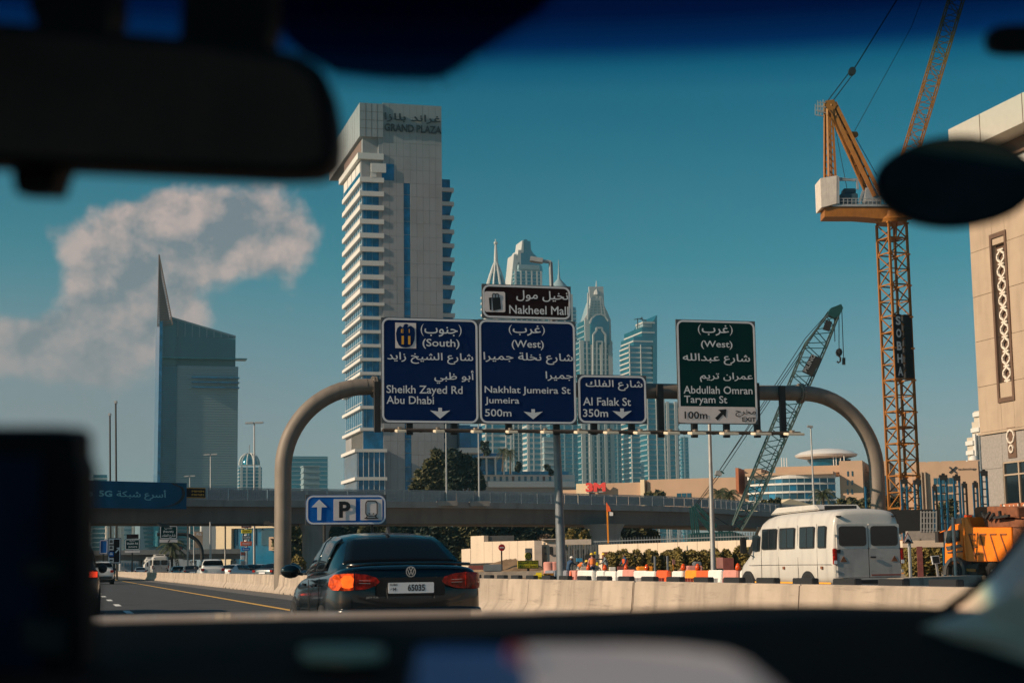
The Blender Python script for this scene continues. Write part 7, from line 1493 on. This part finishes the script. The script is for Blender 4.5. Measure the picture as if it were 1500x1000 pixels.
def pose(bend=0, arms=(0,0), crouch=0, stride=.0):
    hz_ = .92-crouch*.35; c = math.cos(bend); s_ = math.sin(bend); J = {}
    J['pelvis'] = (0,0,hz_,.13); J['chest'] = (0,.42*s_,hz_+.42*c,.16); J['neck'] = (0,.58*s_,hz_+.58*c,.065); J['head'] = (0,.74*s_+.03,hz_+.74*c-.0,.10)
    for sd, n_, a_ in ((-1,'L',arms[0]),(1,'R',arms[1])):
        J['hip'+n_] = (sd*.10,0,hz_-.08,.10); J['knee'+n_] = (sd*.12,.10+crouch*.25+sd*stride*.5,.48-crouch*.05,.075); J['foot'+n_] = (sd*.13,-.02+sd*stride,.09,.055); J['toe'+n_] = (sd*.14,.16+sd*stride,.05,.045)
        J['sh'+n_] = (sd*.20,.44*s_,hz_+.46*c,.075); sx, sy, sz = J['sh'+n_][:3]
        J['el'+n_] = (sd*.27,sy+.28*math.sin(a_),sz-.28*math.cos(a_),.052); J['ha'+n_] = (sd*.24,sy+.28*math.sin(a_)+.27*math.sin(a_+.5),sz-.28*math.cos(a_)-.27*math.cos(a_+.5),.042)
    return J
worker('worker in blue overalls bending with a white hat, leftmost beside the grey lamp post', 832, 112, rad(-60), pose(.5,(.6,.9),.3), 'navy','navy','whiteb')
worker('bending worker with yellow hard hat, grey shirt and orange vest second from left', 846, 110, rad(-95), pose(1.0,(.3,.5),.4), 'greyc','hut','helmet','vest')
worker('worker with back turned in pink shirt, orange vest and yellow hard hat', 868, 108, rad(5), pose(.1,(.2,.3)), 'pinkb','navy','helmet','vest')
worker('worker in grey shirt and yellow hard hat turned left, right of the middle one', 889, 108, rad(80), pose(.25,(.7,.6)), 'greyc','greyc','helmet')
worker('bareheaded worker in dark shirt and red vest standing alone before the hedge, rightmost', 917, 106, rad(95), pose(.2,(.3,.4)), 'navy','navy',None,'redb')
worker('crouching worker in pale trousers between the two standing men', 880, 108, rad(60), pose(.9,(.9,.7),.9), 'hut','hut','helmet')

# ================================================================== far left scene under the overpass
def sgn2(name, label, face, px4, S, posts=True, r=.15):
    x0,x1,z0,z1 = bx(*px4, S); o = thing(name, label, 'road sign', ((x0+x1)/2, S, 0)); plate(MB(),x0,x1,z0,z1,S,.08,r).build('face', M[face], o)
    ring(MB(),x0+.05,x1-.05,z0+.05,z1-.05,S-.03,.02,r,.08).build('border', M['white'], o)
    if posts: MB().beam(((x0+x1)/2,S+.12,0),((x0+x1)/2,S+.12,z0+.2),.22).build('post', M['dark'], o)
    return o
o = sgn2('direction_sign', 'small distant green gantry sign with Arabic lines and white strip below, under the overpass', 'green', (234,769.5,260,789), 215, False); legend(o, [('(شمال)',241,771,252,775),('(North)',239,776.5,254,780.5),('شارع الفلك',237,782,257,787)], S=214.97)
x0,x1,z0,z1 = bx(234,789.3,260,794,215); MB().box(x0,x1,215,215.1,z0,z1).build('exit_strip', M['pale'], o); a_ = MB(); a_.beam(atS(246,793.5,214.9), atS(249,790.5,214.9), .12); a_.build('arrow', M['black'], o)
x0, x1 = atS(258,781,216).x, atS(296,830,216).x; zz = atS(262,782,216).z
ag = thing('small_gantry', 'distant dark arched gantry arm holding the small green sign', 'sign gantry', (x1,216,0)); R2 = 2.6
MB().tube([(x1,216,0),(x1,216,zz-R2)]+[(x1-R2*(1-math.cos(rad(t))),216,zz-R2+R2*math.sin(rad(t))) for t in range(10,91,10)]+[(x0-2.4,216,zz)], .24, 10).build('arm', M['dark'], ag, smooth=True)
o = sgn2('direction_sign', 'distant bright green roadside sign with a grey header, left of the gantry sign', 'green', (183,789,205,805), 240); legend(o, [('شارع',190,790.5,198,793),('Sheikh Rd',186,794,202,797),('Jumeira',188,799,201,802)], S=239.95)
x0,x1,z0,z1 = bx(185.5,782,203,788.5,240); MB().box(x0,x1,240,240.1,z0,z1).build('header', M['brown'], o); x0,x1,z0,z1 = bx(183,805.5,205,809,240); MB().box(x0,x1,240,240.1,z0,z1).build('exit_strip', M['pale'], o)
o = sgn2('service_sign', 'tall brown service sign with four white symbol tiles and an arrow pointing right', 'brown', (158,787.5,177,825), 170, True, .05)
for k in range(4):
    x0,x1,z0,z1 = bx(159,789.5+k*9,166.5,796.5+k*9,170); MB().box(x0,x1,169.9,169.96,z0,z1).build('symbol_tile', M['pale'] if k != 2 else M['bluep'], o)
    s_ = MB(); s_.box(x0+.1,x1-.1,169.85,169.89,z0+.15,z0+.3); s_.box(x0+.14,x1-.14,169.85,169.89,z0+.32,z1-.08) if k != 3 else None; s_.build('symbol', M['black'] if k != 2 else M['white'], o)
a_ = MB(); a_.beam(atS(169,809,169.9), atS(175,802.5,169.9), .12); a_.beam(atS(175.5,802,169.9), atS(171,802.5,169.9), .1); a_.beam(atS(175.5,802,169.9), atS(175.2,807,169.9), .1); a_.build('arrow', M['white'], o)
sgn2('direction_sign', 'blue sign partly hidden behind the tall brown service sign', 'bluep', (145.5,790,158,811), 200)
TS = 260; tt_ = thing('totem_sign', 'shopping centre totem with stacked coloured shop panels beside a lamp post', 'totem sign', (atS(360,800,TS).x,TS,0))
MB().tube([(atS(361,800,TS).x,TS+.3,0),(atS(361,770,TS).x,TS+.3,atS(361,764,TS).z)], .3, 8).build('mast', M['slab'], tt_)
for k, (a, b, c, d, m_) in enumerate(((354,766,368.5,772.5,'brick'),(354,775,369,780.5,'signy'),(355,784,368,789,'poled'),(353,792.5,369,799,'redb'),(354,801.5,366,806,'bluep'),(353,808,359,813,'brick'),(353,814,358,819,'slab'),(353,821,359,828,'poled'))):
    x0,x1,z0,z1 = bx(a,b,c,d,TS); MB().box(x0,x1,TS,TS+.4,z0,z1).build('shop_panel', M[m_], tt_); t_ = MB()
    if k < 5: w_ = x1-x0; write(t_, ['ZOOM','Super','Cafe','MARKET','Store'][k], (x0+w_*.14,TS-.05,z0+(z1-z0)*.25), (w_*.72,0,0), (0,0,(z1-z0)*.5), .02); t_.build('lettering', M['white'] if m_ != 'signy' else M['black'], tt_)
cs_ = 330; cb2 = thing('shop_building', 'cream shopping building with dark glass front behind the totem sign under the overpass', 'building', (atS(380,800,cs_).x,cs_,0))
def cb_x(name, m, a, b, c, d, S=cs_, dep=10, o=cb2): x0,x1,z0,z1 = bx(a,b,c,d,S); return MB().box(x0,x1,S,S+dep,z0,z1).build(name, M[m], o)
cb_x('fascia','cream',318,740,430,773); cb_x('side_pier','cream',318,773.1,340,835); cb_x('recess_wall','hglass2',340.1,773.1,430,835,cs_+1); cb_x('pier','cream',402,773.1,408,835,cs_+.2); cb_x('shop_window','winb',380,776,401,798,cs_+.7,.2); cb_x('portal','peach',392,786,402,806,cs_+.3,.4)
for k in range(5): cb_x('mullion','mull',344+k*9,774,345+k*9,798,cs_+.7,.25)
cb_x('brown_sign','brown',378,798.5,400,812,cs_-30,.3); cb_x('red_panel','redb',436,762,444,820,200,.3); cb_x('red_panel','brick',476,770,486,802,205,.3)
cb2.rotation_euler = (0,0,rad(-32)); cb2.scale = (1.15,1,1)
bx2 = MB()
for px, a, b in ((441,805,830),): pass
g1 = thing('glass_mall_block', 'grey banded glass block with sloping dark roof line behind the small gantry sign', 'building', (atS(250,800,420).x,420,0))
cb_x('wall','at_w',205,740,300,806,420,30,g1)
for k in range(9): cb_x('glass_band','at_g',206+k*.8,746+k*6.4,300,749.5+k*6.4,419.5,.4,g1)
cb_x('blue_fin','sk_g',225,770,232,800,418,1,g1); cb_x('cyan_strip','cyan',228,777,231,800,417.5,.4,g1); cb_x('pier','sk_w',295,740,318,806,415,8,g1); cb_x('sign_panel','peach',285,778,297,802,300,.5,g1)
t_ = MB(); x0,x1,z0,z1 = bx(287,779.5,296,783.5,299.9); write(t_, 'ALL', (x0,299.9,z0), (x1-x0,0,0), (0,0,z1-z0), .03); t_.build('lettering', M['white'], g1)
fb2 = thing('far_footbridge', 'far second overpass seen low beneath the near one on the left', 'bridge', (atS(250,812,300).x,300,0))
cb_x('deck','bridgec',60,805,352,812,300,8,fb2); cb_x('girder','bridge2',60,812.1,352,820,301,6,fb2)
for px in (150, 200, 282, 340): cb_x('pier','bridgec',px,820.2,px+6,835,302,3,fb2)
o = thing('pale_low_block', 'low pale building with a row of small windows below the far overpass', 'building', (atS(190,825,290).x,290,0)); cb_x('wall','hotelc',176,821.5,203,835,290,6,o)
for k in range(6): cb_x('window','mull',178+k*4.2,824,180.4+k*4.2,829,289.8,.15,o)
for k, (a, b, c, lab) in enumerate(((158,170,750,'cream far tower under the bridge, leftmost of three'),(172,184,752,'cream far tower under the bridge, middle of three'),(196,206,755,'cream far tower under the bridge, rightmost of three'))): tower('far_tower', lab, a-1, a, b, c, 1400, M['sk_t'], M['sk_t'], M['sk_w'], 5, ((.1,.2),(.5,.6)), group='cream far towers under the bridge')
for k, (a, b, c, lab) in enumerate(((118,157,740,'grey hazy tower block at the far left under the bridge'),(184,196,748,'thin grey hazy block between cream far towers'))): tower('far_block', lab, a, a+1, b, c, 1700, M['sk_d'], M['sk_d'], M['sk_g'], 5)
for px, D, lab in ((131.5,150,'thin post at the far left under the bridge'),(284,240,'thin light post left of the small gantry arch under the bridge'),(275,180,'pale post standing right of the palm under the bridge'),(330,190,'pale post between the small gantry and the totem sign'),(308,170,'grey post right of the small gantry under the bridge')):
    post(lab, px, 829, px, 764 if px != 257 else 790, D, .11, .08)
tent = MB(); x0,x1,z0,z1 = bx(212,818,286,828,260)
for u, v in ((0,.3),(.32,1)): 
    A_ = [(x0+(x1-x0)*(u+(v-u)*j/8), 260, z0+(z1-z0)*math.sin(math.pi*(j+.6)/9.2)) for j in range(9)]; tent.prism(A_+[(A_[-1][0],260,z0-1),(A_[0][0],260,z0-1)], (0,4,0))
tag(tent.build('tent_canopy', M['slab']), 'long pale rounded canopies behind the small white minibus', 'canopy')

# ================================================================== air
hz_m = bpy.data.materials.new('haze_air'); hz_m.use_nodes = True; t = hz_m.node_tree
for n in list(t.nodes): t.nodes.remove(n)
o_ = t.nodes.new('ShaderNodeOutputMaterial'); pv = t.nodes.new('ShaderNodeVolumePrincipled'); pv.inputs['Color'].default_value = (.36,.70,.84,1); pv.inputs['Density'].default_value = HAZE_D; pv.inputs['Anisotropy'].default_value = .2
t.links.new(pv.outputs[0], o_.inputs['Volume'])
hb = MB().box(-6000,7000,-60,8000,-1.5,420).build('haze', hz_m); hb['kind'] = 'stuff'
